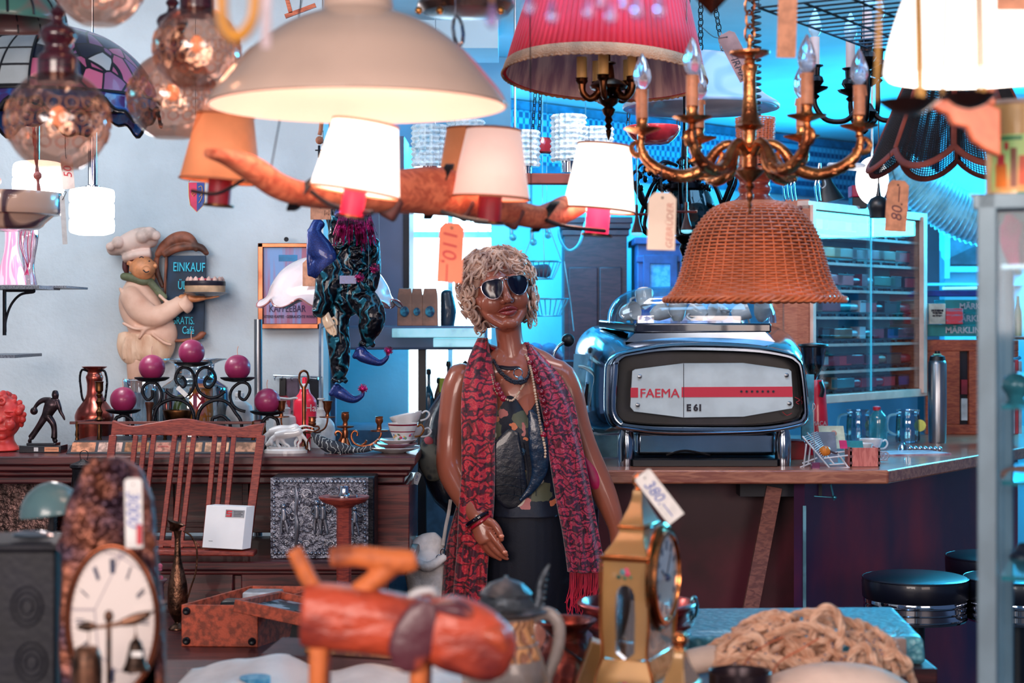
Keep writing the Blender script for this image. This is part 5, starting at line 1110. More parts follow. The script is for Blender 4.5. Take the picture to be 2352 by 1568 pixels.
# ---------------- frilled white lampshade
Y=5.25; u=U(Y); t=thing('frilled_lampshade',tuple(W(757,705,Y)),'milky white glass lampshade with frilled pink-edged rim behind the marionette','lampshade')
mlk=mt('milk_glass',(228,208,210),0.15,var=0.03,coat=0.8,sss=0.1); b=W(757,HY,Y)
PRm=cr([(8,588),(60,594),(105,618),(132,655),(142,682),(158,697)],6)
def fr_(p,q):
    i=min(int(q*(len(PRm)-1)),len(PRm)-2); f=q*(len(PRm)-1)-i; r=PRm[i][0]*(1-f)+PRm[i+1][0]*f; y=PRm[i][1]*(1-f)+PRm[i+1][1]*f
    w=max(0,(q-0.72)/0.28)**1.5; a=tau*p; r+=w*9*cos(11*a); y+=w*9*sin(11*a+0.7)
    return (b.x+r*u*cos(a),Y+r*u*sin(a),CH+(HY-y)*u)
mb=MB(mlk); mb.grid(fr_,180,40,closed_u=True); obj('glass_bell',mb,t,recalc=False,solid=0.003)
mb=MB(mt('pink_glass_edge',(190,120,120),0.15,coat=0.8)); mb.tube([fr_(j/180,1) for j in range(180)],0.003,n=6,closed=True); obj('rim_edge',mb,t)
mb=MB(brassdk); PL(mb,Y,757,[(10,588),(12,580),(3,572)],n=20); p=W(757,575,Y); mb.tube([tuple(p),(p.x,p.y,ZC)],0.002,n=6); obj('hanger',mb,t)
tag(714,625,5.06,38,64,tagp,'buff card tag stuck on the frilled white lampshade, marked 12',text='12',ink=inkk,ts=0.3,troll=0,toff=(12,0),clip=0.3,string=[(720,585,5.1)])
tag(736,489,4.6,46,30,tagp,'buff printed card tag hanging just below the yoke beam beside the marionette',text='Name\nArt.\nBetrag',ink=inkk,ts=0.15,clip=0.02,string=[(740,470,4.62),(742,300,4.64)],toff=(10,0))
# ---------------- marionette
G=lambda q: cv(q,3.265,680,460)
Y=4.78; u=U(Y); t=thing('marionette',tuple(W(800,925,Y)),'hanging harlequin marionette in shiny blue-black suit with pointed glitter shoes','marionette')
suit=mt('harlequin_suit',(16,92,112),0.3,0.5,kind='magic',c2=(6,10,24),vs=13,thr=(0.72,0.9),bump=0.5,coat=0.3); glt=mt('blue_glitter',(24,50,120),0.4,0.4,kind='voro',c2=(20,36,96),vs=260,coat=0.3); pom=mt('magenta_tinsel',(190,30,110),0.35,0.5,var=0.3,vs=60)
mb=MB(suit)
mb.L(Y,G([(290,60,0,100,70),(390,180,0,170,110),(420,330,0,165,110),(400,480,0,180,115),(390,620,0,190,125),(420,740,0,190,125),(450,800,0,140,100)]),n=30,cap=0.5)
mb.L(Y,G([(270,470,-60,110,80),(260,620,-80,110,80),(220,740,-90,80,66),(190,830,-90,62,56)]),n=24); mb.L(Y,G([(590,320,-20,40,50),(600,480,-40,40,50),(590,560,-60,48,50),(560,640,-70,60,50)]),n=20)
mb.L(Y,G([(320,790,-10,100,80),(310,950,-20,90,76),(325,1100,-20,84,74),(330,1240,-20,72,66),(320,1320,-20,48,46)]),n=24,cap=0.5)
mb.L(Y,G([(520,760,-60,110,80),(580,860,-90,100,80),(560,960,-80,90,74),(540,1040,-70,50,50)]),n=24,cap=0.5)
random.seed(6)
for i in range(60):
    x=random.uniform(230,580); y=random.uniform(250,780); a=random.uniform(-1,1); mb.L(Y,G([(x-30*cos(a),y-30*sin(a),-105,9,14),(x,y+8,-118,12,16),(x+30*cos(a),y+30*sin(a),-105,9,14)]),n=8)
for (x,y) in ((325,1350),(530,1080),(190,850)):
    for k in range(12): a=tau*k/12; mb.sphere(tuple(W(*G([(x+52*cos(a),y+10*sin(a*3))])[0],Y+(50 if x!=530 else 30)*sin(a)*u*0.3-0.02)),16/3.265*u,n=8,k=6)
obj('suit',mb,t,remesh=0.0028,smooth=1)
mb=MB(glt); mb.L(Y,G([(180,170,-60,50,30),(150,240,-90,50,30),(190,360,-110,90,36),(240,440,-115,80,36),(180,520,-110,70,30),(140,560,-100,40,20)]),n=20); mb.L(Y,G([(110,230,-90,18,16),(110,400,-105,22,20),(118,560,-100,22,18)]),n=12); obj('glitter_cape',mb,t,remesh=0.003,smooth=3)
mb=MB(glt); mb.L(Y,G([(330,110,-60,40,50),(400,95,-80,40,50),(460,100,-60,30,40)]),n=14); mb.box(tuple(W(*G([(390,595)])[0],Y-0.055)),(0.045,0.012,0.022)); obj('collar',mb,t)
mb=MB(pom)
for i in range(130):
    x=random.uniform(320,560); x2=x+(x-440)*random.uniform(.15,.6)+random.uniform(-10,10); y2=random.uniform(230,345)+(60 if 480<x<520 else 0)
    p=G([(x,105),((x+x2)/2,(105+y2)/2),(x2,y2)]); mb.tube([tuple(W(p[0][0],p[0][1],Y-0.05)),tuple(W(p[1][0],p[1][1],Y-0.078-random.uniform(0,.01))),tuple(W(p[2][0],p[2][1],Y-0.066))],0.0012,n=4,flat=0.4)
obj('tinsel_ruff',mb,t)
for x,y,r in ((475,577,36),(588,510,36),(500,1412,36),(693,1127,34)):
    mb=MB(pom); c=W(*G([(x,y)])[0],Y-(0.085 if y<700 else 0.06)); rr=r/3.265*u
    mb.sphere(tuple(c),rr*0.7,n=12,k=8)
    for i in range(110):
        d=Vector((random.gauss(0,1),random.gauss(0,1),random.gauss(0,1))).normalized(); mb.tube([tuple(c+d*rr*.5),tuple(c+d*rr*1.05)],0.0006,n=3)
    obj('pompom',mb,t)
for pts in ([(310,1400,-20,34,30),(330,1440,-30,50,34),(400,1480,-30,36,30),(450,1490,-30,26,24),(500,1460,-30,16,16),(505,1430,-30,10,10)],[(490,1120,-60,44,32),(510,1165,-60,50,34),(580,1200,-60,36,30),(640,1215,-60,24,22),(685,1180,-60,16,16),(690,1150,-60,10,10)]):
    mb=MB(glt); mb.L(Y,G([(pts[0][0]-45,pts[0][1]+50,pts[0][2],20,24),(pts[0][0]-10,pts[0][1]+30,pts[0][2],44,30)]+pts[1:]),n=18); mb.L(Y,G([pts[0],(pts[0][0]+5,pts[0][1]+50,pts[0][2],44,34)]),n=16); obj('pointed_shoe',mb,t,remesh=0.0022,smooth=2)
mb=MB(mt('doll_porcelain',(244,205,168),0.25,coat=0.5,var=0.03))
mb.L(Y,G([(235,850,-95,26,20),(245,900,-98,38,22),(265,940,-98,42,20)]),n=18)
for pts in ([(292,880),(312,900),(316,930)],[(285,940),(305,975),(308,1005)],[(272,950),(285,990),(292,1014)],[(250,950),(262,985),(275,1005)],[(236,940),(246,970),(260,990)]):
    mb.L(Y,G([(x,y,-98,12-i*2,11-i*2) for i,(x,y) in enumerate(pts)]),n=10,k=4)
obj('hand',mb,t,remesh=0.0011,smooth=1)
mb=MB(mt('nylon_string',(150,190,200),0.3))
for x0,y0,x1 in ((535,330,520),(545,640,530),(628,560,590)): p=W(*G([(x0,y0)])[0],Y-0.06); mb.tube([tuple(p),(W(*G([(x1,0)])[0],Y).x,Y,ZC)],0.0004,n=4)
mb.tube([tuple(W(785,480,Y)),(W(785,480,Y).x,Y,ZC)],0.001,n=5); obj('strings',mb,t)
# ---------------- left wall lights
Y=5.0; u=U(Y); t=thing('ribbed_pendant',tuple(W(211,540,Y)),'glowing white ribbed glass cylinder pendant on a chrome tube','lamp')
litb=mt('lit_opal_ribbed',(255,253,250),0.4,emit=4.0,ec=(255,250,245),var=0)
mb=MB(litb); PL(mb,Y,211,[(30,540),(44,536),(51,530),(51,506),(47,502),(51,498),(51,470),(47,466),(51,462),(51,440),(44,434),(22,430)],n=48,smooth=2); obj('glass_cylinder',mb,t)
mb=MB(chrome); PL(mb,Y,213,[(17,432),(17,427),(11,424),(11,300)],n=24); p=W(213,300,Y); mb.tube([tuple(p),(p.x,p.y,ZC)],0.003,n=8); obj('chrome_tube',mb,t)
light('ribbed_pendant_bulb','POINT',W(211,485,Y-0.1),9,(1,.88,.84),0.06)
Y=4.9; t=thing('ribbed_pendant',tuple(W(88,445,Y)),'very bright white glass pendant behind the marble bowl lamp at far left','lamp')
mb=MB(litb); PL(mb,Y,88,[(20,448),(52,444),(58,436),(58,412),(54,408),(58,404),(56,380),(44,372),(14,368)],n=48,smooth=2); obj('glass_cylinder',mb,t)
mb=MB(chrome); p=W(88,368,Y); mb.tube([tuple(p),(p.x,p.y,ZC)],0.004,n=8); obj('stem',mb,t)
light('ribbed_pendant_bulb','POINT',W(70,470,Y-0.3),5,(1,.85,.82),0.06)
tag(155,395,4.5,28,78,mt('tag_card_bright',(248,226,215),0.7),'pale tag with red handwriting hanging beside the bright pendants at far left',text='50',ink=inkr,ts=0.35,roll=0.08,string=[(150,340,4.5),(150,200,4.5)])
# ---------------- marble bowl lamp + rope + pink glass + shelf
Y=4.5; u=U(Y); t=thing('marble_bowl_lamp',tuple(W(20,530,Y)),'veined alabaster bowl lamp hanging by ropes at the left edge','lamp')
mbm=mt('alabaster_veined',(222,182,160),0.2,kind='magic',c2=(90,66,76),vs=3.0,thr=(0.02,0.2),coat=0.6)
mb=MB(mbm); PL(mb,Y,10,[(5,530),(40,529),(78,524),(90,512),(104,500),(112,494),(124,492),(128,480),(130,448),(127,446),(110,450)],n=72,smooth=2,cap=False); obj('bowl',mb,t,recalc=False,solid=0.003)
for a in (-0.55,2.0,4.0):
    mb=MB(mt('twisted_rope_pink',(190,110,105),0.8,bump=0.5,bs=120)); c=W(10,HY,Y); p0=Vector((c.x+112*u*cos(a),Y+112*u*sin(a),CH+(HY-448)*u)); p1=Vector((c.x+30*u*cos(a),Y,ZC))
    N_=40
    for s in(0,pi): mb.tube([tuple(p0.lerp(p1,i/N_)+Vector((0.003*cos(i*1.3+s),0.003*sin(i*1.3+s),0))) for i in range(N_+1)],0.0032,n=6)
    mb.sphere(tuple(p0.lerp(p1,0.06)),0.011,n=12,k=8); obj('rope',mb,t)
tag(146,505,4.45,11,112,tagw,'thin white tag seen edge-on hanging from the marble bowl lamp',roll=0.06,string=[(152,440,4.45),(136,446,4.46)],yaw=0.3)
Y=4.75; t=thing('glass_shelf',tuple(W(60,770,Y)),'granite-grey wall shelf on curved black iron brackets at the far left','shelf')
mb=MB(mt('granite_speckled',(110,118,130),0.4,vs=260,c2=(60,66,80))); BX(mb,-60,655,90,663,Y,Y+0.22); BX(mb,60,656,152,661,Y+0.15,Y+0.4); obj('shelf_board',mb,t)
for px in (2,): 
    mb=MB(iron); TP(mb,Y,[(70,664,.03),(70,670,.03),(40,676,.03),(18,700,.03),(6,735,.03),(5,762,.03)],3,n=8,k=5); TP(mb,Y,[(3,664,.03),(3,770,.03)],4.5,n=8); TP(mb,Y,[(3,667,.03),(74,667,.03)],3,n=8); obj('bracket',mb,t)
mb=MB(MATS['granite_speckled']); BX(mb,-60,815,34,822,5.2,5.5); obj('small_shelf',mb,None,'small grey shelf end at the far left edge below the bracket','shelf')
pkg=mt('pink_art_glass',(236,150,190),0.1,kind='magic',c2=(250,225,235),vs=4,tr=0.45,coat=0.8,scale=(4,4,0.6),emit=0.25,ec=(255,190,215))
Yv=Y+0.1
t=thing('pink_vase',tuple(W(26,655,Yv)),'pink streaked glass vase flaring at the foot, under the marble bowl lamp','vase')
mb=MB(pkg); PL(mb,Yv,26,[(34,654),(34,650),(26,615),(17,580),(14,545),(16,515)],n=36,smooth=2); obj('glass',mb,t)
t=thing('clear_vase',tuple(W(66,655,Yv+.02)),'slim clear glass vase with pink veins beside the pink one','vase')
mb=MB(glass('veined_glass',(250,236,240),0.03,0.8,0.8)); PL(mb,Yv+.02,66,[(2,654),(18,654),(18,648),(12,610),(20,560),(22,530),(14,515)],n=32,smooth=2,cap=False); v=obj('glass',mb,t,recalc=False)
mb=MB(mt('red_vein_glass',(180,40,90),0.2)); 
for k in range(4): TP(mb,Yv,[(58+k*8,520,-.02),(50+k*9,560,-.022),(62+k*3,600,-.012),(70-k*3,632,-.02)],1.0,n=5,k=4)
obj('vein',mb,v)
mb=MB(mt('hemp_cord_knot',(190,120,90),0.7,bump=0.4,bs=200)); TP(mb,4.6,[(741,200),(738,285),(734,310)],5,n=10,k=3); mb.sphere(tuple(W(734,322,4.6)),.011,n=14,k=10); mb.m(iron); TP(mb,4.6,[(733,334),(733,362)],3,n=8); TP(mb,4.6,[(724,345),(744,345)],1.6,n=6); p=W(741,200,4.6); mb.tube([tuple(p),(p.x,p.y,ZC)],.0015,n=5); obj('knotted_cord',mb,None,'short tan knotted cord with black metal end hanging below the cream dome','cord')
# paddles and cloths hanging on hooks
Y=5.735
for (pts,m,lb,cat,nm) in (([(640,905),(652,900),(660,912),(660,940),(636,945),(632,925)],mt('paddle_red',(180,30,60),0.5),'red table tennis paddle with black handle hanging on the wall','paddle','paddle'),
  ([(655,870),(684,868),(690,940),(660,950)],mt('cloth_mauve',(120,100,118),0.8),'mauve-grey cloth hanging on wall hooks behind the red bottle','cloth','hanging_cloth'),
  ([(700,868),(735,872),(738,940),(730,985),(706,985),(696,930)],mt('cloth_black',(22,24,36),0.8),'black bag hanging on the wall right of the red bottle','bag','hanging_bag')):
    if nm=='paddle':
        t=thing(nm,tuple(W(646,945,Y)),lb,cat); mb=MB(m); c=W(647,925,Y); mb.lathe([(0.03,0),(0.03,0.012)],c=tuple(c),n=28,rot=(pi/2,0,0)); obj('blade',mb,t); mb=MB(blk); mb.bar(tuple(W(649,908,Y-.006)),tuple(W(650,868,Y-.006)),0.02,0.02); obj('handle',mb,t)
    else:
        mb=MB(m); mb.PP(Y-.01,pts,0.03); obj(nm,mb,None,lb,cat,bev=0.006)
mb=MB(chrome); TP(mb,Y+0.015,[(628,862),(740,866)],2,n=8)
for x in (634,650,672,690,712,732): TP(mb,Y+0.015,[(x,864),(x,872,-.03),(x,866,-.045)],1.4,n=6)
obj('hook_rail',mb,None,'chrome hook rail on the wall above the hanging cloths','hook rail')
mb=MB(mt('wall_pipe',(120,140,165),0.5)); TP(mb,5.70,[(745,748),(738,752),(735,765),(735,1020),(735,1700)],3,n=10,k=3); obj('pipe',mb,None,'thin painted pipe running down the wall corner','pipe')
# ---------------- mannequin
Y=5.0; u=U(Y); sk=mt('mannequin_skin',(176,98,76),0.28,var=0.04,vs=4,coat=0.25,sss=0.05)
t=thing('mannequin',(W(1215,0,Y).x,Y,0),'tanned female shop mannequin with curly blond wig, standing at the centre','mannequin')
mb=MB(sk)
Q=lambda *a: mb.L(Y,*a)
mb.L(Y,[(1212,880,10,60,52),(1212,940,10,72,74),(1210,1000,10,74,82),(1208,1070,10,66,70),(1206,1130,10,70,72),(1208,1200,10,92,90),(1208,1290,10,98,95)],n=32,cap=0.4)
mb.L(Y,[(1100,866,0,34,34),(1150,852,5,40,42),(1185,846,8,42,46),(1230,850,8,40,44),(1282,862,0,36,36)],n=28)
mb.L(Y,[(1150,840,5,52,38),(1170,850,8,78,46),(1190,880,8,108,56),(1198,920,8,100,62)],n=28)
mb.L(Y,[(1166,735,-2,31,34),(1170,775,2,30,33),(1176,810,5,33,36),(1184,850,8,46,42)],n=24,cap=0.2)
# arms
def LA(secs,**kw): LY(mb,[(q[0],q[1],Y+q[2]*u,q[3],q[4]) for q in secs],**kw)
LA([(1062,866,0,36,36),(1050,900,0,37,38),(1040,960,-2,33,36),(1034,1020,-6,31,34),(1036,1075,-20,33,34),(1056,1120,-52,31,31),(1080,1160,-86,26,26),(1098,1186,-108,21,20)],n=28)
LA([(1290,866,0,34,34),(1306,900,0,34,36),(1322,960,0,30,34),(1342,1020,0,28,32),(1362,1075,0,30,32),(1386,1130,-4,29,30),(1406,1180,-8,24,26),(1416,1215,-10,19,20),(1424,1250,-12,22,14),(1430,1290,-14,18,12)],n=28)
LA([(1098,1184,-108,21,19),(1106,1205,-116,25,16),(1116,1226,-122,28,14),(1122,1240,-126,25,12)],n=20,cap=0.5)
for pts in ([(1126,1222,-132,9),(1138,1240,-136,8.5),(1150,1256,-138,7.5),(1160,1270,-138,6),(1165,1276,-138,4)],[(1118,1232,-124,9),(1130,1252,-126,8.5),(1144,1268,-128,7.5),(1158,1279,-128,6),(1166,1283,-128,4)],[(1108,1234,-114,8.5),(1118,1256,-116,8),(1134,1273,-118,7),(1150,1284,-118,5)],[(1100,1228,-104,7.5),(1108,1250,-106,7),(1120,1267,-108,6),(1136,1279,-108,4.5)],
            [(1112,1196,-120,10),(1128,1198,-134,9),(1141,1211,-142,8.5),(1149,1227,-145,7.5),(1153,1239,-145,5)]):
    LA([(a,b_,c,r,r) for a,b_,c,r in pts],n=14,k=4)
# head
hc=W(1146,668,Y-0.004); HR=Matrix.Translation(hc)@Matrix.Rotation(-0.17,4,'Y')@Matrix.Rotation(0.20,4,'Z')@Matrix.Rotation(-0.06,4,'X')
def hp(x,y,z): return HR@Vector((x*u,y*u,z*u))
def hl(secs,**kw): mb.loft([tuple(hp(a,b_,c))+(d*u,e*u) for a,b_,c,d,e in secs],**kw)
hl([(0,12,60,48,58),(0,8,40,60,72),(0,4,10,61,76),(0,-4,-20,57,68),(0,-14,-45,48,54),(0,-24,-66,36,40),(0,-34,-82,22,26)],n=40,cap=0.5)
mb.sphere(tuple(hp(0,-56,-80)),17*u,n=20,k=14,sc=(1.1,.8,.75))          # chin
for s in(-1,1):
    mb.sphere(tuple(hp(s*30,-48,-28)),26*u,n=20,k=14,sc=(1,.7,1))           # cheeks
    hl([(s*50,-10,-20,12,30),(s*38,-26,-55,13,26),(s*12,-46,-82,12,18)],n=16)  # jaw
    mb.sphere(tuple(hp(s*24,-62,8)),13*u,n=16,k=10,sc=(1.2,.5,.7))
    hl([(s*8,-66,20,5,6),(s*26,-67,24,5,6),(s*44,-52,18,4,6)],n=10)
hl([(0,-62,14,6,8),(0,-72,-4,7,8),(0,-80,-20,8.5,9),(0,-82,-29,10,9)],n=16,k=5)
for s in(-1,1): mb.sphere(tuple(hp(s*9,-72,-31)),7*u,n=12,k=8)
obj('body',mb,t,remesh=0.0030,smooth=2)
lip=mt('mannequin_lips',(190,70,66),0.15,coat=0.8)
mb=MB(lip); hl([(-22,-58,-51,1.5,3),(-12,-66,-48,4,4.5),(-3,-70,-46,5,5),(0,-69,-47,4,5),(3,-70,-46,5,5),(12,-66,-48,4,4.5),(22,-58,-51,1.5,3)],n=12,k=4); hl([(-19,-59,-54,1.5,3),(-9,-66,-57,5,5),(0,-68,-58,5.5,5.5),(9,-66,-57,5,5),(19,-59,-54,1.5,3)],n=12,k=4); obj('lips',mb,t)
mb=MB(mt('nail_varnish',(235,140,110),0.2,coat=0.8))
for px,py,dy in ((1160,1268,-144),(1152,1231,-153)): mb.sphere(tuple(W(px,py,Y+dy*u)),5*u,n=12,k=8,sc=(1.2,.4,.9))
obj('fingernails',mb,t)
# hair: curls
hairm=mt('blond_wig_curls',(222,176,150),0.4,kind='noise',vs=24,c2=(140,98,86),scale=(1,1,1),thr=(0.35,0.62),sheen=0.3)
mb=MB(hairm); random.seed(21)
hl([(0,20,78,40,46),(0,18,58,68,76),(0,20,30,78,84),(0,26,-5,74,74),(0,34,-35,64,58),(0,38,-58,48,40)],n=32,cap=0.6)
cap_=MB(hairm); cap_.v=mb.v; cap_.f=mb.f; cap_.mi=mb.mi
def curl(c,r,ax,n=16,th=4.0,turn=2.2,grow=5):
    ax=ax.normalized(); e=ax.orthogonal().normalized(); f=ax.cross(e); a0=random.uniform(0,tau); dr=random.choice((-1,1))
    pts=[]; R_=[]
    for i in range(n+1):
        q=i/n; a=a0+dr*q*turn*pi; rr=r*(1-0.55*q); pts.append(tuple(c+(e*cos(a)+f*sin(a))*rr*u+ax*(grow*q*u))); R_.append(max(0.4,th*sin(pi*min(1,q*0.9+0.08))**0.6)*u)
    mb.tube(pts,R_,n=6)
def onhead(az,z):
    # az: 0 right of the picture, -pi/2 towards the viewer; z in head px
    k=max(0.1,1-((z-18)/82)**2)**0.5 if z>18 else max(0.35,1-((18-z)/110)**2)**0.5
    return Vector((86*k*cos(az),20+88*k*sin(az),min(z,92)))
cnt=0
while cnt<560:
    az=random.uniform(0,tau); z=random.uniform(-72,98) if cnt%3 else random.uniform(52,100)
    front=sin(az)<-0.35
    if front and z<38: continue
    if sin(az)<-0.05 and z<-55: continue
    p=onhead(az,z); nn=(p-Vector((0,20,10)))
    c=hp(*(p+nn.normalized()*random.uniform(-6,6))); d=HR.to_3x3()@nn
    for s in range(1): 
        curl(c,random.uniform(9,19),d,th=random.uniform(2.0,3.6),turn=random.uniform(1.2,2.6),grow=random.uniform(2,9))
    cnt+=1
for i in range(90): # sweeping fringe across the forehead
    x=random.uniform(-66,62); z0=random.uniform(44,92); q0=Vector((x,-52-random.uniform(0,14)+abs(x)*0.45,z0-abs(x)*0.12))
    sw=random.choice((-1,1,1)); pts=[]
    for k in range(7):
        f=k/6; pts.append(tuple(hp(q0.x+sw*24*f+4*sin(f*5+i),q0.y-10*sin(f*pi),q0.z-(24+10*random.random())*f-3*cos(f*6+i))))
    mb.tube(pts,[1*u,2.4*u,3*u,3*u,2.6*u,1.8*u,.8*u],n=6,k=3)
for s in(-1,1):
    for i in range(55): # side locks
        z=random.uniform(-85,30); c=hp(s*(72+random.uniform(-8,10)-max(0,-z-30)*0.32),-8+random.uniform(-26,34),z); curl(c,random.uniform(8,17),HR.to_3x3()@Vector((s,-0.6,0)),th=random.uniform(2.2,3.8),turn=random.uniform(1.5,2.6))
obj('hair',mb,t)
# sunglasses
st_=thing('sunglasses',tuple(hp(0,-80,6)),'aviator sunglasses with dark lenses and thin metal rims on the mannequin','sunglasses')
def lens(s):
    o=[(s*7,14),(s*24,19),(s*44,17),(s*53,6),(s*50,-10),(s*38,-23),(s*22,-24),(s*10,-10)]; o=cr(o,5,True); return o
for s in(-1,1):
    o=lens(s); mb=MB(mt('dark_lens',(14,16,36),0.12,var=0)); n=len(o)
    f=lambda x,z,d=0: tuple(hp(x,-86+d+0.0045*x*x-0.004*z*z*0.3,z+2))
    mb.add([f(0.98*x,z) for x,z in o]+[f(s*30,-2,-3)],[(i,(i+1)%n,n) for i in range(n)]); obj('lens',mb,st_)
    mb=MB(mt('silver_rim',(190,175,180),0.15,1.0)); mb.tube([f(x,z,-0.3) for x,z in o],1.3*u,n=6,closed=True); obj('rim',mb,st_)
    mb=MB(MATS['silver_rim']); mb.tube([f(s*53,8),tuple(hp(s*60,-66,9)),tuple(hp(s*66,-20,6))],1.3*u,n=6,k=3); obj('temple',mb,st_)
mb=MB(MATS['silver_rim']); mb.tube([f(-8,12),f(0,15,-3),f(8,12)],1.3*u,n=6,k=3); mb.tube([f(-12,19),f(0,20,-3),f(12,19)],1.2*u,n=6,k=3); obj('bridge',mb,st_)
mb=MB(chrome); c=hp(9,-84,-32); mb.tube([tuple(c+Vector((3.5*u*cos(a),0,4.5*u*sin(a)))) for a in [tau*j/14 for j in range(14)]],0.9*u,n=5,closed=True); obj('nose_ring',mb,None,'small silver ring in the nostril of the mannequin','ring')
# clothes
def floral():
    M=mt('dark_floral_top',(16,20,36),0.55,var=0,bump=0.2,bs=40); nt=M.node_tree; N=nt.nodes; Lk=nt.links; bs=N['Principled BSDF']
    tc=N.new('ShaderNodeTexCoord')
    prev=None
    for i,(sc,th,c) in enumerate(((16,0.42,(92,92,70)),(22,0.34,(44,84,116)),(20,0.34,(190,110,104)),(21,0.34,(206,190,170)),(26,0.3,(215,120,80)))):
        mp=N.new('ShaderNodeMapping'); mp.inputs['Location'].default_value=(i*7.3,i*3.1,i*1.7); mp.inputs['Scale'].default_value=(1,0.2,1); Lk.new(tc.outputs['Object'],mp.inputs[0])
        nz=N.new('ShaderNodeTexNoise'); nz.inputs['Scale'].default_value=30; nz.inputs['Detail'].default_value=2; Lk.new(mp.outputs[0],nz.inputs['Vector'])
        ad=N.new('ShaderNodeMix'); ad.data_type='VECTOR'; ad.inputs[0].default_value=0.035; Lk.new(mp.outputs[0],ad.inputs[4]); Lk.new(nz.outputs['Color'],ad.inputs[5])
        v=N.new('ShaderNodeTexVoronoi'); v.inputs['Scale'].default_value=sc; v.inputs['Randomness'].default_value=1; Lk.new(ad.outputs[1],v.inputs['Vector'])
        lt=N.new('ShaderNodeMath'); lt.operation='LESS_THAN'; lt.inputs[1].default_value=th; Lk.new(v.outputs['Distance'],lt.inputs[0])
        sc_=N.new('ShaderNodeSeparateColor'); Lk.new(v.outputs['Color'],sc_.inputs[0]); g=N.new('ShaderNodeMath'); g.operation='GREATER_THAN'; g.inputs[1].default_value=0.66 if i else 0.5; Lk.new(sc_.outputs[0],g.inputs[0])
        ml=N.new('ShaderNodeMath'); ml.operation='MULTIPLY'; Lk.new(lt.outputs[0],ml.inputs[0]); Lk.new(g.outputs[0],ml.inputs[1])
        mx=N.new('ShaderNodeMix'); mx.data_type='RGBA'; mx.inputs[7].default_value=rgb(c); Lk.new(ml.outputs[0],mx.inputs[0])
        if prev: Lk.new(prev.outputs[2],mx.inputs[6])
        else: mx.inputs[6].default_value=rgb((20,24,40))
        prev=mx
    Lk.new(prev.outputs[2],bs.inputs['Base Color']); return M
flm_=floral()
mb=MB(flm_)
secs=[(1210,925,10,74,76),(1210,960,10,82,92),(1208,1000,10,86,96),(1208,1070,10,84,84),(1208,1130,10,90,86),(1208,1180,10,104,100)]
pr=cr(secs,6); 
def topf(p,q):
    i=min(int(q*(len(pr)-1)),len(pr)-2); f=q*(len(pr)-1)-i; s=[pr[i][k]*(1-f)+pr[i+1][k]*f for k in range(5)]; a=tau*p
    c=W(s[0],s[1],Y); vn=0.0
    if q<0.45: vn=max(0,-sin(a))*max(0,1-abs(cos(a))*2.6)*-26*(1-q/0.45)+max(0,-sin(a))*min(1,abs(cos(a))*2)*22*(1-q/0.45)
    wv=1+0.02*sin(a*9)*q
    return (c.x+s[3]*u*wv*cos(a),c.y+s[2]*u+s[4]*u*wv*sin(a),c.z+vn*u)
mb.grid(topf,96,40,closed_u=True); obj('floral_top',mb,t,recalc=False,solid=0.002)
mb=MB(mt('quilted_leather_teal',(16,46,74),0.3,coat=0.3,kind='check',c2=(14,38,64),vs=44,bump=0.3)); mb.L(Y,[(1218,938,-90,6,3),(1230,975,-94,18,4),(1236,1020,-94,22,5),(1238,1070,-90,18,4),(1222,1110,-86,10,3),(1195,1140,-84,4,3)],n=20,cap=0.6); obj('leather_lapel',mb,t)
mb=MB(mt('quilted_black',(20,26,42),0.35,coat=0.3,bump=0.2)); mb.L(Y,[(1180,985,-84,14,4),(1165,1030,-86,36,4),(1165,1090,-84,42,5),(1180,1135,-80,34,4),(1190,1150,-80,14,3)],n=20,cap=0.6)
for k in range(6): TP(mb,Y,[(1130+k*18,1010,-.108),(1140+k*18,1070,-.11),(1150+k*16,1130,-.106)],0.7,n=4); TP(mb,Y,[(1126,1030+k*20,-.108),(1165,1024+k*20,-.113),(1205,1034+k*20,-.108)],0.7,n=4)
obj('quilted_front',mb,t)
trs=mt('black_trousers',(10,13,30),0.7,var=0.05,bump=0.1,bs=300)
mb=MB(trs); 
mb.L(Y,[(1208,1172,10,96,96),(1208,1230,10,104,102),(1206,1320,10,104,104),(1204,1400,10,96,98)],n=32,cap=0.2)
for s in(-1,1):
    base=[(1206+s*46,1330,10,62,80),(1206+s*46,1480,10,56,70),(1206+s*44,1620,10,46,56),(1206+s*42,1780,10,40,46),(1206+s*40,1900,10,36,42)]; mb.L(Y,base,n=24,cap=0.3)
obj('trousers',mb,t,remesh=0.004,smooth=2)
mb=MB(blk); c=W(1206,0,Y); mb.lathe([(0.17,0),(0.17,0.012),(0.02,0.016),(0.014,0.06)],c=(c.x,Y,0),n=40); obj('base_plate',mb,t)
mb=MB(chrome); mb.tube([(c.x,Y+0.02,0.01),(c.x,Y+0.02,0.9)],0.012,n=12); obj('stand_pole',mb,t)
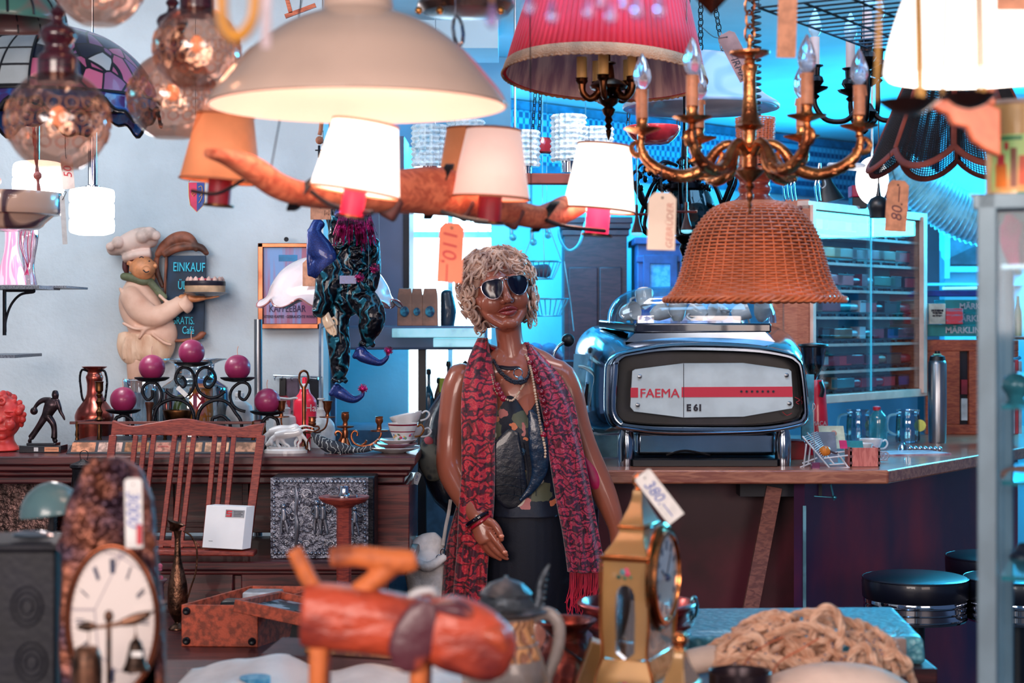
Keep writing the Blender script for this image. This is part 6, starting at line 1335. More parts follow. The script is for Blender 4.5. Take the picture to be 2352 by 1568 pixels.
# ---------------- scarf
def paisley(name,base,dk,lt,sc):
    M=mt(name,base,0.6,var=0,sheen=0.3); nt=M.node_tree; N=nt.nodes; Lk=nt.links; bs=N['Principled BSDF']; tc=N.new('ShaderNodeTexCoord'); mp=N.new('ShaderNodeMapping'); mp.inputs['Scale'].default_value=(1,0.3,1); Lk.new(tc.outputs['Object'],mp.inputs[0])
    w=N.new('ShaderNodeTexWave'); w.wave_type='RINGS'; w.inputs['Scale'].default_value=sc; w.inputs['Distortion'].default_value=16; w.inputs['Detail'].default_value=3; w.inputs['Detail Scale'].default_value=2.2; Lk.new(mp.outputs[0],w.inputs['Vector'])
    v=N.new('ShaderNodeTexVoronoi'); v.feature='DISTANCE_TO_EDGE'; v.inputs['Scale'].default_value=sc*2.2; Lk.new(mp.outputs[0],v.inputs['Vector'])
    rp=N.new('ShaderNodeValToRGB'); e=rp.color_ramp.elements; e[0].position=0.25; e[0].color=rgb(dk); e[1].position=0.42; e[1].color=rgb(base)
    for p,c in ((0.72,base),(0.80,lt),(0.9,base)): q=e.new(p); q.color=rgb(c)
    Lk.new(w.outputs['Fac'],rp.inputs[0]); r2=N.new('ShaderNodeValToRGB'); r2.color_ramp.elements[0].position=0.03; r2.color_ramp.elements[0].color=rgb(dk); r2.color_ramp.elements[1].position=0.06; r2.color_ramp.elements[1].color=(1,1,1,1); Lk.new(v.outputs['Distance'],r2.inputs[0])
    mx=N.new('ShaderNodeMix'); mx.data_type='RGBA'; mx.blend_type='MULTIPLY'; mx.inputs[0].default_value=0.75; Lk.new(rp.outputs[0],mx.inputs[6]); Lk.new(r2.outputs[0],mx.inputs[7]); Lk.new(mx.outputs[2],bs.inputs['Base Color']); return M
sc1=paisley('scarf_paisley_red',(196,26,52),(84,18,40),(224,96,84),10); sc2=paisley('scarf_paisley_wine',(178,30,70),(70,24,56),(206,110,130),14)
t2=thing('paisley_scarf',tuple(W(1200,1400,Y-0.1)),'long red paisley scarf with fringed ends draped over the mannequin','scarf')
def drape(rows,mat,nm,folds=3,amp=7,back=None):
    """rows: (xl,xr,py,dy px)"""
    R_=cr([tuple(map(float,r)) for r in rows],8); mb=MB(mat)
    def f(p,q):
        i=min(int(q*(len(R_)-1)),len(R_)-2); g=q*(len(R_)-1)-i; r=[R_[i][k]*(1-g)+R_[i+1][k]*g for k in range(4)]
        x=r[0]+(r[1]-r[0])*p; A=amp*(0.4+0.6*q); d=r[3]-A*sin(p*folds*tau+0.6*sin(q*5))-18*sin(pi*p)
        x+=3*sin(q*9+p*4); v=W(x,r[2],Y); return (v.x,v.y+d*u,v.z)
    mb.grid(f,46,90); return obj(nm,mb,t2,recalc=False,solid=0.003)
drape([(1098,1122,776,-2),(1076,1130,820,-30),(1064,1138,870,-62),(1062,1140,930,-86),(1066,1134,1000,-98),(1066,1136,1080,-100),(1058,1136,1160,-98),(1052,1130,1230,-98),(1046,1122,1300,-100),(1040,1118,1372,-100)],sc1,'front_panel',2.5,6)
drape([(1066,1072,1060,-66),(1050,1080,1150,-66),(1034,1074,1230,-70),(1020,1068,1310,-72),(1010,1064,1400,-72)],paisley('scarf_paisley_dark',(140,26,44),(60,14,32),(176,60,60),11),'inner_panel',2,6)
drape([(1204,1216,786,8),(1208,1246,815,-20),(1222,1284,860,-52),(1240,1312,920,-76),(1256,1326,990,-88),(1266,1344,1070,-92),(1276,1362,1150,-90),(1288,1374,1220,-90),(1300,1386,1300,-90)],sc2,'side_panel',3,7)
mb=MB(sc1); mb.tube([tuple(W(*q[:2],Y+q[2]*u)) for q in ((1108,790,0),(1120,800,30),(1160,812,52),(1200,806,40),(1214,796,6))],[16*u,20*u,22*u,20*u,14*u],n=12,k=5,flat=0.5); obj('neck_roll',mb,t2)
mb=MB(mt('fringe_red',(216,24,64),0.6)); random.seed(9)
for i in range(64):
    f=i/63; x=1306+f*80; y0=1298-0*f; L2=random.uniform(70,118)*(1-0.25*f)
    d=-95*u; pts=[(x,y0-4),(x+random.uniform(-4,4),y0+L2*.4),(x+random.uniform(-6,6)-4,y0+L2*.75),(x+random.uniform(-8,8)-6,y0+L2)]
    mb.tube([(W(a,b_,Y).x,Y+d-0.01*sin(f*3*tau),W(a,b_,Y).z) for a,b_ in pts],[1.5*u,1.3*u,1.3*u,.9*u],n=5,k=3)
obj('fringe',mb,t2)
mb=MB(mt('beaded_magenta_purse',(210,20,90),0.4,sheen=0.4)); mb.L(Y,[(1340,1040,-20,10,10),(1356,1075,-20,18,14),(1366,1105,-20,18,16),(1378,1122,-20,8,10)],n=16); obj('magenta_pouch',mb,None,'small magenta beaded pouch tucked beside the scarf at the mannequin elbow','pouch')
# ---------------- necklaces, bangles
def beads(pts,r,mat,name,label,n,dyr=0,alt=None):
    P=cr([tuple(W(a,b_,Y+c*u)) for a,b_,c in pts],20); L_=[0]
    for i in range(1,len(P)): L_.append(L_[-1]+(Vector(P[i])-Vector(P[i-1])).length)
    mb=MB(mat); 
    for k in range(n):
        d=L_[-1]*(k+.5)/n; i=max(j for j in range(len(P)) if L_[j]<=d)
        mb.sphere(P[i],r*u*(1 if not alt or k%2==0 else alt),n=10,k=7)
    return obj(name,mb,None,label,'necklace')
beads([(1128,860,-62),(1140,900,-80),(1166,918,-92),(1184,912,-88),(1218,850,-56),(1206,812,-30)],2.6,mt('pearl_cream',(228,190,160),0.25,coat=0.5),'pearl_necklace_short','short string of cream pearls close to the mannequin neck',44)
beads([(1212,820,-36),(1222,860,-66),(1232,920,-94),(1242,980,-104),(1252,1030,-108),(1252,1052,-108)],3.2,MATS['pearl_cream'],'pearl_necklace','long string of cream pearls hanging down the front of the mannequin',40)
beads([(1216,830,-44),(1236,870,-66),(1250,930,-90),(1256,970,-96),(1246,1004,-104)],7.5,mt('red_glass_bead',(160,20,50),0.15,coat=0.8),'red_bead_necklace','string of big dark red beads on the right side of the chest',15,alt=0.45)
beads([(1140,880,-72),(1148,900,-82),(1160,920,-88)],8,MATS['red_glass_bead'],'red_bead_strand','short run of dark red beads at the left neckline of the mannequin',4)
mb=MB(mt('black_velvet',(16,18,34),0.5)); c=W(1172,822,Y+6*u); mb.tube([(c.x+40*u*cos(a),c.y+44*u*sin(a),c.z-(8*sin(a)*-1)*u-14*u*max(0,-sin(a))) for a in [tau*j/40 for j in range(40)]],8*u,n=8,closed=True,flat=0.5,ref=(0,0,1)); obj('choker',mb,None,'wide black choker with silver buckle round the mannequin neck','choker')
t3=thing('ring_pendant',tuple(W(1192,880,Y-70*u)),'silver ring with blue oval charm hanging from the black choker','pendant')
mb=MB(chrome); c=W(1190,856,Y-72*u); mb.tube([tuple(c+Vector((10*u*cos(a),0,10*u*sin(a)))) for a in [tau*j/24 for j in range(24)]],1.3*u,n=6,closed=True); obj('ring',mb,t3)
mb=MB(mt('blue_charm',(90,140,180),0.3)); mb.sphere(tuple(W(1196,872,Y-74*u)),8*u,n=16,k=10,sc=(.8,.3,1.1)); obj('charm',mb,t3)
mb=MB(mt('black_beads',(36,34,46),0.25,coat=0.5)); random.seed(3)
for off in range(3):
    P=cr([tuple(W(a,b_+off*3,Y+c*u)) for a,b_,c in ((1134,826,-30),(1150,852,-68),(1176,872,-86),(1204,872,-80),(1216,850,-56),(1212,826,-30))],9)
    for p in P: mb.sphere((p[0]+random.uniform(-.001,.001),p[1]-0.003,p[2]+random.uniform(-.001,.001)),2.8*u,n=8,k=6)
obj('black_bead_necklace',mb,None,'triple strand of small black beads under the choker','necklace')
def bangle(px,py,mat,label,r=24,th=4):
    c=W(px,py,Y-(112 if r>23 else 116)*u); ax=Vector((0.55,-0.15,-0.82)).normalized(); e=Vector((0.82,0.05,0.55)).normalized(); f_=ax.cross(e).normalized(); e=f_.cross(ax)
    mb=MB(mat); mb.tube([tuple(c+(e*cos(a)*r*1.12+f_*sin(a)*r)*u) for a in [tau*j/36 for j in range(36)]],th*u,n=8,closed=True); return obj('bangle',mb,None,label,'bangle')
bangle(1096,1192,mt('bangle_black',(14,16,32),0.15,coat=0.8),'black glossy bangle on the mannequin wrist',24,5)
bangle(1103,1200,mt('bangle_red',(190,24,50),0.25,coat=0.6),'red bangle with silver clasp next to the black bangle',23,3.5)
# ---------------- bags
Y=5.12; u=U(Y); t=thing('floral_handbag',(W(1010,0,Y).x,Y,0.82),'dark quilted handbag with floral cloth hanging behind the right arm of the mannequin','handbag')
mb=MB(MATS['quilted_black']); mb.L(Y,[(1030,900,0,14,20),(1008,960,0,30,40),(1000,1020,0,36,60),(1010,1080,0,40,66),(1030,1140,0,34,60),(1036,1172,0,14,30)],n=24); obj('bag_body',mb,t,remesh=0.004,smooth=2)
mb=MB(mt('floral_cloth_bag',(96,96,88),0.7,kind='voro',c2=(32,40,50),vs=40,thr=(0.2,0.5))); mb.L(Y,[(984,1020,-40,16,26),(996,1050,-56,34,20),(1008,1080,-60,30,20)],n=18); mb.m(mt('cloth_flower',(200,90,100),0.7)); mb.sphere(tuple(W(984,1014,Y-0.07)),12*u,n=12,k=8); obj('floral_flap',mb,t)
mb=MB(blk); TP(mb,Y,[(1040,905),(1048,860,.02),(1070,832,.04)],5,n=8,k=4); obj('strap',mb,t)
tag(957,1098,5.0,15,28,tagw,'small white tag hanging under the floral handbag',text='CHF',ink=inkb,ts=0.25,roll=-0.35,string=[(963,1070,5.05),(975,1050,5.07)])
Y=4.95; u=U(Y); bagw=mt('white_leather',(240,232,230),0.45,bump=0.2,bs=120)
t=thing('white_handbag',(W(985,0,Y).x,Y,0.55),'slouchy white leather handbag hanging left of the mannequin legs','handbag')
mb=MB(bagw); mb.L(Y,[(1010,1236,0,20,8),(985,1262,0,44,20),(980,1300,0,52,34),(985,1345,0,50,38),(990,1390,0,48,34),(990,1420,0,30,20)],n=28,cap=0.5); mb.L(Y,[(945,1280,-30,10,10),(985,1295,-42,12,10),(1020,1275,-36,10,10)],n=12); obj('bag_body',mb,t,remesh=0.004,smooth=2)
mb=MB(bagw); TP(mb,Y,[(1018,1250,-.02),(1024,1210,-.02),(1030,1180,0),(1034,1150,.03)],4,n=8,k=4,flat=0.4); TP(mb,Y,[(925,1290),(935,1275),(960,1262)],4,n=8,k=4); obj('strap',mb,t)
mb=MB(chrome); 
for a,b_ in ((1018,1268),(1008,1282)): c=W(a,b_,Y-0.05); mb.tube([tuple(c+Vector((6*u*cos(q),0,8*u*sin(q)))) for q in [tau*j/14 for j in range(14)]],1.4*u,n=6,closed=True)
obj('buckle',mb,t)
ZC1=1.05
CA=(-0.02,5.30); # bar counter: corner near the mannequin, corner at right, then receding
t=thing('bar_counter',(1.0,5.6,0),'dark wine-red bar counter with light wooden top carrying the coffee machine','counter')
xc=W(2040,0,5.3).x; xe=2.6; ye=5.3+(xe-xc)*0.97/0.70
def poly(mb,pts,z0,z1): n=len(pts); mb.add([(x,y,z0) for x,y in pts]+[(x,y,z1) for x,y in pts],[tuple(range(n-1,-1,-1)),tuple(range(n,2*n))]+[(i,(i+1)%n,(i+1)%n+n,i+n) for i in range(n)]); return mb
x0=W(1372,0,5.3).x
mb=MB(beech); poly(mb,[(x0,5.3),(xc,5.3),(xe,ye),(xe-0.6,ye+0.42),(2.0,7.15),(1.55,6.95),(x0,6.95)],ZC1-0.042,ZC1); obj('counter_top',mb,t,bev=0.006,bseg=3)
wine=mt('wine_panel',(96,24,44),0.42,var=0.2,vs=3,coat=0.1); wine2=mt('wine_panel_scuffed',(140,40,62),0.4,kind='noise',vs=2.2,c2=(66,32,70),thr=(0.4,0.62),scale=(1,1,0.6))
mb=MB(wine); poly(mb,[(x0+.02,5.62),(W(1855,0,5.62).x,5.62),(W(1855,0,5.62).x,5.66),(x0+.02,5.66)],0,ZC1-0.042); obj('front_panel',mb,t)
a=(W(1848,0,5.42).x,5.42); L_=1.9; b=(a[0]+L_*0.585,a[1]+L_*0.811)
mb=MB(wine2); poly(mb,[a,b,(b[0]-.03,b[1]+.02),(a[0]-.03,a[1]+.02)],0,ZC1-0.042); obj('side_panel',mb,t)
mb=MB(mt('aluminium_edge',(120,180,205),0.3,0.8)); poly(mb,[(a[0]-.006,a[1]-.006),(a[0]+.004,a[1]-.006),(a[0]+.004,a[1]+.002),(a[0]-.006,a[1]+.002)],0,0.93); obj('edge_strip',mb,t)
mb=MB(navy); poly(mb,[(W(1700,0,5.5).x,5.5),(W(1888,0,5.5).x,5.5),(W(1888,0,5.5).x,5.6),(W(1700,0,5.5).x,5.6)],0.95,ZC1-0.042); obj('batten',mb,t)
mb=MB(mt('raw_board',(156,98,88),0.6,kind='wood',vs=4,c2=(120,72,70),scale=(8,8,20))); mb.bar(tuple(W(1778,1118,5.5)),(W(1718,1430,5.5).x,5.5,W(1718,1430,5.5).z),0.048,0.02); p=W(1718,1430,5.5); mb.bar(tuple(p),(p.x-0.09,5.5,0.0),0.048,0.02); obj('diagonal_brace',mb,t)
mb=MB(mt('bracket_blue_steel',(90,180,205),0.3,0.8)); TP(mb,5.36,[(1908,1112),(1912,1130),(1916,1148)],2.4,n=8); TP(mb,5.36,[(1914,1142),(1870,1139)],1.4,n=6); mb.sphere(tuple(W(1917,1142,5.35)),0.007,n=10,k=6); obj('hinge_bracket',mb,t)
# ---------------- coffee machine
CM=lambda q: [(x/3.015+1250,y/3.015+600) for x,y in q]
chm=mt('machine_chrome',(168,178,190),0.12,1.0,var=0.05,vs=4); chd=mt('machine_chrome_dark',(110,118,135),0.1,1.0,var=0)
Y=5.40; t=thing('coffee_machine',tuple(W(1620,1080,Y)),'large chrome two-legged retro espresso machine with lettered white panel','coffee machine')
out=[(420,760),(432,700),(470,655),(560,618),(900,560),(1400,570),(1690,620),(1770,670),(1800,740),(1832,1050),(1815,1115),(1760,1150),(1500,1195),(870,1210),(560,1175),(470,1150),(430,1090),(415,1000)]
inn=[(520,750),(525,705),(560,670),(620,655),(880,628),(1400,637),(1650,668),(1730,700),(1765,760),(1790,1000),(1780,1060),(1730,1098),(1450,1135),(880,1135),(600,1115),(540,1090),(508,1040),(505,960)]
def sm(q,k=4): 
    q=cr(q,k,True); return [(W(x,y,Y).x,W(x,y,Y).z) for x,y in CM(q)]
O=sm(out); I=sm(inn); n=len(O)
def lerp2(A_,B_,f): return [(a[0]+(b_[0]-a[0])*f,a[1]+(b_[1]-a[1])*f) for a,b_ in zip(A_,B_)]
def shellloft(mb,rings):
    m=len(rings[0][0]); vs=[(x,y,z) for R_,y in rings for x,z in R_]; fs=[]
    for i in range(len(rings)-1):
        for j in range(m): fs.append((i*m+j,i*m+(j+1)%m,(i+1)*m+(j+1)%m,(i+1)*m+j))
    return mb.add(vs,fs)
mb=MB(chm); shellloft(mb,[(O,Y+0.05),(O,Y+0.01),(lerp2(O,I,.15),Y-0.012),(lerp2(O,I,.35),Y-0.018),(lerp2(O,I,.5),Y-0.008),(lerp2(O,I,.55),Y-0.012),(lerp2(O,I,.8),Y-0.012),(lerp2(O,I,.95),Y-0.002),(I,Y+0.02)]); obj('front_bezel',mb,t,recalc=False,sharp=60)
# rear body outline (same point count), larger to the left
Yr=5.92
rear=[(205,700),(225,560),(300,470),(420,440),(800,440),(1350,440),(1560,445),(1690,520),(1740,640),(1790,1020),(1770,1090),(1700,1130),(1450,1160),(850,1175),(500,1180),(330,1190),(230,1120),(200,960)]
Rr=[(W(x,y,Yr).x,W(x,y,Yr).z) for x,y in CM(cr(rear,4,True))]
def mid(f): return lerp2(O,Rr,f)
mb=MB(chm); shellloft(mb,[(O,Y+0.05),(mid(.3),Y+0.10),(mid(.75),Y+0.32),(Rr,Yr-0.06),(lerp2(Rr,mid(.9),0.3),Yr)]); mb.add([(x,Yr,z) for x,z in lerp2(Rr,mid(.9),0.3)],[tuple(range(n))]); obj('body_shell',mb,t,recalc=False,sharp=50)
mb=MB(mt('machine_inside',(46,44,60),0.35,var=0.3,vs=5)); shellloft(mb,[(I,Y+0.02),(lerp2(I,mid(.5),.0),Y+0.07)]); mb.add([(x,Y+0.07,z) for x,z in I],[tuple(range(n))]); obj('recess',mb,t,recalc=False)
cw=lambda q:[(W(x,y,Y).x,W(x,y,Y).z) for x,y in CM(q)]
pl=[(612,760),(632,748),(968,706),(1385,704),(1700,748),(1718,762),(1732,1000),(1722,1020),(1385,1078),(968,1084),(625,1042),(598,1010)]
mb=MB(mt('enamel_panel',(196,206,208),0.3,coat=0.4,var=0.03)); mb.prism(cw(pl),Y+0.018,Y+0.024); pn=obj('name_panel',mb,t,bev=0.001)
rd=mt('faema_red',(196,24,56),0.4,var=0)
mb=MB(rd); mb.prism(cw([(601,876),(653,876),(653,944),(600,944)]),Y+0.0168,Y+0.018); mb.prism(cw([(955,872),(1724,868),(1727,940),(955,942)]),Y+0.0168,Y+0.018); obj('red_band',mb,pn,flat=True)
mb=MB(rd); c=W(*CM([(660,942)])[0],Y+0.0165); mb.text('FAEMA',0.0385,Matrix.Translation(c)@Matrix.Rotation(pi/2,4,'X'),ext=0.0006,sx=1.04); mb.text('FAEMA',0.0385,Matrix.Translation(c+Vector((.0012,0,.0008)))@Matrix.Rotation(pi/2,4,'X'),ext=0.0005,sx=1.04)
mb.m(inkk); c=W(*CM([(985,1034)])[0],Y+0.0165); mb.text('E 61',0.028,Matrix.Translation(c)@Matrix.Rotation(pi/2,4,'X'),ext=0.0006,bold=0.0014,sx=1.0)
mb.prism(cw([(967,708),(971,708),(971,1082),(967,1082)]),Y+0.0165,Y+0.018)
for k in range(7):
    cx,cy=CM([(1370+k*37,902)])[0]; c=W(cx,cy,Y); pts=[(c.x+(0.0052 if j%2==0 else 0.0026)*sin(tau*j/12),c.z+(0.0052 if j%2==0 else 0.0026)*cos(tau*j/12)) for j in range(12)]; mb.prism(pts,Y+0.0150,Y+0.0165)
obj('lettering',mb,pn,flat=True)
for x,y in ((661,796),(648,994),(1678,788),(1698,983)): mb=MB(steel); c=W(*CM([(x,y)])[0],Y+0.017); mb.lathe([(0.0068,0),(0.0066,0.004),(0.002,0.0055)],c=tuple(c),n=18,rot=(pi/2,0,0)); obj('screw',mb,pn)
mb=MB(inkr); mb.T=None; TP(mb,Y+0.04,[(q[0],q[1]) for q in CM([(1735,940),(1770,960),(1745,975),(1765,990)])],0.8,n=5,k=4); TP(mb,Y+0.04,[(q[0],q[1]) for q in CM([(1650,1040),(1680,1065),(1715,1050)])],0.8,n=5,k=4); obj('wire',mb,t)
# side window with boomerang handle
def side(px,py):
    x,y=CM([(px,py)])[0]; f=(430-px)/230.0; Yq=5.46+f*0.34; return tuple(W(x,y,Yq-0.02))
mb=MB(mt('side_plate',(150,190,205),0.2,0.6,var=0.1)); mb.add([side(*q) for q in ((205,640),(300,645),(425,690),(405,1020),(245,1050),(190,1000))],[(0,1,2,3,4,5)]); obj('side_plate',mb,t,flat=True)
mb=MB(blk); P=[side(*q) for q in ((240,725),(300,740),(365,790),(350,880),(330,1000))]; mb.tube([(a_,b_-0.015,c_) for a_,b_,c_ in P],[0.004,0.008,0.012,0.009,0.008],n=10,k=6); obj('boomerang_handle',mb,t)
mb=MB(chrome); P=[side(300,840),side(275,990)]; mb.tube([(a_,b_-0.02,c_) for a_,b_,c_ in P],0.007,n=12); P=side(215,845); mb.sphere((P[0]-0.004,P[1]-.01,P[2]),0.008,n=12,k=8); obj('chrome_lever',mb,t)
mb=MB(chrome); TP(mb,5.75,[(q[0],q[1]) for q in CM([(195,540),(140,560),(90,600),(65,660),(80,730)])],3.4,n=10,k=5); mb.m(blk); mb.sphere(tuple(W(*CM([(165,545)])[0],5.76)),0.022,n=16,k=10); obj('steam_pipe',mb,t)
# top deck, tray, legs, drip body, base
mb=MB(chm); pts=[(575,560),(640,500),(1560,490),(1630,560)]; a_=cw(pts); shellloft(mb,[([(x,z) for x,z in a_],Y+0.09),([(x*0.98+0.01,z+0.015) for x,z in a_],Y+0.40)]); mb.add([(x,Y+.09,z) for x,z in a_],[(0,1,2,3)]); obj('top_hood',mb,t,recalc=True)
mb=MB(mt('tray_black_gloss',(16,20,38),0.15,coat=0.8)); BX(mb,1458,742,1772,764,Y+0.10,Y+0.44); p0=W(1390,736,5.8); p1=W(1475,742,Y+.11); mb.bar((p0.x,5.80,p0.z-0.012),(p1.x,Y+.12,p1.z-0.016),0.05,0.03,up=(0,0,1)); obj('cup_tray',mb,t,bev=0.006)
for px in (1439,1798):
    mb=MB(chm); PL(mb,Y+0.06,px,[(17,HY+(CH-ZC1)/U(Y+.06)),(18,1060),(19,1015),(16,994),(14,985)],n=32); obj('leg',mb,t)
mb=MB(chm); BX(mb,1462,992,1785,1046,Y+0.10,Y+0.4); obj('drip_body',mb,t,bev=0.012,bseg=3)
mb=MB(mt('side_drip_plate',(120,170,190),0.25,0.7)); BX(mb,1345,1000,1418,1050,Y+0.35,Y+0.36); obj('rear_side_plate',mb,t)
mb=MB(blk); p=W(1455,0,Y); q=W(1790,0,Y); mb.box(((p.x+q.x)/2,Y+0.2,ZC1+0.011),(q.x-p.x,0.34,0.022)); mb.tube([(p.x+0.11,Y+.1,ZC1+.03),(p.x+.17,Y+.1,ZC1+.045),(p.x+.25,Y+.1,ZC1+.03)],0.004,n=6,k=5); obj('base_tray',mb,t,bev=0.002)
# glass dome with cups
Yd=Y+0.27; zt=W(0,742,Y+.10).z+0.001
t=thing('glass_cup_cover',(W(1587,0,Yd).x,Yd,zt),'rounded clear glass cover over espresso cups on top of the coffee machine','cover')
mb=MB(glass('smoked_dome',(222,232,238),0.06,0.5,0.45)); c=(W(1587,0,Yd).x,Yd,zt); hw=0.272
def dome_(p,q):
    a=tau*p; th=q*pi/2; e=0.55; cx_=math.copysign(abs(cos(a))**e,cos(a)); sy_=math.copysign(abs(sin(a))**e,sin(a)); k=cos(th)**0.45
    return (c[0]+hw*cx_*k,c[1]+0.155*sy_*k,c[2]+0.118*sin(th)**0.85)
mb.grid(dome_,72,18,closed_u=True); obj('glass_dome',mb,t,recalc=False)
random.seed(12); ec=None
labs=['lying espresso cup at the left end under the glass cover','espresso cup showing its open mouth, second from left under the glass cover','upright espresso cup right of the open-mouthed one under the cover','tilted espresso cup in the middle under the glass cover','espresso cup facing front with dark inside, right of the middle under the cover','espresso cup on its side near the right end of the glass cover','last espresso cup at the far right under the glass cover','espresso cup stacked on the others at the upper left under the cover']
for i,(px,rx,ry) in enumerate(((1440,1.2,1.0),(1512,1.15,0.1),(1555,0,0),(1600,0.9,0.5),(1650,1.3,-0.1),(1698,0.3,1.2),(1745,0.1,-0.5),(1478,0.6,0.2))):
    x=W(px,0,Yd).x; z=zt+0.034+(0.04 if i==7 else 0); base=Vector((x,Yd-0.06+0.02*(i%3),z))
    if ec is None:
        ec=thing('espresso_cup',tuple(base),labs[0],'cup','espresso cups under the glass cover')
        mb=MB(por); T=Matrix.Translation(base); mb.T=T; mb.lathe([(0.014,-0.028),(0.016,-0.026),(0.026,-0.008),(0.031,0.026),(0.029,0.026),(0.024,-0.006),(0.001,-0.02)],n=28,smooth=2); obj('cup_bowl',mb,ec)
        mb=MB(por); mb.T=T; mb.tube([(0.027,0,-0.008),(0.045,0,-0.004),(0.046,0,0.014),(0.030,0,0.018)],0.004,n=8,k=4); obj('handle',mb,ec); ec.rotation_euler=(rx,ry,0.4)
    else: r_=dup(ec,tuple(base),label=labs[i],group='espresso cups under the glass cover'); r_.rotation_euler=(rx,ry,i*1.3)
# grinder
Y=5.95; b=HY+(CH-ZC1)/U(Y); t=thing('coffee_grinder',(W(1880,0,Y).x,Y,ZC1),'red coffee grinder with dark transparent bean hopper right of the coffee machine','grinder')
mb=MB(mt('grinder_red',(216,24,50),0.3,coat=0.5,var=0.03)); PL(mb,Y,1874,[(30,b),(30,b-10),(27,960),(22,890),(16,872)],n=4 if False else 32); mb.m(white); 
obj('grinder_body',mb,t)
mb=MB(glass('hopper_glass',(120,126,140),0.08,0.6,0.4)); PL(mb,Y,1868,[(6,874),(10,866),(24,836),(29,800),(30,796)],n=36,cap=False); obj('hopper',mb,t,recalc=False)
mb=MB(mt('coffee_beans',(24,18,24),0.5,kind='voro',c2=(44,30,30),vs=120,bump=0.6)); PL(mb,Y,1868,[(5,873),(9,865),(21,838),(2,834)],n=30); obj('beans',mb,t)
mb=MB(blk); PL(mb,Y,1868,[(31,797),(35,794),(34,790),(4,787)],n=36); TP(mb,Y,[(1880,876,-.04),(1884,892,-.05),(1880,910,-.05)],6,n=10,k=3,flat=.5); obj('lid',mb,t)
c=W(1872,977,Y-.052); mb=MB(white).text('FAEMACA',0.022,Matrix.Translation((c.x-0.0,c.y,c.z))@Matrix.Rotation(pi/2,4,'X'),align='CENTER',ext=0.0004,sx=.8); obj('lettering',mb,t,flat=True)
mb=MB(mt('red_base_grinder',(190,40,40),0.35)); BX(mb,1812,1012,1850,1058,5.72,5.82); obj('red_appliance',mb,None,'small red appliance base with blue switch behind the machine leg','appliance',bev=0.006)
mb=MB(glass('acrylic_stand',(190,220,232),0.03,0.9,0.8)); mb.m(mt('leaflet_cyan',(90,190,215),0.5,var=0.2,vs=10)); BX(mb,1842,860,1870,1010,5.7,5.72); obj('leaflet_holder',mb,None,'upright cyan leaflet in a clear stand between the coffee machine and the grinder','leaflet')
# deck chair figurine
D=lambda q:[(x/3.733+1780,y/3.733+700) for x,y in q]
Y=5.40; t=thing('toy_deck_chair',tuple(W(1895,1078,Y)),'small white toy deck chair holding an orange gourd on the counter end','toy')
wh=mt('toy_white',(226,224,230),0.5)
def ch(pts,dy,r=1.9,nm='frame_bar'): mb=MB(wh); TP(mb,Y,[(a,b_,dy) for a,b_ in D(pts)],r,n=8); return obj(nm,mb,t)
for dy in (0.0,0.055):
    o=dy*0; sh=(22 if dy else 0)
    ch([(235+sh*3,1125-sh),(470+sh*3,1400-sh)],dy); ch([(270+sh*3,1190-sh),(245+sh*3,1395-sh)],dy); ch([(215+sh*2,1392-sh),(345+sh*2,1345-sh)],dy); ch([(470+sh,1405-sh),(640,1395-sh)],dy); ch([(630,1395-sh),(560,1300-sh)],dy); ch([(420,1315-sh),(625,1290-sh)],dy)
for k in range(14):
    f=k/13; mb=MB(wh); a0=D([(250+f*170,1130+f*190)])[0]; p=W(a0[0],a0[1],Y); mb.tube([tuple(p),(p.x+0.02+0.03*(1-f)*1.0,p.y+0.055,p.z+0.012)],0.0012,n=5); obj('slat',mb,t)
mb=MB(mt('gourd_orange',(226,130,40),0.5,bump=0.3,bs=80)); c=W(*D([(430,1252)])[0],Y+0.02); mb.sphere(tuple(c),0.0165,n=28,k=16,sc=(1.1,1,0.9),fn=lambda d:1+0.06*cos(8*math.atan2(d.y,d.x))); g=obj('gourd',mb,None,'small orange gourd resting in the white toy deck chair','gourd')
mb=MB(mt('gourd_stem',(60,36,50),0.7)); mb.tube([tuple(c+Vector((.014,-.008,0))),tuple(c+Vector((.03,-.012,-.006))),tuple(c+Vector((.038,-.012,-.004)))],[.004,.003,.002],n=7,k=3); obj('stem',mb,g)
# note clip cube
t=thing('photo_clip',tuple(W(1873,1079,5.36)),'magenta cube holding a twisted wire clip in front of the toy deck chair','clip'); mb=MB(mt('magenta_cube',(110,20,80),0.3,coat=0.5)); BX(mb,1865,1062,1883,1080,5.345,5.37); obj('cube',mb,t,bev=0.001)
mb=MB(steel); TP(mb,5.358,[(1871,1062),(1870,1000),(1868,940)],0.9,n=5); TP(mb,5.358,[(1866,940),(1868,925),(1873,935),(1866,945)],0.8,n=5,k=3); obj('wire',mb,t)
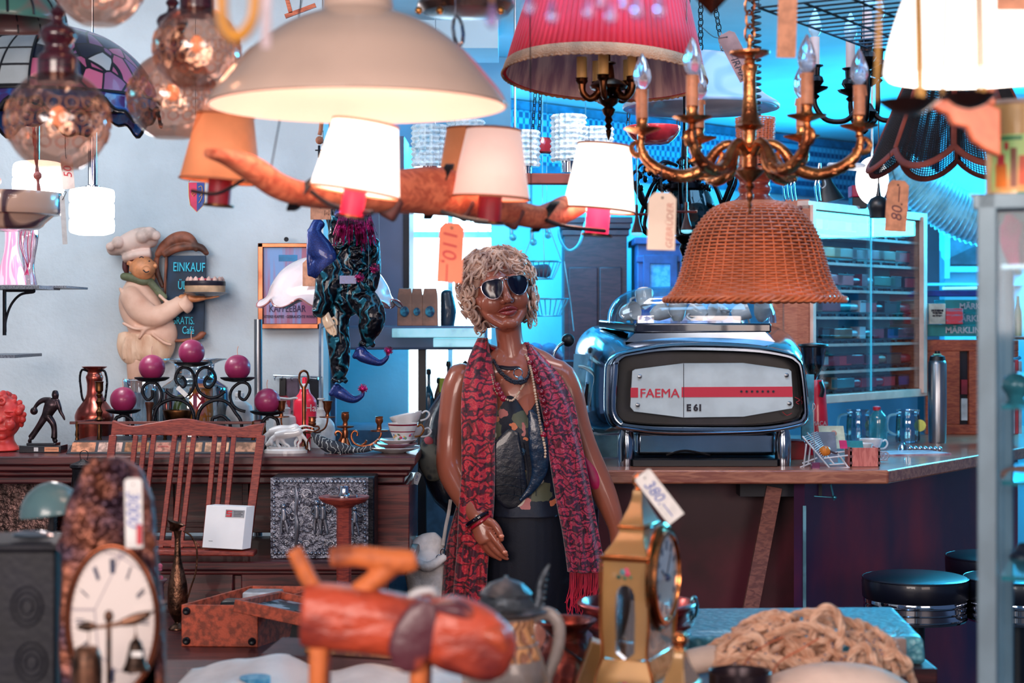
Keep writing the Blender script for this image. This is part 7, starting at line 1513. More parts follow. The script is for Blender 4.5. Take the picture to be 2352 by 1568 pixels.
# card box
Y=5.42; t=thing('card_box',tuple(W(1975,1070,Y)),'pink cedar box with finger joints holding small cards on the counter','box')
mb=MB(mt('cedar_pink',(206,120,110),0.5,kind='wood',vs=5,c2=(180,92,86),scale=(20,20,4))); 
BX(mb,1953,1028,2021,1071,Y,Y+0.006); BX(mb,1953,1028,2021,1071,Y+0.09,Y+0.096); BX(mb,1953,1028,1957,1071,Y,Y+0.09); BX(mb,2017,1028,2021,1071,Y,Y+0.09); obj('box_body',mb,t)
mb=MB(mt('joint_dark',(120,70,76),0.5)); 
for k in range(3): BX(mb,1952,1030+k*15,1958,1036+k*15,Y-0.001,Y+.004); BX(mb,2016,1030+k*15,2022,1036+k*15,Y-0.001,Y+.004)
obj('finger_joint',mb,t)
def card(px0,py0,px1,py1,Yv,rgb_,label,lean=0.02):
    mb=MB(mt('card_%d_%d_%d'%rgb_,rgb_,0.5,var=0.08,vs=20)); a_=W(px0,py0,Yv); b_=W(px1,py1,Yv); vs=[(a_.x,Yv+lean,a_.z),(b_.x,Yv+lean,a_.z),(b_.x,Yv,b_.z),(a_.x,Yv,b_.z)]; mb.add(vs+[(x,y+0.004,z) for x,y,z in vs],[(0,1,2,3),(7,6,5,4),(0,4,5,1),(1,5,6,2),(2,6,7,3),(3,7,4,0)]); return obj('card',mb,None,label,'card')
card(1930,1012,1947,1030,Y+.03,(200,30,100),'magenta card in the left of the cedar card box'); card(1947,1013,1984,1032,Y+.03,(30,130,140),'teal card in the cedar card box')
card(1886,980,1944,1030,5.62,(214,216,190),'greenish postcard with a portrait leaning behind the card box',0.05); card(1870,994,1925,1062,5.50,(120,124,140),'grey slate card behind the toy deck chair',0.05)
mb=MB(mt('portrait_tone',(222,160,140),0.5)); mb.sphere(tuple(W(1915,995,5.60+.035)),0.010,n=14,k=8,sc=(1,.2,1)); obj('portrait_patch',mb,bpy.data.objects['card.002'],flat=True)
for (px,py,r,lb) in ((1978,1022,27,'white mug behind the cedar card box, left one'),(2000,1014,27,'white mug further back, right of the other mug')):
    Yv=5.75 if px<1990 else 5.95; cup(px,HY+(CH-ZC1)/U(Yv),Yv,r,34,lb,hs=1 if px>1990 else -1)
# thermos flask
Y=6.5; b=HY+(CH-ZC1)/U(Y); t=thing('thermos_flask',(W(2153,0,Y).x,Y,ZC1),'tall brushed steel flask with dark cap on the counter','flask')
mb=MB(steel); PL(mb,Y,2153,[(19,b),(20,b-4),(21,960),(21,835),(18,826),(15,824)],n=40); obj('flask_body',mb,t); mb=MB(blk); PL(mb,Y,2153,[(19,830),(17,818),(6,814),(6,806)],n=32); obj('cap',mb,t); mb=MB(mt('mint_tab',(120,220,200),0.5)); BX(mb,2146,812,2162,820,Y-0.012,Y+.01); obj('cap_tab',mb,t)
# glass jugs and blue bottle
cyg=glass('cyan_jug_glass',(150,222,240),0.03,1.0,0.9)
for px,Yv,lb in ((1972,6.5,'clear ribbed glass jug on the counter below the display cabinet, left one'),(2085,6.5,'clear ribbed glass jug on the counter below the display cabinet, right one')):
    b=HY+(CH-ZC1)/U(Yv); t=thing('glass_jug',(W(px,0,Yv).x,Yv,ZC1),lb,'jug'); mb=MB(cyg); PL(mb,Yv,px,[(3,b-1),(26,b-2),(28,b-10),(27,b-50),(25,b-70),(27,b-76)],n=48,cap=False,fn=lambda r,z,a,q:(r*(1+.02*cos(16*a)),z)); obj('glass',mb,t,recalc=False)
    mb=MB(mt('cyan_glass_solid',(170,230,245),0.08,tr=0.6,ior=1.3,var=0)); TP(mb,Yv,[(px-26,b-66),(px-44,b-60),(px-46,b-30),(px-27,b-18)],3,n=8,k=5); obj('handle',mb,t)
    mb=MB(mt('yellow_label',(226,226,110),0.6)); c=W(px+28,b-40,Yv-.02); mb.lathe([(0.022,0),(0.022,0.001)],c=tuple(c),n=24,rot=(pi/2,0,0)); obj('round_label',mb,t)
Y=6.3; b=HY+(CH-ZC1)/U(Y); t=thing('blue_bottle',(W(2017,0,Y).x,Y,ZC1),'cyan plastic bottle with red cap between the two glass jugs','bottle'); mb=MB(mt('cyan_bottle',(60,180,210),0.15,coat=0.8,tr=0.3)); PL(mb,Y,2017,[(20,b),(21,b-5),(21,972),(19,955),(10,945),(8,940)],n=32,smooth=2); obj('bottle_body',mb,t); mb=MB(mt('cap_red',(220,40,70),0.4)); PL(mb,Y,2014,[(9,942),(9,934),(4,932)],n=20); obj('cap',mb,t)
mb=MB(chrome); c=W(2090,1003,6.1); 
for k in range(7): mb.sphere((c.x+k*0.016,c.y-k*0.006,ZC1+0.009),0.009,n=10,k=6)
mb.lathe([(0.018,0),(0.014,0.02),(0.006,0.03)],c=(c.x-0.03,c.y-0.02,ZC1),n=16); obj('beaded_chain_tap',mb,None,'bright metal tap with beaded chain lying on the counter before the flask','tap')
mb=MB(mt('magazine_paper',(200,190,200),0.4,var=0.3,vs=12,c2=(150,110,130))); mb.box((W(2075,0,5.9).x,5.95,ZC1+0.003),(0.30,0.16,0.006),rot=(0,0,0.25)); obj('newspaper',mb,None,'open pale newspaper lying flat on the counter in front of the jugs','newspaper')
mb=MB(mt('coil_cord_white',(200,205,220),0.4)); c=W(2012,1012,5.6); mb.tube([(c.x+0.015*cos(a)+a*0.002,c.y,ZC1+0.02+0.014*sin(a)) for a in [j*0.5 for j in range(36)]],0.003,n=6); obj('coiled_cable',mb,None,'white coiled cable by the right mug on the counter','cable')
# ---------------- bar stools
ZS1=0.748
def stool(px,Yv,label,first=None):
    u=U(Yv); x=W(px,0,Yv).x
    t=thing('bar_stool',(x,Yv,0),label,'stool','black and chrome bar stools'); mb=MB(mt('stool_leatherette',(14,18,34),0.35,coat=0.3,var=0.05)); 
    mb.lathe([(0.150,0.685),(0.154,0.69),(0.156,0.735),(0.152,0.747),(0.14,0.751),(0.01,0.752)],c=(x,Yv,0),n=64); mb.tube([(x+0.153*cos(a),Yv+0.153*sin(a),0.745) for a in [tau*j/64 for j in range(64)]],0.003,n=6,closed=True); obj('seat',mb,t)
    mb=MB(chrome); pr=[(0.150,0.687)]; z=0.687
    for k in range(3): pr+=[(0.151,z-0.002),(0.151,z-0.012),(0.147,z-0.016),(0.151,z-0.018)]; z-=0.020
    pr+=[(0.148,z-0.004),(0.13,z-0.006)]; mb.lathe(pr,c=(x,Yv,0),n=64); obj('chrome_ring',mb,t)
    mb=MB(blk); mb.lathe([(0.13,0),(0.13,0.012),(0.04,0.03),(0.028,0.06),(0.028,0.62),(0.09,0.63)],c=(x,Yv,0),n=32); obj('pedestal',mb,t); return t
s1=stool(2102,5.15,'black bar stool with triple chrome ring, fully visible right of the rope pile')
dup(s1,(W(2335,0,5.15).x,5.15,0),label='black bar stool seen through the glass of the right display case')
dup(s1,(W(2270,0,5.62).x+0.02,5.62,0),label='black bar stool further back, half hidden behind the pale display case post')
# ---------------- train cabinet
t=thing('train_cabinet',(W(1965,0,6.6).x,6.6,1.13),'wall-hung wooden glass-fronted cabinet filled with model train rows','cabinet')
V0=(W(1860,0,6.2).x,6.2); V1=(W(2128,0,6.95).x,6.95); dv=Vector((V1[0]-V0[0],V1[1]-V0[1],0)); Lv=dv.length; dv.normalize(); nv=Vector((-dv.y,dv.x,0)) # nv points to back
if nv.y<0: nv=-nv
TV=Matrix(((dv.x,nv.x,0,V0[0]),(dv.y,nv.y,0,V0[1]),(0,0,1,0),(0,0,0,1)))
zt=1.5+(740-470)*U(6.2); zb2=1.5-(920-740)*U(6.2); cab=mt('cabinet_wood',(196,122,94),0.45,kind='wood',vs=4,c2=(172,98,76),scale=(6,6,30)); cabf=mt('cabinet_front_pale',(236,200,184),0.4,var=0.04)
D_=0.16
def cb(nm,c,d,m,par=t,bev=0.002): mb=MB(m); mb.T=TV; mb.box(c,d); return obj(nm,mb,par,bev=bev)
cb('end_panel',(0.0,D_/2-.0,(zt+zb2)/2),(0.02,D_,zt-zb2),cab); cb('end_panel',(Lv,D_/2,(zt+zb2)/2),(0.02,D_,zt-zb2),cab)
cb('top_board',(Lv/2,D_/2,zt),(Lv+.02,D_,0.03),cabf); cb('bottom_board',(Lv/2,D_/2,zb2),(Lv+.02,D_,0.03),cabf); cb('back_board',(Lv/2,D_,(zt+zb2)/2),(Lv,0.01,zt-zb2),mt('cabinet_back_blue',(110,215,240),0.6,kind='noise',vs=3,c2=(60,160,200)))
mb=MB(cabf); mb.T=TV; mb.box((0.012,-0.006,(zt+zb2)/2),(0.02,0.014,zt-zb2)); obj('front_stile',mb,t); mb=MB(cabf); mb.T=TV; mb.box((Lv-.03,0.0,(zt+zb2)/2),(0.03,0.02,zt-zb2)); obj('front_stile',mb,t)
mb=MB(cab); p=W(1795,0,6.28); q=W(1862,0,6.2); zz=(zt+zb2)/2; mb.box(((p.x+q.x)/2,6.26,(zt+0.012+zb2)/2+0.0),(q.x-p.x,0.08,zt-zb2+.03)); 
cbp=obj('side_panel',mb,t,bev=0.002)
for x in (1806,1838): mb=MB(wdred); c=W(x,477,6.21); mb.lathe([(0.008,0),(0.007,0.006),(0.002,0.008)],c=tuple(c),n=14,rot=(pi/2,0,0)); obj('dowel_plug',mb,t)
for k in range(2): mb=MB(glass('cabinet_glass',(246,252,254),0.02,0.3,0.16)); mb.T=TV; mb.box((Lv*(0.27+0.45*k)+.01,0.004+0.006*k,(zt+zb2)/2),(Lv*0.5,0.003,zt-zb2-.04)); obj('glass_door',mb,t,flat=True)
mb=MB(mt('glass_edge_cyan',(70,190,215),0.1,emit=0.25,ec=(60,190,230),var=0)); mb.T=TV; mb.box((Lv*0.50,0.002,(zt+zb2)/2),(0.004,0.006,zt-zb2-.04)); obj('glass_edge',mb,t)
ns_=7; random.seed(31); tcols=[(30,100,80),(170,30,50),(30,50,110),(220,40,50),(110,60,46),(24,30,40),(150,100,70),(240,160,40),(30,130,140),(130,24,50),(200,200,205)]
tm=[mt('train_paint_%d'%i,c,0.35,var=0.05) for i,c in enumerate(tcols)]
def wagon(TT,x,y,z,L2,kind,m):
    """one little rolling-stock item at shelf coordinates"""
    p=TT@Vector((x,y,z)); nm={'loco':'toy_locomotive','coach':'toy_coach','goods':'toy_goods_wagon','tank':'toy_tank_wagon'}[kind]
    t=thing(nm,tuple(p),'x','model train',None); t.rotation_euler=(0,0,math.atan2(dv.y,dv.x)); 
    def part(n_,mb): 
        o=obj(n_,mb,None); o.location=(0,0,0); me=o.data; me.transform(Matrix.Translation(-0*p)); o.parent=t; return o
    def B(n_,c,d,mm,bev=0):
        me=MB(mm); me.box((0,0,0),d); o=obj(n_,me,None,bev=bev); me2=o.data; me2.transform(Matrix.Translation((0,0,-d[2]/2))); o.parent=t; o.location=c; return o
    B('underframe',(0,0,0.009),(L2,0.022,0.005),blk)
    h=0.026
    if kind=='coach': B('coach_body',(0,0,0.012+h/2),(L2*.98,0.026,h),m,bev=0.003); 
    elif kind=='goods': B('goods_body',(0,0,0.012+h*.45),(L2*.95,0.026,h*.9),m); B('wagon_roof',(0,0,0.014+h*.92),(L2,0.029,0.003),blk)
    elif kind=='tank':
        me=MB(m); me.lathe([(0.005,-L2*.45),(0.012,-L2*.43),(0.012,L2*.43),(0.005,L2*.45)],n=18,rot=(0,pi/2,0)); o=obj('tank_barrel',me,None); o.data.transform(Matrix.Translation((0,0,-0.0))); o.location=(0,0,0.024); 
        o.data.transform(Matrix.Translation(Vector((0,0,0))-sum((v.co for v in o.data.vertices),Vector())/len(o.data.vertices))); o.parent=t
    else:
        me=MB(m); me.lathe([(0.010,-L2*.5),(0.010,L2*.3)],n=16,rot=(0,pi/2,0)); o=obj('boiler',me,None); o.data.transform(Matrix.Translation(-sum((v.co for v in o.data.vertices),Vector())/len(o.data.vertices))); o.location=(-L2*.1,0,0.024); o.parent=t
        B('cab',(L2*.33,0,0.026),(L2*.3,0.026,0.030),m); B('funnel',(-L2*.4,0,0.038),(0.007,0.007,0.012),blk)
    for sx in (-1,1):
        me=MB(blk)
        for dy in (-0.009,0.009): me.lathe([(0.0055,-0.002),(0.0055,0.002)],c=(0,dy,0.0055),n=12,rot=(pi/2,0,0))
        o=obj('wheel_pair',me,None); o.data.transform(Matrix.Translation((0,0,0.0))); 
        cc=sum((v.co for v in o.data.vertices),Vector())/len(o.data.vertices); o.data.transform(Matrix.Translation(-cc)); o.parent=t; o.location=(sx*L2*.33,0,0.0055)
    return t
protos={}
shelfnames=['top shelf','second shelf','third shelf','fourth shelf','fifth shelf','sixth shelf','bottom board']
for s in range(ns_):
    z=zb2+0.015 if s==ns_-1 else zt-(s+1)*(zt-zb2)/ns_
    if s<ns_-1: cb('shelf',(Lv/2,D_*.55,z-0.004),(Lv-.03,D_*.8,0.010),cabf,bev=0)
    x=0.055
    j=0
    while x<Lv-0.07:
        kd=random.choice(['coach','goods','goods','loco','coach','tank']); ci=random.randrange(len(tm)); L2={'coach':0.085,'goods':0.058,'loco':0.07,'tank':0.06}[kd]
        if x+L2>Lv-0.04: break
        if s in (2,3) and x<0.02: x+=0.02; continue
        key=(kd,ci); L2*=1.5; pos=TV@Vector((x+L2/2,D_*.35,z+0.0015 if s<ns_-1 else z))
        cn=['green','dark red','navy blue','red','brown','black','tan','ochre','teal','wine','silver'][ci]; kn={'coach':'toy coach','goods':'toy goods wagon','loco':'toy locomotive','tank':'toy tank wagon'}[kd]
        ordn=(['first','second','third','fourth','fifth','sixth','seventh','eighth','ninth','tenth','eleventh','twelfth']+['last']*9)[j]
        lb='%s %s, %s from left on %s of glass cabinet'%(cn,kn,ordn,shelfnames[s])
        if key in protos: r_=dup(protos[key],tuple(pos),label=lb,group='model trains in the glass cabinet')
        else:
            r_=wagon(TV,x+L2/2,D_*.35,z,L2,kd,tm[ci]); r_.location=pos; r_.scale=(1.5,1.5,1.5); protos[key]=r_; r_['label']=lb; r_['group']='model trains in the glass cabinet'
        x+=L2+0.006; j+=1
# things on top of / behind the cabinet
mb=MB(blk); p=W(1905,0,6.35); mb.tube([tuple(W(1893,385,6.4)),tuple(W(1900,420,6.4)),tuple(W(1910,462,6.4))],[.012,.02,.05],n=12,flat=.3); obj('hanging_apron',mb,None,'dark brown apron with white loop hanging above the glass cabinet','apron')
mb=MB(white); TP(mb,6.34,[(1885,430),(1880,412),(1892,410),(1896,425),(1888,432)],1.3,n=6,k=4); obj('apron_loop',mb,None,'white loop of cord on the apron above the cabinet','loop')
for px,lb in ((1805,'chrome tongs hanging left above the cabinet'),(1822,'second pair of chrome tongs hanging above the cabinet'),(1878,'chrome bottle opener hanging beside the apron')):
    mb=MB(chrome); TP(mb,6.0,[(px+4,375),(px,400),(px-6,430),(px-2,462)],2,n=8,k=4); TP(mb,6.0,[(px+6,375),(px+6,400),(px+2,425),(px+6,460)],2,n=8,k=4); obj('hanging_tongs',mb,None,lb,'tongs')
t=thing('toy_bus',tuple(W(1973,480,6.55)),'small red toy vehicle standing on top of the glass cabinet','toy'); mb=MB(mt('toy_red',(220,30,80),0.4)); BX(mb,1957,425,1990,452,6.5,6.58); obj('body',mb,t,bev=0.004); mb=MB(blk); BX(mb,1958,452,1992,478,6.5,6.58); obj('chassis',mb,t,bev=0.003)
ZT=0.85
t=thing('display_table',(-0.13,2.62,0),'long table in the foreground crowded with bric-a-brac','table')
mb=MB(wdredh); poly(mb,[(-1.06,1.67),(.60,1.67),(.60,3.27),(.80,3.27),(.80,3.8),(.15,3.8),(.15,3.36),(-1.06,3.36)],ZT-.03,ZT); obj('table_top',mb,t,bev=0.004)
for x in (-1.0,0.74):
    for y in (1.75,3.22): mb=MB(wdredh); mb.box((x,y,(ZT-.03)/2),(0.06,0.06,ZT-.03)); obj('leg',mb,t)
cloth=mt('white_tablecloth',(246,240,236),0.8,bump=0.4,bs=14,var=0.03)
mb=MB(cloth)
def cl(p,q):
    px=405+p*740; Yq=3.25-q*0.75; x=(px-CX)*3.1/F; z=ZT+0.003+ (0.022+0.010*sin(p*9)+0.008*sin(p*23+q*6)+0.006*sin(q*17))*min(1,p*6)*min(1,(1-p)*6)*min(1,(q+.05)*8)
    return (x,Yq,z)
mb.grid(cl,70,40); obj('white_cloth',mb,None,'crumpled white cloth spread on the foreground table under the wooden dog','cloth',recalc=False,solid=0.002)
mb=MB(mt('blue_ribbon',(40,140,190),0.5,kind='noise',vs=60,c2=(120,190,220))); c=W(586,1560,2.95); mb.lathe([(0.026,0),(0.026,0.02)],c=(c.x,2.95,ZT+0.03),n=28); obj('ribbon_roll',mb,None,'blue ribbon roll on the white cloth at the bottom edge','ribbon')
mb=MB(mt('dark_slab',(96,62,64),0.6)); c=W(810,1500,3.2); mb.box((c.x,3.24,ZT+0.022),(0.32,0.14,0.04),rot=(0.05,0.02,-0.15)); obj('brown_book',mb,None,'dark brown book lying behind the wooden dog','book',bev=0.003)
mb=MB(mt('gilt_edge_book',(170,120,80),0.5,kind='noise',vs=50,c2=(110,70,60))); mb.box((c.x+0.04,3.22,ZT+0.052),(0.24,0.10,0.018),rot=(0.05,0.02,-0.25)); obj('gilt_book',mb,None,'worn gilt-edged booklet on top of the brown book','book')
# ---------------- wooden dog
Y=2.0; u=U(Y); dw=mt('carved_dog_wood',(186,72,46),0.42,kind='noise',vs=11,c2=(84,28,34),thr=(0.36,0.6),det=8,bump=0.8,bs=30,coat=0.12,scale=(1,1,1.6)); dl=mt('peeled_branch_wood',(200,106,54),0.6,kind='noise',vs=22,c2=(110,48,32),bump=0.5,bs=40,thr=(0.34,0.56)); dd=mt('scorched_wood',(84,40,50),0.4,kind='noise',vs=18,c2=(176,76,50),coat=0.15,thr=(0.36,0.5),bump=0.3,bs=40)
t=thing('wooden_dog',(W(880,0,Y).x,Y,ZT),'carved red-brown wooden dog with drooping ears and a branch handle, nearest foreground','carving')
mb=MB(dw); mb.L(Y,[(700,1410,0,72,60),(760,1415,0,76,70),(850,1425,-4,74,74),(940,1440,-6,72,74),(1010,1452,-8,74,70),(1040,1456,-8,70,66)],n=28,power=0.75,cap=0.15)
mb.L(Y,[(980,1440,-20,66,60),(1030,1446,-30,84,68),(1080,1462,-36,84,66),(1120,1482,-40,76,58),(1150,1496,-40,64,50),(1164,1502,-40,48,40)],n=28,power=0.75,cap=0.4)
obj('body',mb,t,remesh=0.0025,smooth=2)
mb=MB(dd); mb.L(Y,[(1010,1385,-50,14,36),(1050,1388,-60,22,40),(1080,1400,-62,18,36),(1090,1420,-62,10,20)],n=18); mb.L(Y,[(1112,1440,-70,20,30),(1140,1448,-74,26,34),(1155,1470,-70,18,24)],n=18); obj('brow_and_nose',mb,t,remesh=0.0022,smooth=1,label='scorched dark brow and nose')
mb=MB(mt('glossy_blue_spot',(120,160,210),0.2,coat=0.6)); mb.sphere(tuple(W(1158,1500,Y-0.018)),9*u,n=14,k=8,sc=(.6,.6,1.3)); obj('blue_spot',mb,t)  # small glossy blue blob on the muzzle
for dy,nm in ((-78,'ear'),(56,'ear')):
    mb=MB(dd); mb.L(Y,[(985,1372,dy,22,10),(975,1400,dy-4,40,12),(955,1450,dy-6,50,12),(935,1495,dy-6,42,11),(922,1515,dy-4,22,8)],n=22,cap=0.5); obj(nm,mb,t)
mb=MB(dl); mb.L(Y,[(722,1352,0,20,20),(704,1320,0,20,20),(690,1290,0,20,19),(676,1264,0,19,18)],n=18,cap=0.25); obj('tail',mb,t)
mb=MB(dl); mb.L(Y,[(762,1280,-5,24,24),(820,1276,-5,25,25),(880,1284,-5,27,26),(930,1288,-5,28,26),(955,1284,-5,22,22)],n=20,cap=0.2); mb.L(Y,[(820,1362,-5,24,24),(862,1330,-5,24,24),(900,1302,-5,22,22)],n=18,cap=0.2); obj('branch_handle',mb,t,remesh=0.0022,smooth=2)
for x,y1,dy in ((735,1480,-30),(735,1470,40),(965,1500,-34),(970,1490,36)):
    mb=MB(dl if dy<0 else dw); w0=W(x,y1,Y); w1=(w0.x-0.004,Y+dy*u,ZT); mb.tube([(w0.x,Y+dy*u,w0.z),w1],[22*u,18*u],n=16); obj('leg',mb,t)
mb=MB(white); mb.L(Y,[(945,1364,-20,8,12),(965,1354,-24,9,12),(992,1352,-20,8,12),(1000,1362,-14,6,10)],n=12); obj('paper_tag',mb,None,'crumpled white paper tag on the back of the wooden dog','tag')
# ---------------- oval dial clock
Y=2.3; u=U(Y); t=thing('old_dial_clock',(W(250,0,Y).x,Y,ZT),'antique clock with oval enamel dial and embossed brass crest at lower left','clock')
rep=mt('embossed_brass_crest',(140,84,64),0.42,0.6,kind='noise',vs=16,c2=(66,46,60),thr=(0.4,0.6),bump=0.9,bs=50)
mb=MB(rep); o=[(140,1620),(132,1480),(140,1330),(138,1230),(150,1160),(185,1085),(225,1055),(270,1050),(318,1080),(345,1150),(352,1240),(358,1330),(372,1480),(380,1620)]; mb.PP(Y+0.01,o,0.03); obj('back_plate',mb,t,bev=0.004)
mb=MB(rep); random.seed(17)
for i in range(150):
    py=random.uniform(1062,1262); hw=(py-1040)**0.5*7.4; px=248+random.uniform(-1,1)*min(hw,104)
    if random.random()<.5: mb.sphere(tuple(W(px,py,Y+0.006)),random.uniform(5,13)*u,n=9,k=6,sc=(1,.9,1.2))
    else:
        r=random.uniform(8,17); a0=random.uniform(0,6); mb.tube([tuple(W(px+r*(1-i_/9*.8)*cos(a0+i_*.7),py+r*(1-i_/9*.8)*sin(a0+i_*.7),Y+0.002)) for i_ in range(10)],random.uniform(2,4)*u,n=6)
for a in range(11): mb.sphere(tuple(W(248+40*cos(a*.57),1112+44*sin(a*.57),Y-.004)),12*u,n=10,k=7)
obj('crest_relief',mb,t)
cf=W(259,1425,Y-0.014)
mb=MB(mt('enamel_dial',(226,214,208),0.18,kind='crack',vs=9,c2=(150,140,150),thr=(0.0,0.012),coat=0.8)); n=64; vs=[(cf.x+97*u*cos(tau*j/n),cf.y,cf.z+165*u*sin(tau*j/n)) for j in range(n)]; mb.add(vs+[(x,y+.008,z) for x,y,z in vs],[tuple(range(n)),tuple(range(2*n-1,n-1,-1))]+[(i,i+n,(i+1)%n+n,(i+1)%n) for i in range(n)]); dl_=obj('dial',mb,t)
mb=MB(mt('copper_bezel',(150,84,58),0.25,0.9)); mb.tube([(cf.x+103*u*cos(tau*j/72),cf.y-0.002,cf.z+171*u*sin(tau*j/72)) for j in range(72)],7.5*u,n=10,closed=True); obj('bezel',mb,t)
mb=MB(mt('numeral_blue_black',(40,56,96),0.4))
for k in range(12):
    a=pi/2-tau*k/12; nb=[3,1,2,3,2,1,2,3,4,2,1,2][k]
    for j in range(nb):
        da=(j-(nb-1)/2)*0.055; p=[(cf.x+r*97*u*cos(a+da),cf.y-0.002,cf.z+r*165*u*sin(a+da)) for r in (0.66,0.86)]; mb.bar(p[0],p[1],2.6*u,0.0008)
for k in range(60): a=tau*k/60; p=[(cf.x+r*97*u*cos(a),cf.y-0.002,cf.z+r*165*u*sin(a)) for r in (0.93,0.97)]; mb.bar(p[0],p[1],0.8*u,0.0005)
obj('numerals',mb,dl_,flat=True)
mb=MB(rep); z0=W(0,1425,Y).z-0.10
mb.box((W(258,0,Y).x,Y+0.045,(ZT+1.12)/2),(0.11,0.07,1.12-ZT)); obj('case',mb,t)
Yb=2.14; ub=U(Yb); t=thing('bell_weights',(W(250,0,Yb).x,Yb,ZT),'brass hand bell and weight hanging from a crossbar in front of the oval dial','scale')
bd=mt('aged_brass_front',(120,84,66),0.4,0.8,var=0.3,vs=30)
mb=MB(bd); mb.tube([(W(250,0,Yb).x,Yb,ZT+0.008),tuple(W(250,1420,Yb))],6*ub,n=12); mb.lathe([(0.05,0),(0.05,0.006),(0.01,0.012)],c=(W(250,0,Yb).x,Yb,ZT),n=28); mb.sphere(tuple(W(250,1415,Yb)),11*ub,n=14,k=10,sc=(1,1,1.3)); obj('stand_rod',mb,t)
mb=MB(bd); TP(mb,Yb,[(182,1438),(215,1440),(250,1436),(290,1428),(330,1414),(358,1400)],[4,4,5,6,5,2],n=8,k=4); mb.L(Yb,[(182,1440,0,6,6),(200,1438,0,12,6),(218,1438,0,7,6)],n=10); mb.L(Yb,[(280,1430,0,8,6),(310,1422,0,13,7),(340,1410,0,8,6)],n=10); obj('crossbar',mb,t)
mb=MB(bd); PL(mb,Yb,312,[(30,1540),(30,1534),(24,1522),(17,1492),(13,1474),(5,1466),(3,1455)],n=32,smooth=2); TP(mb,Yb,[(310,1425),(311,1445),(312,1458)],1.2,n=5); obj('bell',mb,t,label='small brass bell'); mb=MB(tagw); BX(mb,302,1496,326,1508,Yb-22*ub,Yb-20*ub); obj('price_sticker',mb,t)
mb=MB(bd); PL(mb,Yb,200,[(34,1600),(35,1540),(34,1512),(30,1500),(26,1488),(20,1484)],n=32); TP(mb,Yb,[(205,1440),(203,1484)],1.2,n=5); obj('weight',mb,t)
tg3=tag(307,1178,2.22,40,160,tagw,'long white tag reading 3000 hanging on the embossed clock crest',text='3000',ink=inkb,ts=0.26,roll=0.02,troll=-pi/2,toff=(0,10),string=[(305,1095,2.25)],clip=.15)
mb=MB(inkr); mb.T=None; BX(mb,314,1205,325,1250,2.216,2.2185); obj('red_mark',mb,tg3,flat=True)
# stove-like black cabinet, green dome
Y=2.35; u=U(Y); t=thing('black_cast_box',(W(60,0,Y).x,Y,ZT),'black cast-iron box with embossed concentric circles in the lower left corner','box')
ci=mt('cast_iron_navy',(10,12,28),0.55,bump=0.1,bs=80); mb=MB(ci); a=W(-90,1262,Y); b=W(128,1262,Y); mb.box(((a.x+b.x)/2,Y+0.06,(ZT+a.z)/2),(b.x-a.x,0.12,a.z-ZT)); mb.box(((a.x+b.x)/2,Y+0.055,a.z+0.004),(b.x-a.x+.02,0.14,0.010)); obj('body',mb,t,bev=0.004)
mb=MB(ci)
for (cx,cy) in ((62,1392),(72,1520)):
    for r in (14,26,36): mb.tube([(W(cx,cy,Y).x+r*u*cos(q),Y-0.001,W(cx,cy,Y).z+1.25*r*u*sin(q)) for q in [tau*j/40 for j in range(40)]],2.4*u,n=6,closed=True)
obj('embossed_circles',mb,t)
mb=MB(chrome); c=W(75,1256,Y+.03); mb.sphere((c.x,c.y,a.z+0.016),0.012,n=14,k=8,sc=(2.4,1,.5)); obj('silver_clip',mb,None,'small silver piece lying on top of the black cast-iron box','ornament')
Y=2.75; t=thing('green_shade_lamp',(W(120,0,Y).x,Y,ZT),'grey-green domed desk lamp head behind the embossed clock crest','lamp')
gs=mt('grey_green_enamel',(84,116,122),0.3,coat=0.4,var=0.06,vs=6); mb=MB(gs); u=U(Y); T=Matrix.Translation(W(120,1180,Y))@Matrix.Rotation(-0.12,4,'Y'); mb.T=T; mb.lathe([(70*u,0),(73*u,3*u),(66*u,30*u),(50*u,52*u),(26*u,68*u),(4*u,74*u)],n=40,smooth=3); obj('shade',mb,t)
mb=MB(iron); mb.tube([tuple(W(120,1180,Y)),(W(120,0,Y).x,Y,ZT)],0.006,n=10); mb.lathe([(0.07,0),(0.07,0.01),(0.01,0.02)],c=(W(120,0,Y).x,Y,ZT),n=28); obj('stand',mb,t)
# ---------------- beer stein
Y=2.6; u=U(Y); t=thing('beer_stein',(W(1165,0,Y).x,Y,ZT),'tan relief beer stein with pewter lid and curved grey handle','stein')
zb=HY+(CH-ZT)/U(Y); stn=mt('stoneware_relief',(214,156,108),0.5,kind='magic',c2=(160,108,84),vs=22,thr=(0.3,0.6),bump=0.6); gl=mt('grey_glaze',(150,140,136),0.3,coat=0.4); pwt=mt('pewter_grey',(96,104,114),0.4,0.8,var=0.15,bump=0.3,bs=120)
mb=MB(stn); PL(mb,Y,1160,[(70,zb),(74,zb-10),(90,zb-60),(100,1600),(98,1560),(86,1510),(74,1480),(68,1450),(68,1412)],n=64,smooth=2); sb=obj('stein_body',mb,t)
mb=MB(gl); PL(mb,Y,1160,[(98.5,1562),(100,1556),(87,1509),(85,1510)],n=64); 
for k in range(12): a=tau*k/12-0.3; mb.tube([((W(1160,0,Y).x+(r*1.01)*u*cos(a+da)),Y+(r*1.01)*u*sin(a+da),CH+(HY-y)*u) for r,y,da in ((75,1484,0),(88,1516,.10),(98.5,1556,.26))],1.6*u,n=5,k=3)
for y,r in ((1415,69),(1476,74)): mb.tube([(W(1160,0,Y).x+r*u*cos(a),Y+r*u*sin(a),CH+(HY-y)*u) for a in [tau*j/60 for j in range(60)]],2.4*u,n=6,closed=True)
obj('grey_bands',mb,sb)
mb=MB(tagw); p=W(1158,1420,Y-70*u); mb.sphere(tuple(p),8*u,n=14,k=6,sc=(1,.1,.7)); obj('sticker',mb,sb)
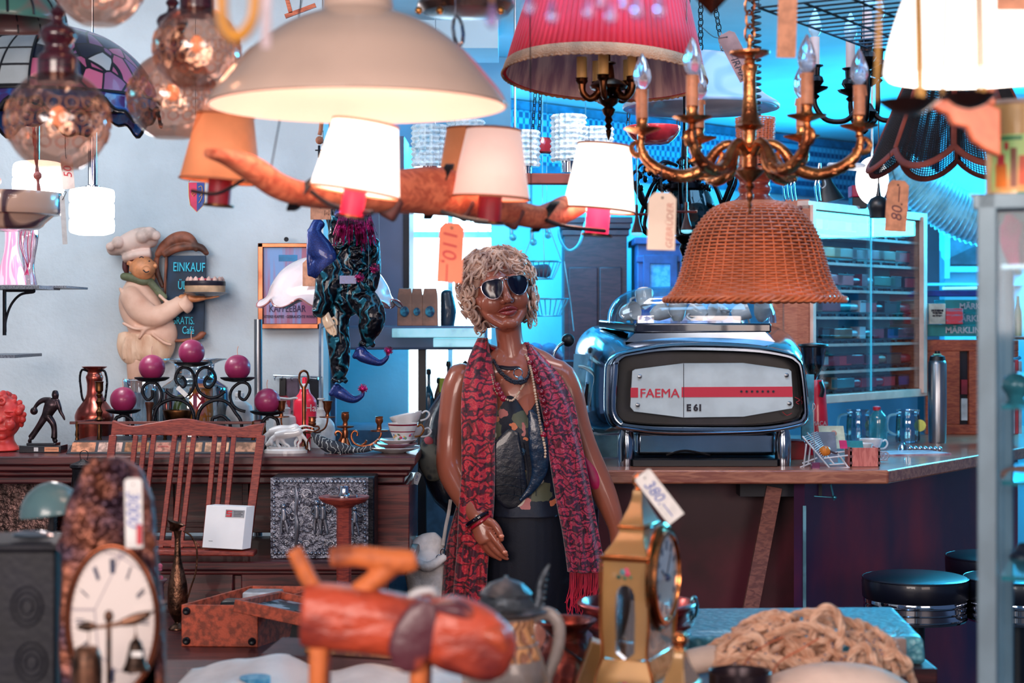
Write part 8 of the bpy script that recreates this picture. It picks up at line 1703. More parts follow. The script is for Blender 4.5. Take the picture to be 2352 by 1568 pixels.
mb=MB(pwt); PL(mb,Y,1162,[(72,1412),(96,1404),(97,1400),(70,1392),(62,1380),(58,1372),(60,1362),(54,1354),(44,1346),(40,1340),(14,1330),(6,1327),(5,1322)],n=56); ld=obj('pewter_lid',mb,t)
mb=MB(pwt); TP(mb,Y,[(1232,1395),(1238,1370),(1240,1345),(1250,1318),(1262,1296)],[10,10,8,7,3],n=10,k=4); 
for k in range(6): mb.sphere(tuple(W(1247+k*1.5,1388-k*14,Y)),5*u,n=8,k=6)
TP(mb,Y,[(1215,1398),(1235,1402),(1248,1415)],8,n=10,k=3); obj('thumb_lift',mb,ld)
mb=MB(gl); TP(mb,Y,[(1222,1418),(1258,1408),(1282,1430),(1284,1470),(1272,1520),(1256,1556),(1250,1600)],[15,15,14,14,14,13,12],n=16,k=6); obj('handle',mb,t)
# ---------------- copper vessels
def pot(px,Yv,prof,mat,name,label,cat,sub_=None):
    t=thing(name,(W(px,0,Yv).x,Yv,ZT),label,cat); mb=MB(mat); PL(mb,Yv,px,prof,n=56,smooth=2); obj('vessel',mb,t); return t
Y=3.0; zb=HY+(CH-ZT)/U(Y); cpd=mt('copper_dark_hammered',(150,72,62),0.3,0.9,kind='voro',c2=(110,52,48),vs=40,bump=0.4)
tt=pot(1300,Y,[(40,zb),(50,zb-6),(72,zb-30),(76,1540),(70,1510),(54,1480),(46,1462),(50,1445),(66,1430),(70,1424),(66,1422),(44,1440),(40,1470)],cpd,'copper_vase','wide-mouthed hammered copper vase behind the beer stein','vase')
mb=MB(blk); TP(mb,Y,[(1256,1440,-.03),(1290,1470,-.055),(1340,1510,-.05)],2.5,n=8,k=4); obj('leather_strap',mb,tt)
Y=3.3; zb=HY+(CH-ZT)/U(Y)
tt=pot(1462,Y,[(70,zb),(80,zb-6),(96,1470),(104,1452),(118,1440),(130,1432),(132,1424),(122,1418),(124,1400),(134,1392),(136,1384),(130,1380),(120,1386),(100,1440)],mt('copper_red_pan',(206,90,86),0.25,0.9,var=0.15,vs=20),'copper_pan','large round red copper pan with handles behind the gold clock','pan')
mb=MB(mt('tin_handle_blue',(120,190,210),0.25,0.9)); c=W(1594,1393,Y); mb.tube([tuple(c+Vector((7*U(Y)*cos(a),0,22*U(Y)*sin(a)))) for a in [tau*j/20 for j in range(20)]],4*U(Y),n=8,closed=True); TP(mb,Y,[(1590,1414),(1580,1428),(1570,1440)],7,n=10); obj('handle',mb,tt)
pot(1232,3.2,[(20,HY+(CH-ZT)/U(3.2)),(30,1500),(32,1450),(26,1420),(14,1404),(8,1402)],mt('pink_ceramic_egg',(226,150,132),0.3,coat=0.4),'pink_jar','salmon pink ceramic jar just visible behind the stein handle','jar')
# ---------------- gold clock
def goldclock(px,Yv,sc_,base_z,label,full=True):
    u=U(Yv)*sc_; cx=W(px,0,Yv).x; t=thing('gold_clock',(cx,Yv,base_z),label,'clock')
    th=radians(21); nf=Vector((cos(th),-sin(th),0)); ns=Vector((-sin(th),-cos(th),0)); 
    TT=Matrix(((nf.x,-ns.x,0,cx),(nf.y,-ns.y,0,Yv),(0,0,1,0),(0,0,0,1)))  # local x: towards the dial, local y: away from the viewer
    gm=mt('gold_lacquer',(186,142,88),0.25,0.25,coat=0.8,var=0.08,vs=4); gt=mt('gilt_trim',(225,140,84),0.2,1.0,var=0.1)
    top=W(px,1085,Yv).z if full else W(px,1450,Yv).z
    Z=lambda y:(top-(y-1085)*u)
    hs=52; hf=116   # half sizes across side (x) and front (y) in px
    def ringbox(pr,mat,nm,par=t,bev=0.0015):
        mb=MB(mat); mb.T=TT; vs=[]; fs=[]
        for (kx,ky,y) in pr: vs+=[(-kx*u,-ky*u,Z(y)),(kx*u,-ky*u,Z(y)),(kx*u,ky*u,Z(y)),(-kx*u,ky*u,Z(y))]
        for i in range(len(pr)-1):
            for j in range(4): fs.append((i*4+j,i*4+(j+1)%4,(i+1)*4+(j+1)%4,(i+1)*4+j))
        fs+=[(0,1,2,3),tuple(len(vs)-4+j for j in range(4))]; mb.add(vs,fs); return obj(nm,mb,par,bev=bev)
    mb=MB(gt); mb.T=TT; mb.sphere((0,0,Z(1102)),17*u,n=28,k=18); mb.lathe([(13*u,Z(1124)),(9*u,Z(1120)),(8*u,Z(1114))],n=20); obj('ball_finial',mb,t)
    ringbox([(11,16,1124),(12,18,1140),(16,30,1160),(26,56,1190),(30,66,1200)],gm,'upper_roof'); ringbox([(32,68,1200),(33,70,1206),(30,66,1208)],gt,'roof_trim')
    ringbox([(28,62,1208),(30,66,1218),(36,84,1236),(52,112,1262)],gm,'lower_roof'); ringbox([(58,118,1262),(58,118,1270),(54,114,1276)],gt,'cornice'); 
    if not full: ringbox([(50,110,1276),(50,110,1300)],gm,'case'); return t
    zb_=1085+(top-base_z)/u
    # case with arched side opening
    W_=[(-50,1276),(-50,1300),(-53,1380),(-50,1460),(-52,1500),(-62,1540),(-60,1600),(-50,zb_)]
    mb=MB(gm); mb.T=TT
    def face(yy):
        hole=[(-22,1480),(-24,1400),(-22,1350),(-14,1334),(0,1328),(14,1334),(22,1350),(24,1400),(22,1480),(12,1494),(0,1498),(-12,1494)]
        outl=[(-52,1490),(-54,1400),(-53,1340),(-50,1276),(-20,1276),(0,1276),(20,1276),(50,1276),(53,1340),(54,1400),(52,1490),(0,1500)]
        ho=[(-22,1480),(-24,1400),(-22,1350),(-16,1336),(-8,1330),(0,1328),(8,1330),(16,1336),(22,1350),(24,1400),(22,1480),(0,1498)]
        n=12; vs=[(x*u,yy*u,Z(y)) for x,y in outl]+[(x*u,yy*u,Z(y)) for x,y in ho]+[(x*u,(yy+(14 if yy<0 else -14))*u,Z(y)) for x,y in ho]
        mb.add(vs,[(i,(i+1)%n,n+(i+1)%n,n+i) for i in range(n)]+[(n+i,n+(i+1)%n,2*n+(i+1)%n,2*n+i) for i in range(n)])
    face(-110); obj('side_panel',mb,t,recalc=False,sharp=30); mb=MB(gm); mb.T=TT; face(110); obj('side_panel',mb,t,recalc=False,sharp=30)
    mb=MB(gm); mb.T=TT; mb.box((-50*u,0,(Z(1276)+Z(1500))/2),(6*u,214*u,Z(1276)-Z(1500))); obj('back',mb,t)
    mb=MB(glass('clock_side_glass',(220,220,230),0.03,0.8,0.6)); mb.T=TT; mb.box((0,-98*u,(Z(1328)+Z(1498))/2),(50*u,1.5*u,Z(1328)-Z(1498))); obj('side_glass',mb,t)
    mb=MB(mt('clock_front_glass',(150,170,185),0.15,0.3,coat=0.6)); mb.T=TT; mb.box((48*u,0,(Z(1276)+Z(1500))/2),(5*u,200*u,Z(1276)-Z(1500))); obj('front_plate',mb,t)
    ringbox([(53,112,1496),(62,122,1530),(66,126,1560),(58,118,1620),(52,112,1660),(60,120,zb_-4),(60,120,zb_)],gm,'lower_case',bev=0.002)
    for sy in (-114,114):
        mb=MB(gt); mb.T=TT
        for sx in (-1,1): mb.tube([(sx*56*u,sy*u,Z(y)) for y in (1276,1300)]+[(sx*(x)*u,sy*u,Z(y)) for x,y in ((56,1350),(56,1420),(52,1480),(58,1510),(68,1550),(60,1620))],3.4*u,n=8,k=4)
        obj('gilt_edging',mb,t)
    # dial
    mb=MB(gt); mb.T=TT@Matrix.Translation((62*u,0,Z(1322)))@Matrix.Rotation(pi/2,4,'Y'); mb.lathe([(122*u,-12*u),(124*u,-4*u),(116*u,4*u),(108*u,2*u),(106*u,8*u),(98*u,10*u),(94*u,4*u),(94*u,-2*u)],n=72); obj('dial_ring',mb,t)
    mb=MB(mt('dial_white_blue',(206,218,226),0.12,coat=1.0,var=0.06,vs=5)); mb.T=TT@Matrix.Translation((62*u,0,Z(1322)))@Matrix.Rotation(pi/2,4,'Y'); mb.lathe([(96*u,-2*u),(94*u,2*u),(2*u,3*u)],n=64); df=obj('dial_face',mb,t)
    mb=MB(MATS['numeral_blue_black']); mb.T=TT@Matrix.Translation((66*u,0,Z(1322)))
    for k in range(12):
        a=tau*k/12; 
        for j in (-1,1): mb.bar((0,(62*cos(a)+3*j*sin(a))*u,(62*sin(a)-3*j*cos(a))*u),(0,(84*cos(a)+4*j*sin(a))*u,(84*sin(a)-4*j*cos(a))*u),2.4*u,0.6*u,up=(1,0,0))
    mb.bar((0,0,0),(0,-38*u,20*u),5*u,1*u,up=(1,0,0)); mb.bar((0,0,0),(0,34*u,50*u),4*u,1*u,up=(1,0,0)); mb.sphere((0,0,0),9*u,n=14,k=8); obj('numerals_and_hands',mb,df,flat=True)
    for (x,y,s) in ((0,1302,1),(0,1556,1.3)):
        mb=MB(mt('painted_rose',(206,60,100),0.4)); mb.T=TT; yy=-111 if y<1500 else -126
        for i,(dx,dz,r,cc) in enumerate(((6,0,7,None),(-4,-3,8,(90,140,150)),(-14,8,6,(40,80,64)),(0,10,5,(70,110,80)),(14,8,4,(70,110,80)),(4,-8,6,None))):
            mb.m(mt('painted_%d'%i,cc,0.4) if cc else MATS['painted_rose']); mb.sphere((x*u+dx*s*u,yy*u,Z(y+dz)),r*s*u,n=10,k=6,sc=(1,.12,.9))
        obj('painted_flowers',mb,t)
    return t
goldclock(1468,2.8,1.0,ZT,'gold lacquered bracket clock with round blue-white dial and ball finial in the foreground')
goldclock(1562,2.45,1.05,ZT,'second gold clock, only its ball finial and roof visible at the bottom edge',full=False)
o_=bpy.data.objects['gold_clock.001']; mb=MB(MATS['gold_lacquer']); zz=W(0,1450,2.45).z-(1300-1085)*U(2.45)*1.05; mb.box((W(1562,0,2.45).x,2.45,(ZT+zz)/2),(0.07,0.12,zz-ZT),rot=(0,0,-0.36)); obj('case',mb,o_,bev=0.003)
mb=MB(MATS['gold_lacquer']); mb.bar(tuple(W(1380,1474,2.9)),(W(1325,1640,2.9).x,2.9,ZT),0.035,0.05); obj('gilt_bracket',mb,None,'slanting dark gold bracket piece left of the gold clock','bracket',bev=0.003)
tag(1514,1140,2.72,44,132,tagw,'white tag reading 380 tied to the finial of the gold clock',text='380.—',ink=inkb,ts=0.27,roll=0.66,troll=-pi/2,toff=(0,-4),string=[(1480,1098,2.76)],clip=.1)
# ---------------- rope pile, parcel, cushion
Y=3.45; bub=mt('bubble_wrap',(90,170,190),0.3,kind='voro',c2=(150,225,235),vs=70,bump=0.5,coat=0.3,thr=(0.1,0.5))
t=thing('wrapped_parcel',(W(1850,0,3.6).x,3.5,ZT),'flat parcel in shiny bubble wrap lying behind the rope pile','parcel')
mb=MB(bub); a=W(1575,1458,3.4); b=W(2100,1436,3.4); zt1=a.z; zt2=b.z
vs=[(a.x,3.38,ZT),(b.x+.0,3.30,ZT),(b.x+.03,3.72,ZT),(a.x,3.75,ZT),(a.x,3.38,zt1),(b.x-.005,3.30,zt2-.004),(b.x+.01,3.62,zt2),(a.x,3.70,zt1+.002)]
mb.add(vs,[(0,1,2,3),(7,6,5,4),(0,4,5,1),(1,5,6,2),(2,6,7,3),(3,7,4,0)]); obj('bubble_wrap',mb,t,bev=0.012,bseg=4)
mb=MB(mt('packing_tape_film',(150,215,230),0.08,coat=1.0,tr=0.3)); random.seed(2)
for i in range(14): x=random.uniform(0.60,0.72); z=random.uniform(ZT+.01,zt2); mb.tube([(x,3.296,z),(x+random.uniform(-.05,.05),3.292,z+random.uniform(-.04,.03)),(x+random.uniform(-.04,.04),3.296,z+random.uniform(-.02,.02))],0.0025,n=5,k=3,flat=.3)
obj('tape',mb,t)
Y=3.0; u=U(Y); rp=mt('hemp_rope',(196,146,118),0.75,kind='noise',vs=45,c2=(226,184,158),thr=(0.4,0.6)); rpb=mt('rope_blue_fleck',(60,90,130),0.7)
t=thing('rope_pile',(W(1830,0,Y).x,Y,ZT+0.02),'tangled heap of thick tan rope with blue flecks in front of the parcel','rope')
def rope(P,r,nm='rope_coil'):
    P=cr([tuple(p) for p in P],9); Q=[Vector(p) for p in P]; L_=0; mb=MB(rp); st=[[],[],[]]
    for i,q in enumerate(Q):
        tg=(Q[min(i+1,len(Q)-1)]-Q[max(i-1,0)]).normalized(); e=tg.orthogonal().normalized() if i==0 else (e-tg*e.dot(tg)).normalized(); f=tg.cross(e)
        if i: L_+=(q-Q[i-1]).length
        for s in range(3): a=L_/(r*1.5)+s*tau/3; st[s].append(tuple(q+(e*cos(a)+f*sin(a))*r*.52))
    for s in range(3): mb.tube(st[s],r*.62,n=6)
    return obj(nm,mb,t)
random.seed(44)
def mound(x): return max(0.02,1-((x-1850)/290.0)**2)
loops=[]
for i in range(46):
    cx=random.uniform(1680,2010); h=mound(cx); topy=1530-118*h; cy=random.uniform(topy+14,1530); rx=random.uniform(38,90); ry=random.uniform(16,40); a0=random.uniform(0,6); sp=random.uniform(3.4,6.0); tl=random.uniform(-.5,.5)
    pts=[]
    for k in range(9):
        a=a0+sp*k/8; x=cx+rx*cos(a); y=cy+ry*sin(a)+tl*rx*cos(a)*.5; y=min(1536,max(y,1540-132*mound(x))); d=-0.10*(y-1400)/130+0.03*sin(a*1.3+i)+random.uniform(-.01,.01); p=W(x,y,Y); pts.append((p.x,Y+d+0.02,max(p.z,ZT+.03)))
    rope(pts,8.6*u)
def Rp(pts): rope([(W(x,y,Y).x,Y+d,W(x,y,Y).z) for x,y,d in pts],9.2*u)
Rp([(1852,1450,-.06),(1850,1410,-.07),(1866,1386,-.07),(1890,1380,-.07),(1908,1400,-.07),(1914,1440,-.08),(1900,1470,-.09)])
Rp([(1660,1500,-.08),(1668,1470,-.08),(1690,1450,-.08),(1720,1442,-.08),(1740,1460,-.08),(1752,1500,-.10),(1775,1535,-.10)])
Rp([(1925,1500,-.10),(1935,1470,-.10),(1962,1460,-.10),(1978,1490,-.11),(1990,1520,-.12),(1965,1545,-.12),(1935,1535,-.12),(1922,1505,-.11)])
Rp([(1985,1490,-.06),(2030,1488,-.06),(2060,1510,-.06),(2078,1550,-.06),(2085,1590,-.05)])
Rp([(1720,1470,-.06),(1780,1430,-.07),(1850,1420,-.07),(1920,1450,-.08),(1960,1475,-.09)]); Rp([(1625,1540,-.08),(1650,1500,-.09),(1700,1480,-.09),(1780,1490,-.11),(1860,1520,-.12)])
mb=MB(rpb)
for i in range(70): cx=random.uniform(1670,2030); y=random.uniform(1535-115*mound(cx),1530); mb.sphere(tuple(W(cx,y,Y-.095*(y-1400)/130-.03)),2.2*u,n=6,k=4,sc=(1.4,.6,.7))
obj('blue_fleck',mb,t,kind='stuff')
mb=MB(mt('orange_cord',(200,100,60),0.5)); TP(mb,2.84,[(1690,1560),(1720,1510),(1760,1480),(1800,1462)],2,n=8,k=4); TP(mb,2.82,[(1770,1556),(1790,1520),(1840,1490),(1880,1466)],2,n=8,k=4); obj('copper_wire',mb,None,'two thin copper wires lying over the rope pile','wire')
mb=MB(mt('white_fur_cushion',(232,206,192),0.8,bump=0.5,bs=30,var=0.05,vs=8)); Y=2.78; mb.L(Y,[(1760,1610,0,50,60),(1850,1585,0,56,80),(1940,1580,0,58,84),(2020,1586,0,50,80),(2075,1610,0,40,60)],n=28); mb.L(2.95,[(1590,1520,0,30,40),(1640,1512,0,30,40),(1690,1530,0,26,40)],n=18); obj('white_cushion',mb,None,'pale fluffy cushion under the rope at the bottom edge','cushion',remesh=0.004,smooth=2)
t=thing('white_chair',tuple((W(2066,0,3.2).x,3.2,0)),'pale wooden chair post and rail peeking out beside the rope pile','chair')
mb=MB(mt('pale_pink_wood',(226,186,172),0.5)); p=W(2066,1464,3.2); mb.box((p.x,3.2,(ZT+p.z)/2),(0.022,0.022,p.z-ZT)); obj('post',mb,t,bev=0.003); mb=MB(MATS['pale_pink_wood']); a=W(1985,1486,3.21); mb.bar(tuple(a),(p.x,3.21,a.z),0.018,0.018); obj('rail',mb,t)
pot(1700,2.7,[(60,HY+(CH-ZT)/U(2.7)),(70,1600),(72,1550),(70,1540),(66,1550),(60,1590)],mt('dark_bowl_copper_rim',(60,44,52),0.3,0.5),'dark_bowl','dark round metal bowl cut off by the bottom edge before the rope','bowl')
# ---------------- right display case
Y=2.4; u=U(Y); px0=W(2246,0,Y).x
t=thing('display_case',(px0,Y,0),'tall grey-framed glass display case at the right edge','display case')
gf=mt('case_frame_grey',(104,126,140),0.5,0.1,var=0.04)
px0=W(2246,0,Y).x; pw=0.026; zt=W(0,446,Y).z; xe_=px0+0.45
for (x,y) in ((px0+pw/2,Y),(xe_,Y),(px0+pw/2,Y+.36),(xe_,Y+.36)): mb=MB(gf); mb.box((x,y,zt/2),(pw,pw,zt)); obj('post',mb,t,bev=0.003)
for y in (Y,Y+.36): mb=MB(gf); mb.box(((px0+xe_)/2,y,zt-.011),(xe_-px0+pw*.5,pw,0.022)); obj('top_rail',mb,t,bev=0.003)
mb=MB(gf); mb.box(((px0+xe_)/2,Y+.18,zt-.002),(xe_-px0+.02,.38,.004)); obj('top_panel',mb,t)
for nm,c,d in (('glass_pane',((px0+xe_)/2,Y,zt/2),(xe_-px0,.003,zt-.05)),('glass_pane',(px0+.012,Y+.18,zt/2),(.003,.33,zt-.05))):
    mb=MB(glass('case_glass',(240,248,252),0.05,0.05,0.03)); mb.box(c,d); obj(nm,mb,t,flat=True)
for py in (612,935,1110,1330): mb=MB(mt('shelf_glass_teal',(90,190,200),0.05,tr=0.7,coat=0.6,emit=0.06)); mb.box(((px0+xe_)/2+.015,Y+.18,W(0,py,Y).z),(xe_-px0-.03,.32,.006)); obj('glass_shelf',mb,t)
def blob(Yv,secs,mat,nm,label,cat,rm=0.003): mb=MB(mat); mb.L(Yv,secs,n=20); return obj(nm,mb,None,label,cat,remesh=rm,smooth=2)
zz=612
blob(2.55,[(2330,606,0,14,14),(2320,560,0,22,20),(2322,520,0,26,20),(2318,500,0,12,12)],mt('pink_felt',(226,60,120),0.7),'pink_hat','pink felt hat standing on the upper glass shelf in the display case','hat')
blob(2.55,[(2352,606,0,16,16),(2350,560,0,20,18),(2352,520,0,16,16)],mt('brown_satin',(110,60,90),0.5),'purse','plum purse on the upper glass shelf at the right edge','purse')
blob(2.6,[(2334,905,0,22,22),(2334,895,0,30,30),(2334,885,0,34,34)],mt('teal_bowl_mat',(60,130,140),0.25,coat=0.6),'teal_bowl','teal bowl on the second shelf of the display case','bowl')
blob(2.6,[(2310,1090,0,14,16),(2345,1086,0,18,20),(2400,1088,0,16,18)],mt('tan_leather_small',(190,130,110),0.4),'tan_pouch','small tan pouch on a lower shelf of the display case','pouch')
blob(2.6,[(2352,1290,0,30,30),(2352,1275,0,34,30),(2352,1262,0,20,20)],mt('dark_bag_leather',(30,30,50),0.4),'dark_pouch','dark leather pouch on the lowest visible shelf of the display case','pouch')
t.rotation_euler=(0,0,-0.34)
# tin on top
Yt=2.3+.22; zt0=zt
t=thing('printed_tin',(W(2330,0,Yt).x,Yt,zt),'cream tin can with colourful printed picture on top of the display case','tin')
mb=MB(mt('tin_cream_print',(240,190,120),0.4,coat=0.3)); uu=U(Yt); x=W(2338,0,Yt).x; H_=(W(0,240,Yt).z-zt); mb.lathe([(72*uu,0),(72*uu,H_)],c=(x,Yt,zt),n=64); obj('can',mb,t)
mb=MB(mt('tin_rim_white',(240,214,206),0.3,0.3))
for z in (0.003,H_): mb.tube([(x+73*uu*cos(a),Yt+73*uu*sin(a),zt+z) for a in [tau*j/64 for j in range(64)]],0.0035,n=8,closed=True)
obj('rim',mb,t)
mb=MB(mt('tin_picture',(214,150,90),0.45,kind='noise',vs=5,c2=(150,190,120),thr=(0.45,0.55)))
def cyl(a0,a1,z0,z1,m,off): 
    mb.m(m); mb.grid(lambda p,q:(x+(72*uu+off)*cos(a0+(a1-a0)*p),Yt+(72*uu+off)*sin(a0+(a1-a0)*p),zt+H_*(z0+(z1-z0)*q)),12,3)
cyl(-pi*.88,-pi*.2,.08,.66,mt('tin_picture'),.0006)
for a0,a1,z0,z1,c in ((-.82,-.70,.12,.36,(226,120,40)),(-.80,-.72,.34,.46,(206,50,60)),(-.66,-.60,.12,.52,(140,70,40)),(-.58,-.50,.14,.44,(220,90,60)),(-.48,-.40,.12,.50,(90,130,60)),(-.85,-.55,.60,.64,(60,150,100)),(-.72,-.68,.50,.58,(200,50,60)),(-.6,-.2,.02,.07,(60,140,90)),(-.38,-.30,.12,.40,(230,190,80))): cyl(pi*a0,pi*a1,z0,z1,mt('tin_print_%d_%d_%d'%c,c,0.45),.0012)
obj('printed_picture',mb,t,recalc=False)
# ---------------- balance scale hanging (near)
Y=1.95; u=U(Y); gb=mt('dark_brass_pan',(70,48,48),0.35,0.8); gc=mt('gold_cord',(226,166,80),0.5)
for (px,py,r,tops,lb) in ((2085,232,72,((2060,-20),),'dark brass scale pan hung on golden cords, left one, upper right'),(2228,218,62,((2230,-20),),'dark brass scale pan hung on golden cords, right one, under the glowing shade')):
    t=thing('scale_pan',tuple(W(px,py+26,Y)),lb,'scale pan','golden balance pans'); c=W(px,py,Y); mb=MB(gb); mb.lathe([(4*u,-34*u),(r*.5*u,-26*u),(r*.85*u,-8*u),(r*u,0),(r*.97*u,0.5*u),(r*.5*u,-20*u)],c=tuple(c),n=48,smooth=2); obj('pan',mb,t)
    mb=MB(gc)
    for a in (pi*.98,-pi*.42,-0.25+pi*.4): mb.tube([(c.x+r*u*cos(a),Y+r*u*sin(a),c.z),(c.x-0.004,Y+.0,ZC if px>2200 else ZC)],0.0024,n=6)
    obj('cord',mb,t)
mb=MB(mt('carved_orange_wood',(214,120,84),0.45,kind='wood',vs=5,c2=(170,80,58),coat=.2)); Y=2.38; mb.PP(Y,[(2135,232),(2190,226),(2260,232),(2300,250),(2300,360),(2262,342),(2235,322),(2222,292),(2190,286),(2178,262),(2150,250)],0.02); 
p=W(2280,240,Y); mb.box((p.x,Y+.01,(p.z+ZC)/2),(0.012,0.012,ZC-p.z)); obj('carved_shelf_bracket',mb,None,'orange wooden carved bracket with scalloped edge hanging by the tin','bracket',bev=0.003)
# ---------------- things at the top edge
Y=1.35; u=U(Y); mb=MB(mt('yellow_hook',(212,140,24),0.4)); TP(mb,Y,[(508,-60),(510,20),(516,60),(540,84),(566,70),(584,30),(588,-60)],[13,13,14,15,14,13,13],n=16,k=6); p=W(508,-60,Y); q=W(588,-60,Y); mb.tube([tuple(p),(p.x,Y,ZC)],0.004,n=8); mb.tube([tuple(q),(q.x,Y,ZC)],0.004,n=8); obj('yellow_hook',mb,None,'blurred yellow U-shaped hook hanging very near, top left','hook')
mb=MB(mt('pale_strip',(214,190,196),0.6)); TP(mb,1.5,[(612,-30),(611,110)],10,n=8,flat=.2); p=W(612,-30,1.5); mb.tube([tuple(p),(p.x,p.y,ZC)],0.001,n=5); obj('paper_strip',mb,None,'pale blurred strip of paper hanging beside the yellow hook','tag')
cy=mt('lilac_crystal',(190,160,214),0.05,tr=0.8,ior=1.4,var=0); first=None; Y=1.55; u=U(Y)
cps=[(1130,40,1.2,'leftmost lilac crystal drop, apart from the others, at the top edge'),(1215,10,1,'lilac crystal drop over the left shoulder of the red shade'),(1268,30,1,'bright crystal drop, third from the left, before the red shade'),(1350,22,.9,'crystal drop, fourth from the left, before the red shade'),(1402,30,1,'crystal drop, fifth from the left, over the middle of the red shade'),(1432,4,.8,'short crystal drop beside the fifth one, over the red shade'),(1462,18,1.1,'brightest violet-edged crystal drop before the red shade'),(1514,16,1.1,'rightmost crystal drop before the red shade'),(1378,0,.8,'small crystal drop high over the red shade centre')]
for px,py,s,lb in cps:
    c=W(px,py,Y)
    if first is None:
        first=thing('crystal_drop',tuple(c),lb,'crystal','crystal drops of a near chandelier'); mb=MB(cy); mb.lathe([(1*u,-26*u),(12*u,-16*u),(13*u,-4*u),(8*u,14*u),(3*u,30*u),(1*u,38*u)],c=tuple(c),n=8); obj('pendant_drop',mb,first,flat=True)
        mb=MB(gc); mb.tube([tuple(c+Vector((0,0,36*u))),(c.x,c.y,c.z+.12)],0.0008,n=5); obj('wire',mb,first)
    else: dup(first,tuple(c),label=lb,group='crystal drops of a near chandelier',scale=(s,s,s))
mb=MB(brass); c=W(1330,-60,Y); c.z=W(0,0,Y).z+.11; mb.tube([(W(1120,0,Y).x,Y,c.z),(W(1520,0,Y).x,Y,c.z)],0.004,n=8); mb.tube([(c.x,Y,c.z),(c.x,Y,ZC)],0.004,n=8); obj('crystal_rod',mb,None,'brass rod above the top edge holding the crystal drops','rod')
Y=3.1; mb=MB(mt('silver_plate_lamp',(150,130,130),0.25,0.9,var=.2)); PL(mb,Y,1070,[(20,40),(100,30),(112,14),(110,4),(60,-20),(6,-40)],n=56); p=W(1070,-40,Y); mb.tube([tuple(p),(p.x,Y,ZC)],0.003,n=6); mb.m(brass); 
for px in (962,1010,1150): mb.sphere(tuple(W(px,24,Y-.07)),9*U(Y),n=12,k=8)
obj('silver_ceiling_lamp',mb,None,'silver dish-shaped hanging lamp cut off at the top edge left of the red shade','lamp')
mb=MB(chrome); mb.chain(tuple(W(1058,112,3.0)),tuple(W(1046,30,3.0)),0.05,0.0035,w=.012); mb.tube([tuple(W(1046,30,3.0)),(W(1046,0,3.0).x,3.0,ZC)],0.001,n=5); obj('steel_chain',mb,None,'thick steel chain links hanging right of the cream dome','chain')
mb=MB(copper); c=W(1634,-4,2.5); mb.lathe([(0.001,-0.024),(0.024,0),(0.001,.03)],c=tuple(c),n=4); mb.tube([(c.x,c.y,c.z+.02),(c.x,c.y,ZC)],0.002,n=6); obj('copper_pyramid',mb,None,'small copper pyramid ornament at the top edge right of the red shade','ornament')
t=thing('puppet_control',tuple(W(690,30,4.7)),'orange wooden puppet control cross at the top edge left of the cream dome','control'); mb=MB(wdor)
for a,b in (((655,38),(725,12)),((658,-8),(668,30))): m_=MB(wdor); m_.bar(tuple(W(*a,4.7)),tuple(W(*b,4.7)),0.011,0.011); obj('bar',m_,t)
m_=MB(cord); p=W(690,26,4.7); m_.tube([tuple(p),(p.x,p.y,ZC)],0.001,n=5); obj('string',m_,t)
# ceiling wire grid
t=thing('wire_grid',(0.8,3.9,2.15),'dark wire grid panel hanging under the ceiling at upper right','grid'); gm_=mt('grid_wire',(24,50,70),0.5)
A_=Vector((.51,3.6,2.15)); d1=Vector((.29,.46,0)).normalized(); d2=Vector((d1.y,-d1.x,0))
for k in range(6): mb=MB(gm_); p=A_+d2*(k*.10); mb.tube([tuple(p),tuple(p+d1*.62)],.0028,n=6); obj('long_wire',mb,t)
for k in range(13): mb=MB(gm_); p=A_+d1*(k*.05); mb.tube([tuple(p),tuple(p+d2*.52)],.0022,n=6); obj('cross_wire',mb,t)
mb=MB(gm_)
for p in (A_,A_+d1*.6,A_+d2*.5,A_+d1*.6+d2*.5): mb.tube([tuple(p),(p.x,p.y,ZC)],.0012,n=5)
obj('suspension_wire',mb,t)
tag(1808,55,2.9,44,155,tagp,'long buff tag hanging at the top edge right of the chandelier column',roll=-0.03,clip=.05,string=[(1808,-60,2.9)])
tag(1692,128,4.0,42,118,mt('tag_card_shaded',(176,122,112),.7),'small buff tag printed IRMA, tied by a black ribbon, left of the chandelier column',text='IRMA',ink=inkk,ts=.2,roll=.48,troll=-pi/2,toff=(-8,-28),string=[(1640,85,4.0),(1605,55,4.0)],lines=2)
tag(1035,580,2.98,58,138,mt('tag_card_orange',(236,140,108),.7,var=.03),'orange-buff tag reading 110 in red hanging below the middle of the yoke',text='110,—',ink=inkr,ts=.34,roll=-.05,troll=-pi/2,string=[(1010,500,3.0)],toff=(-2,-8))
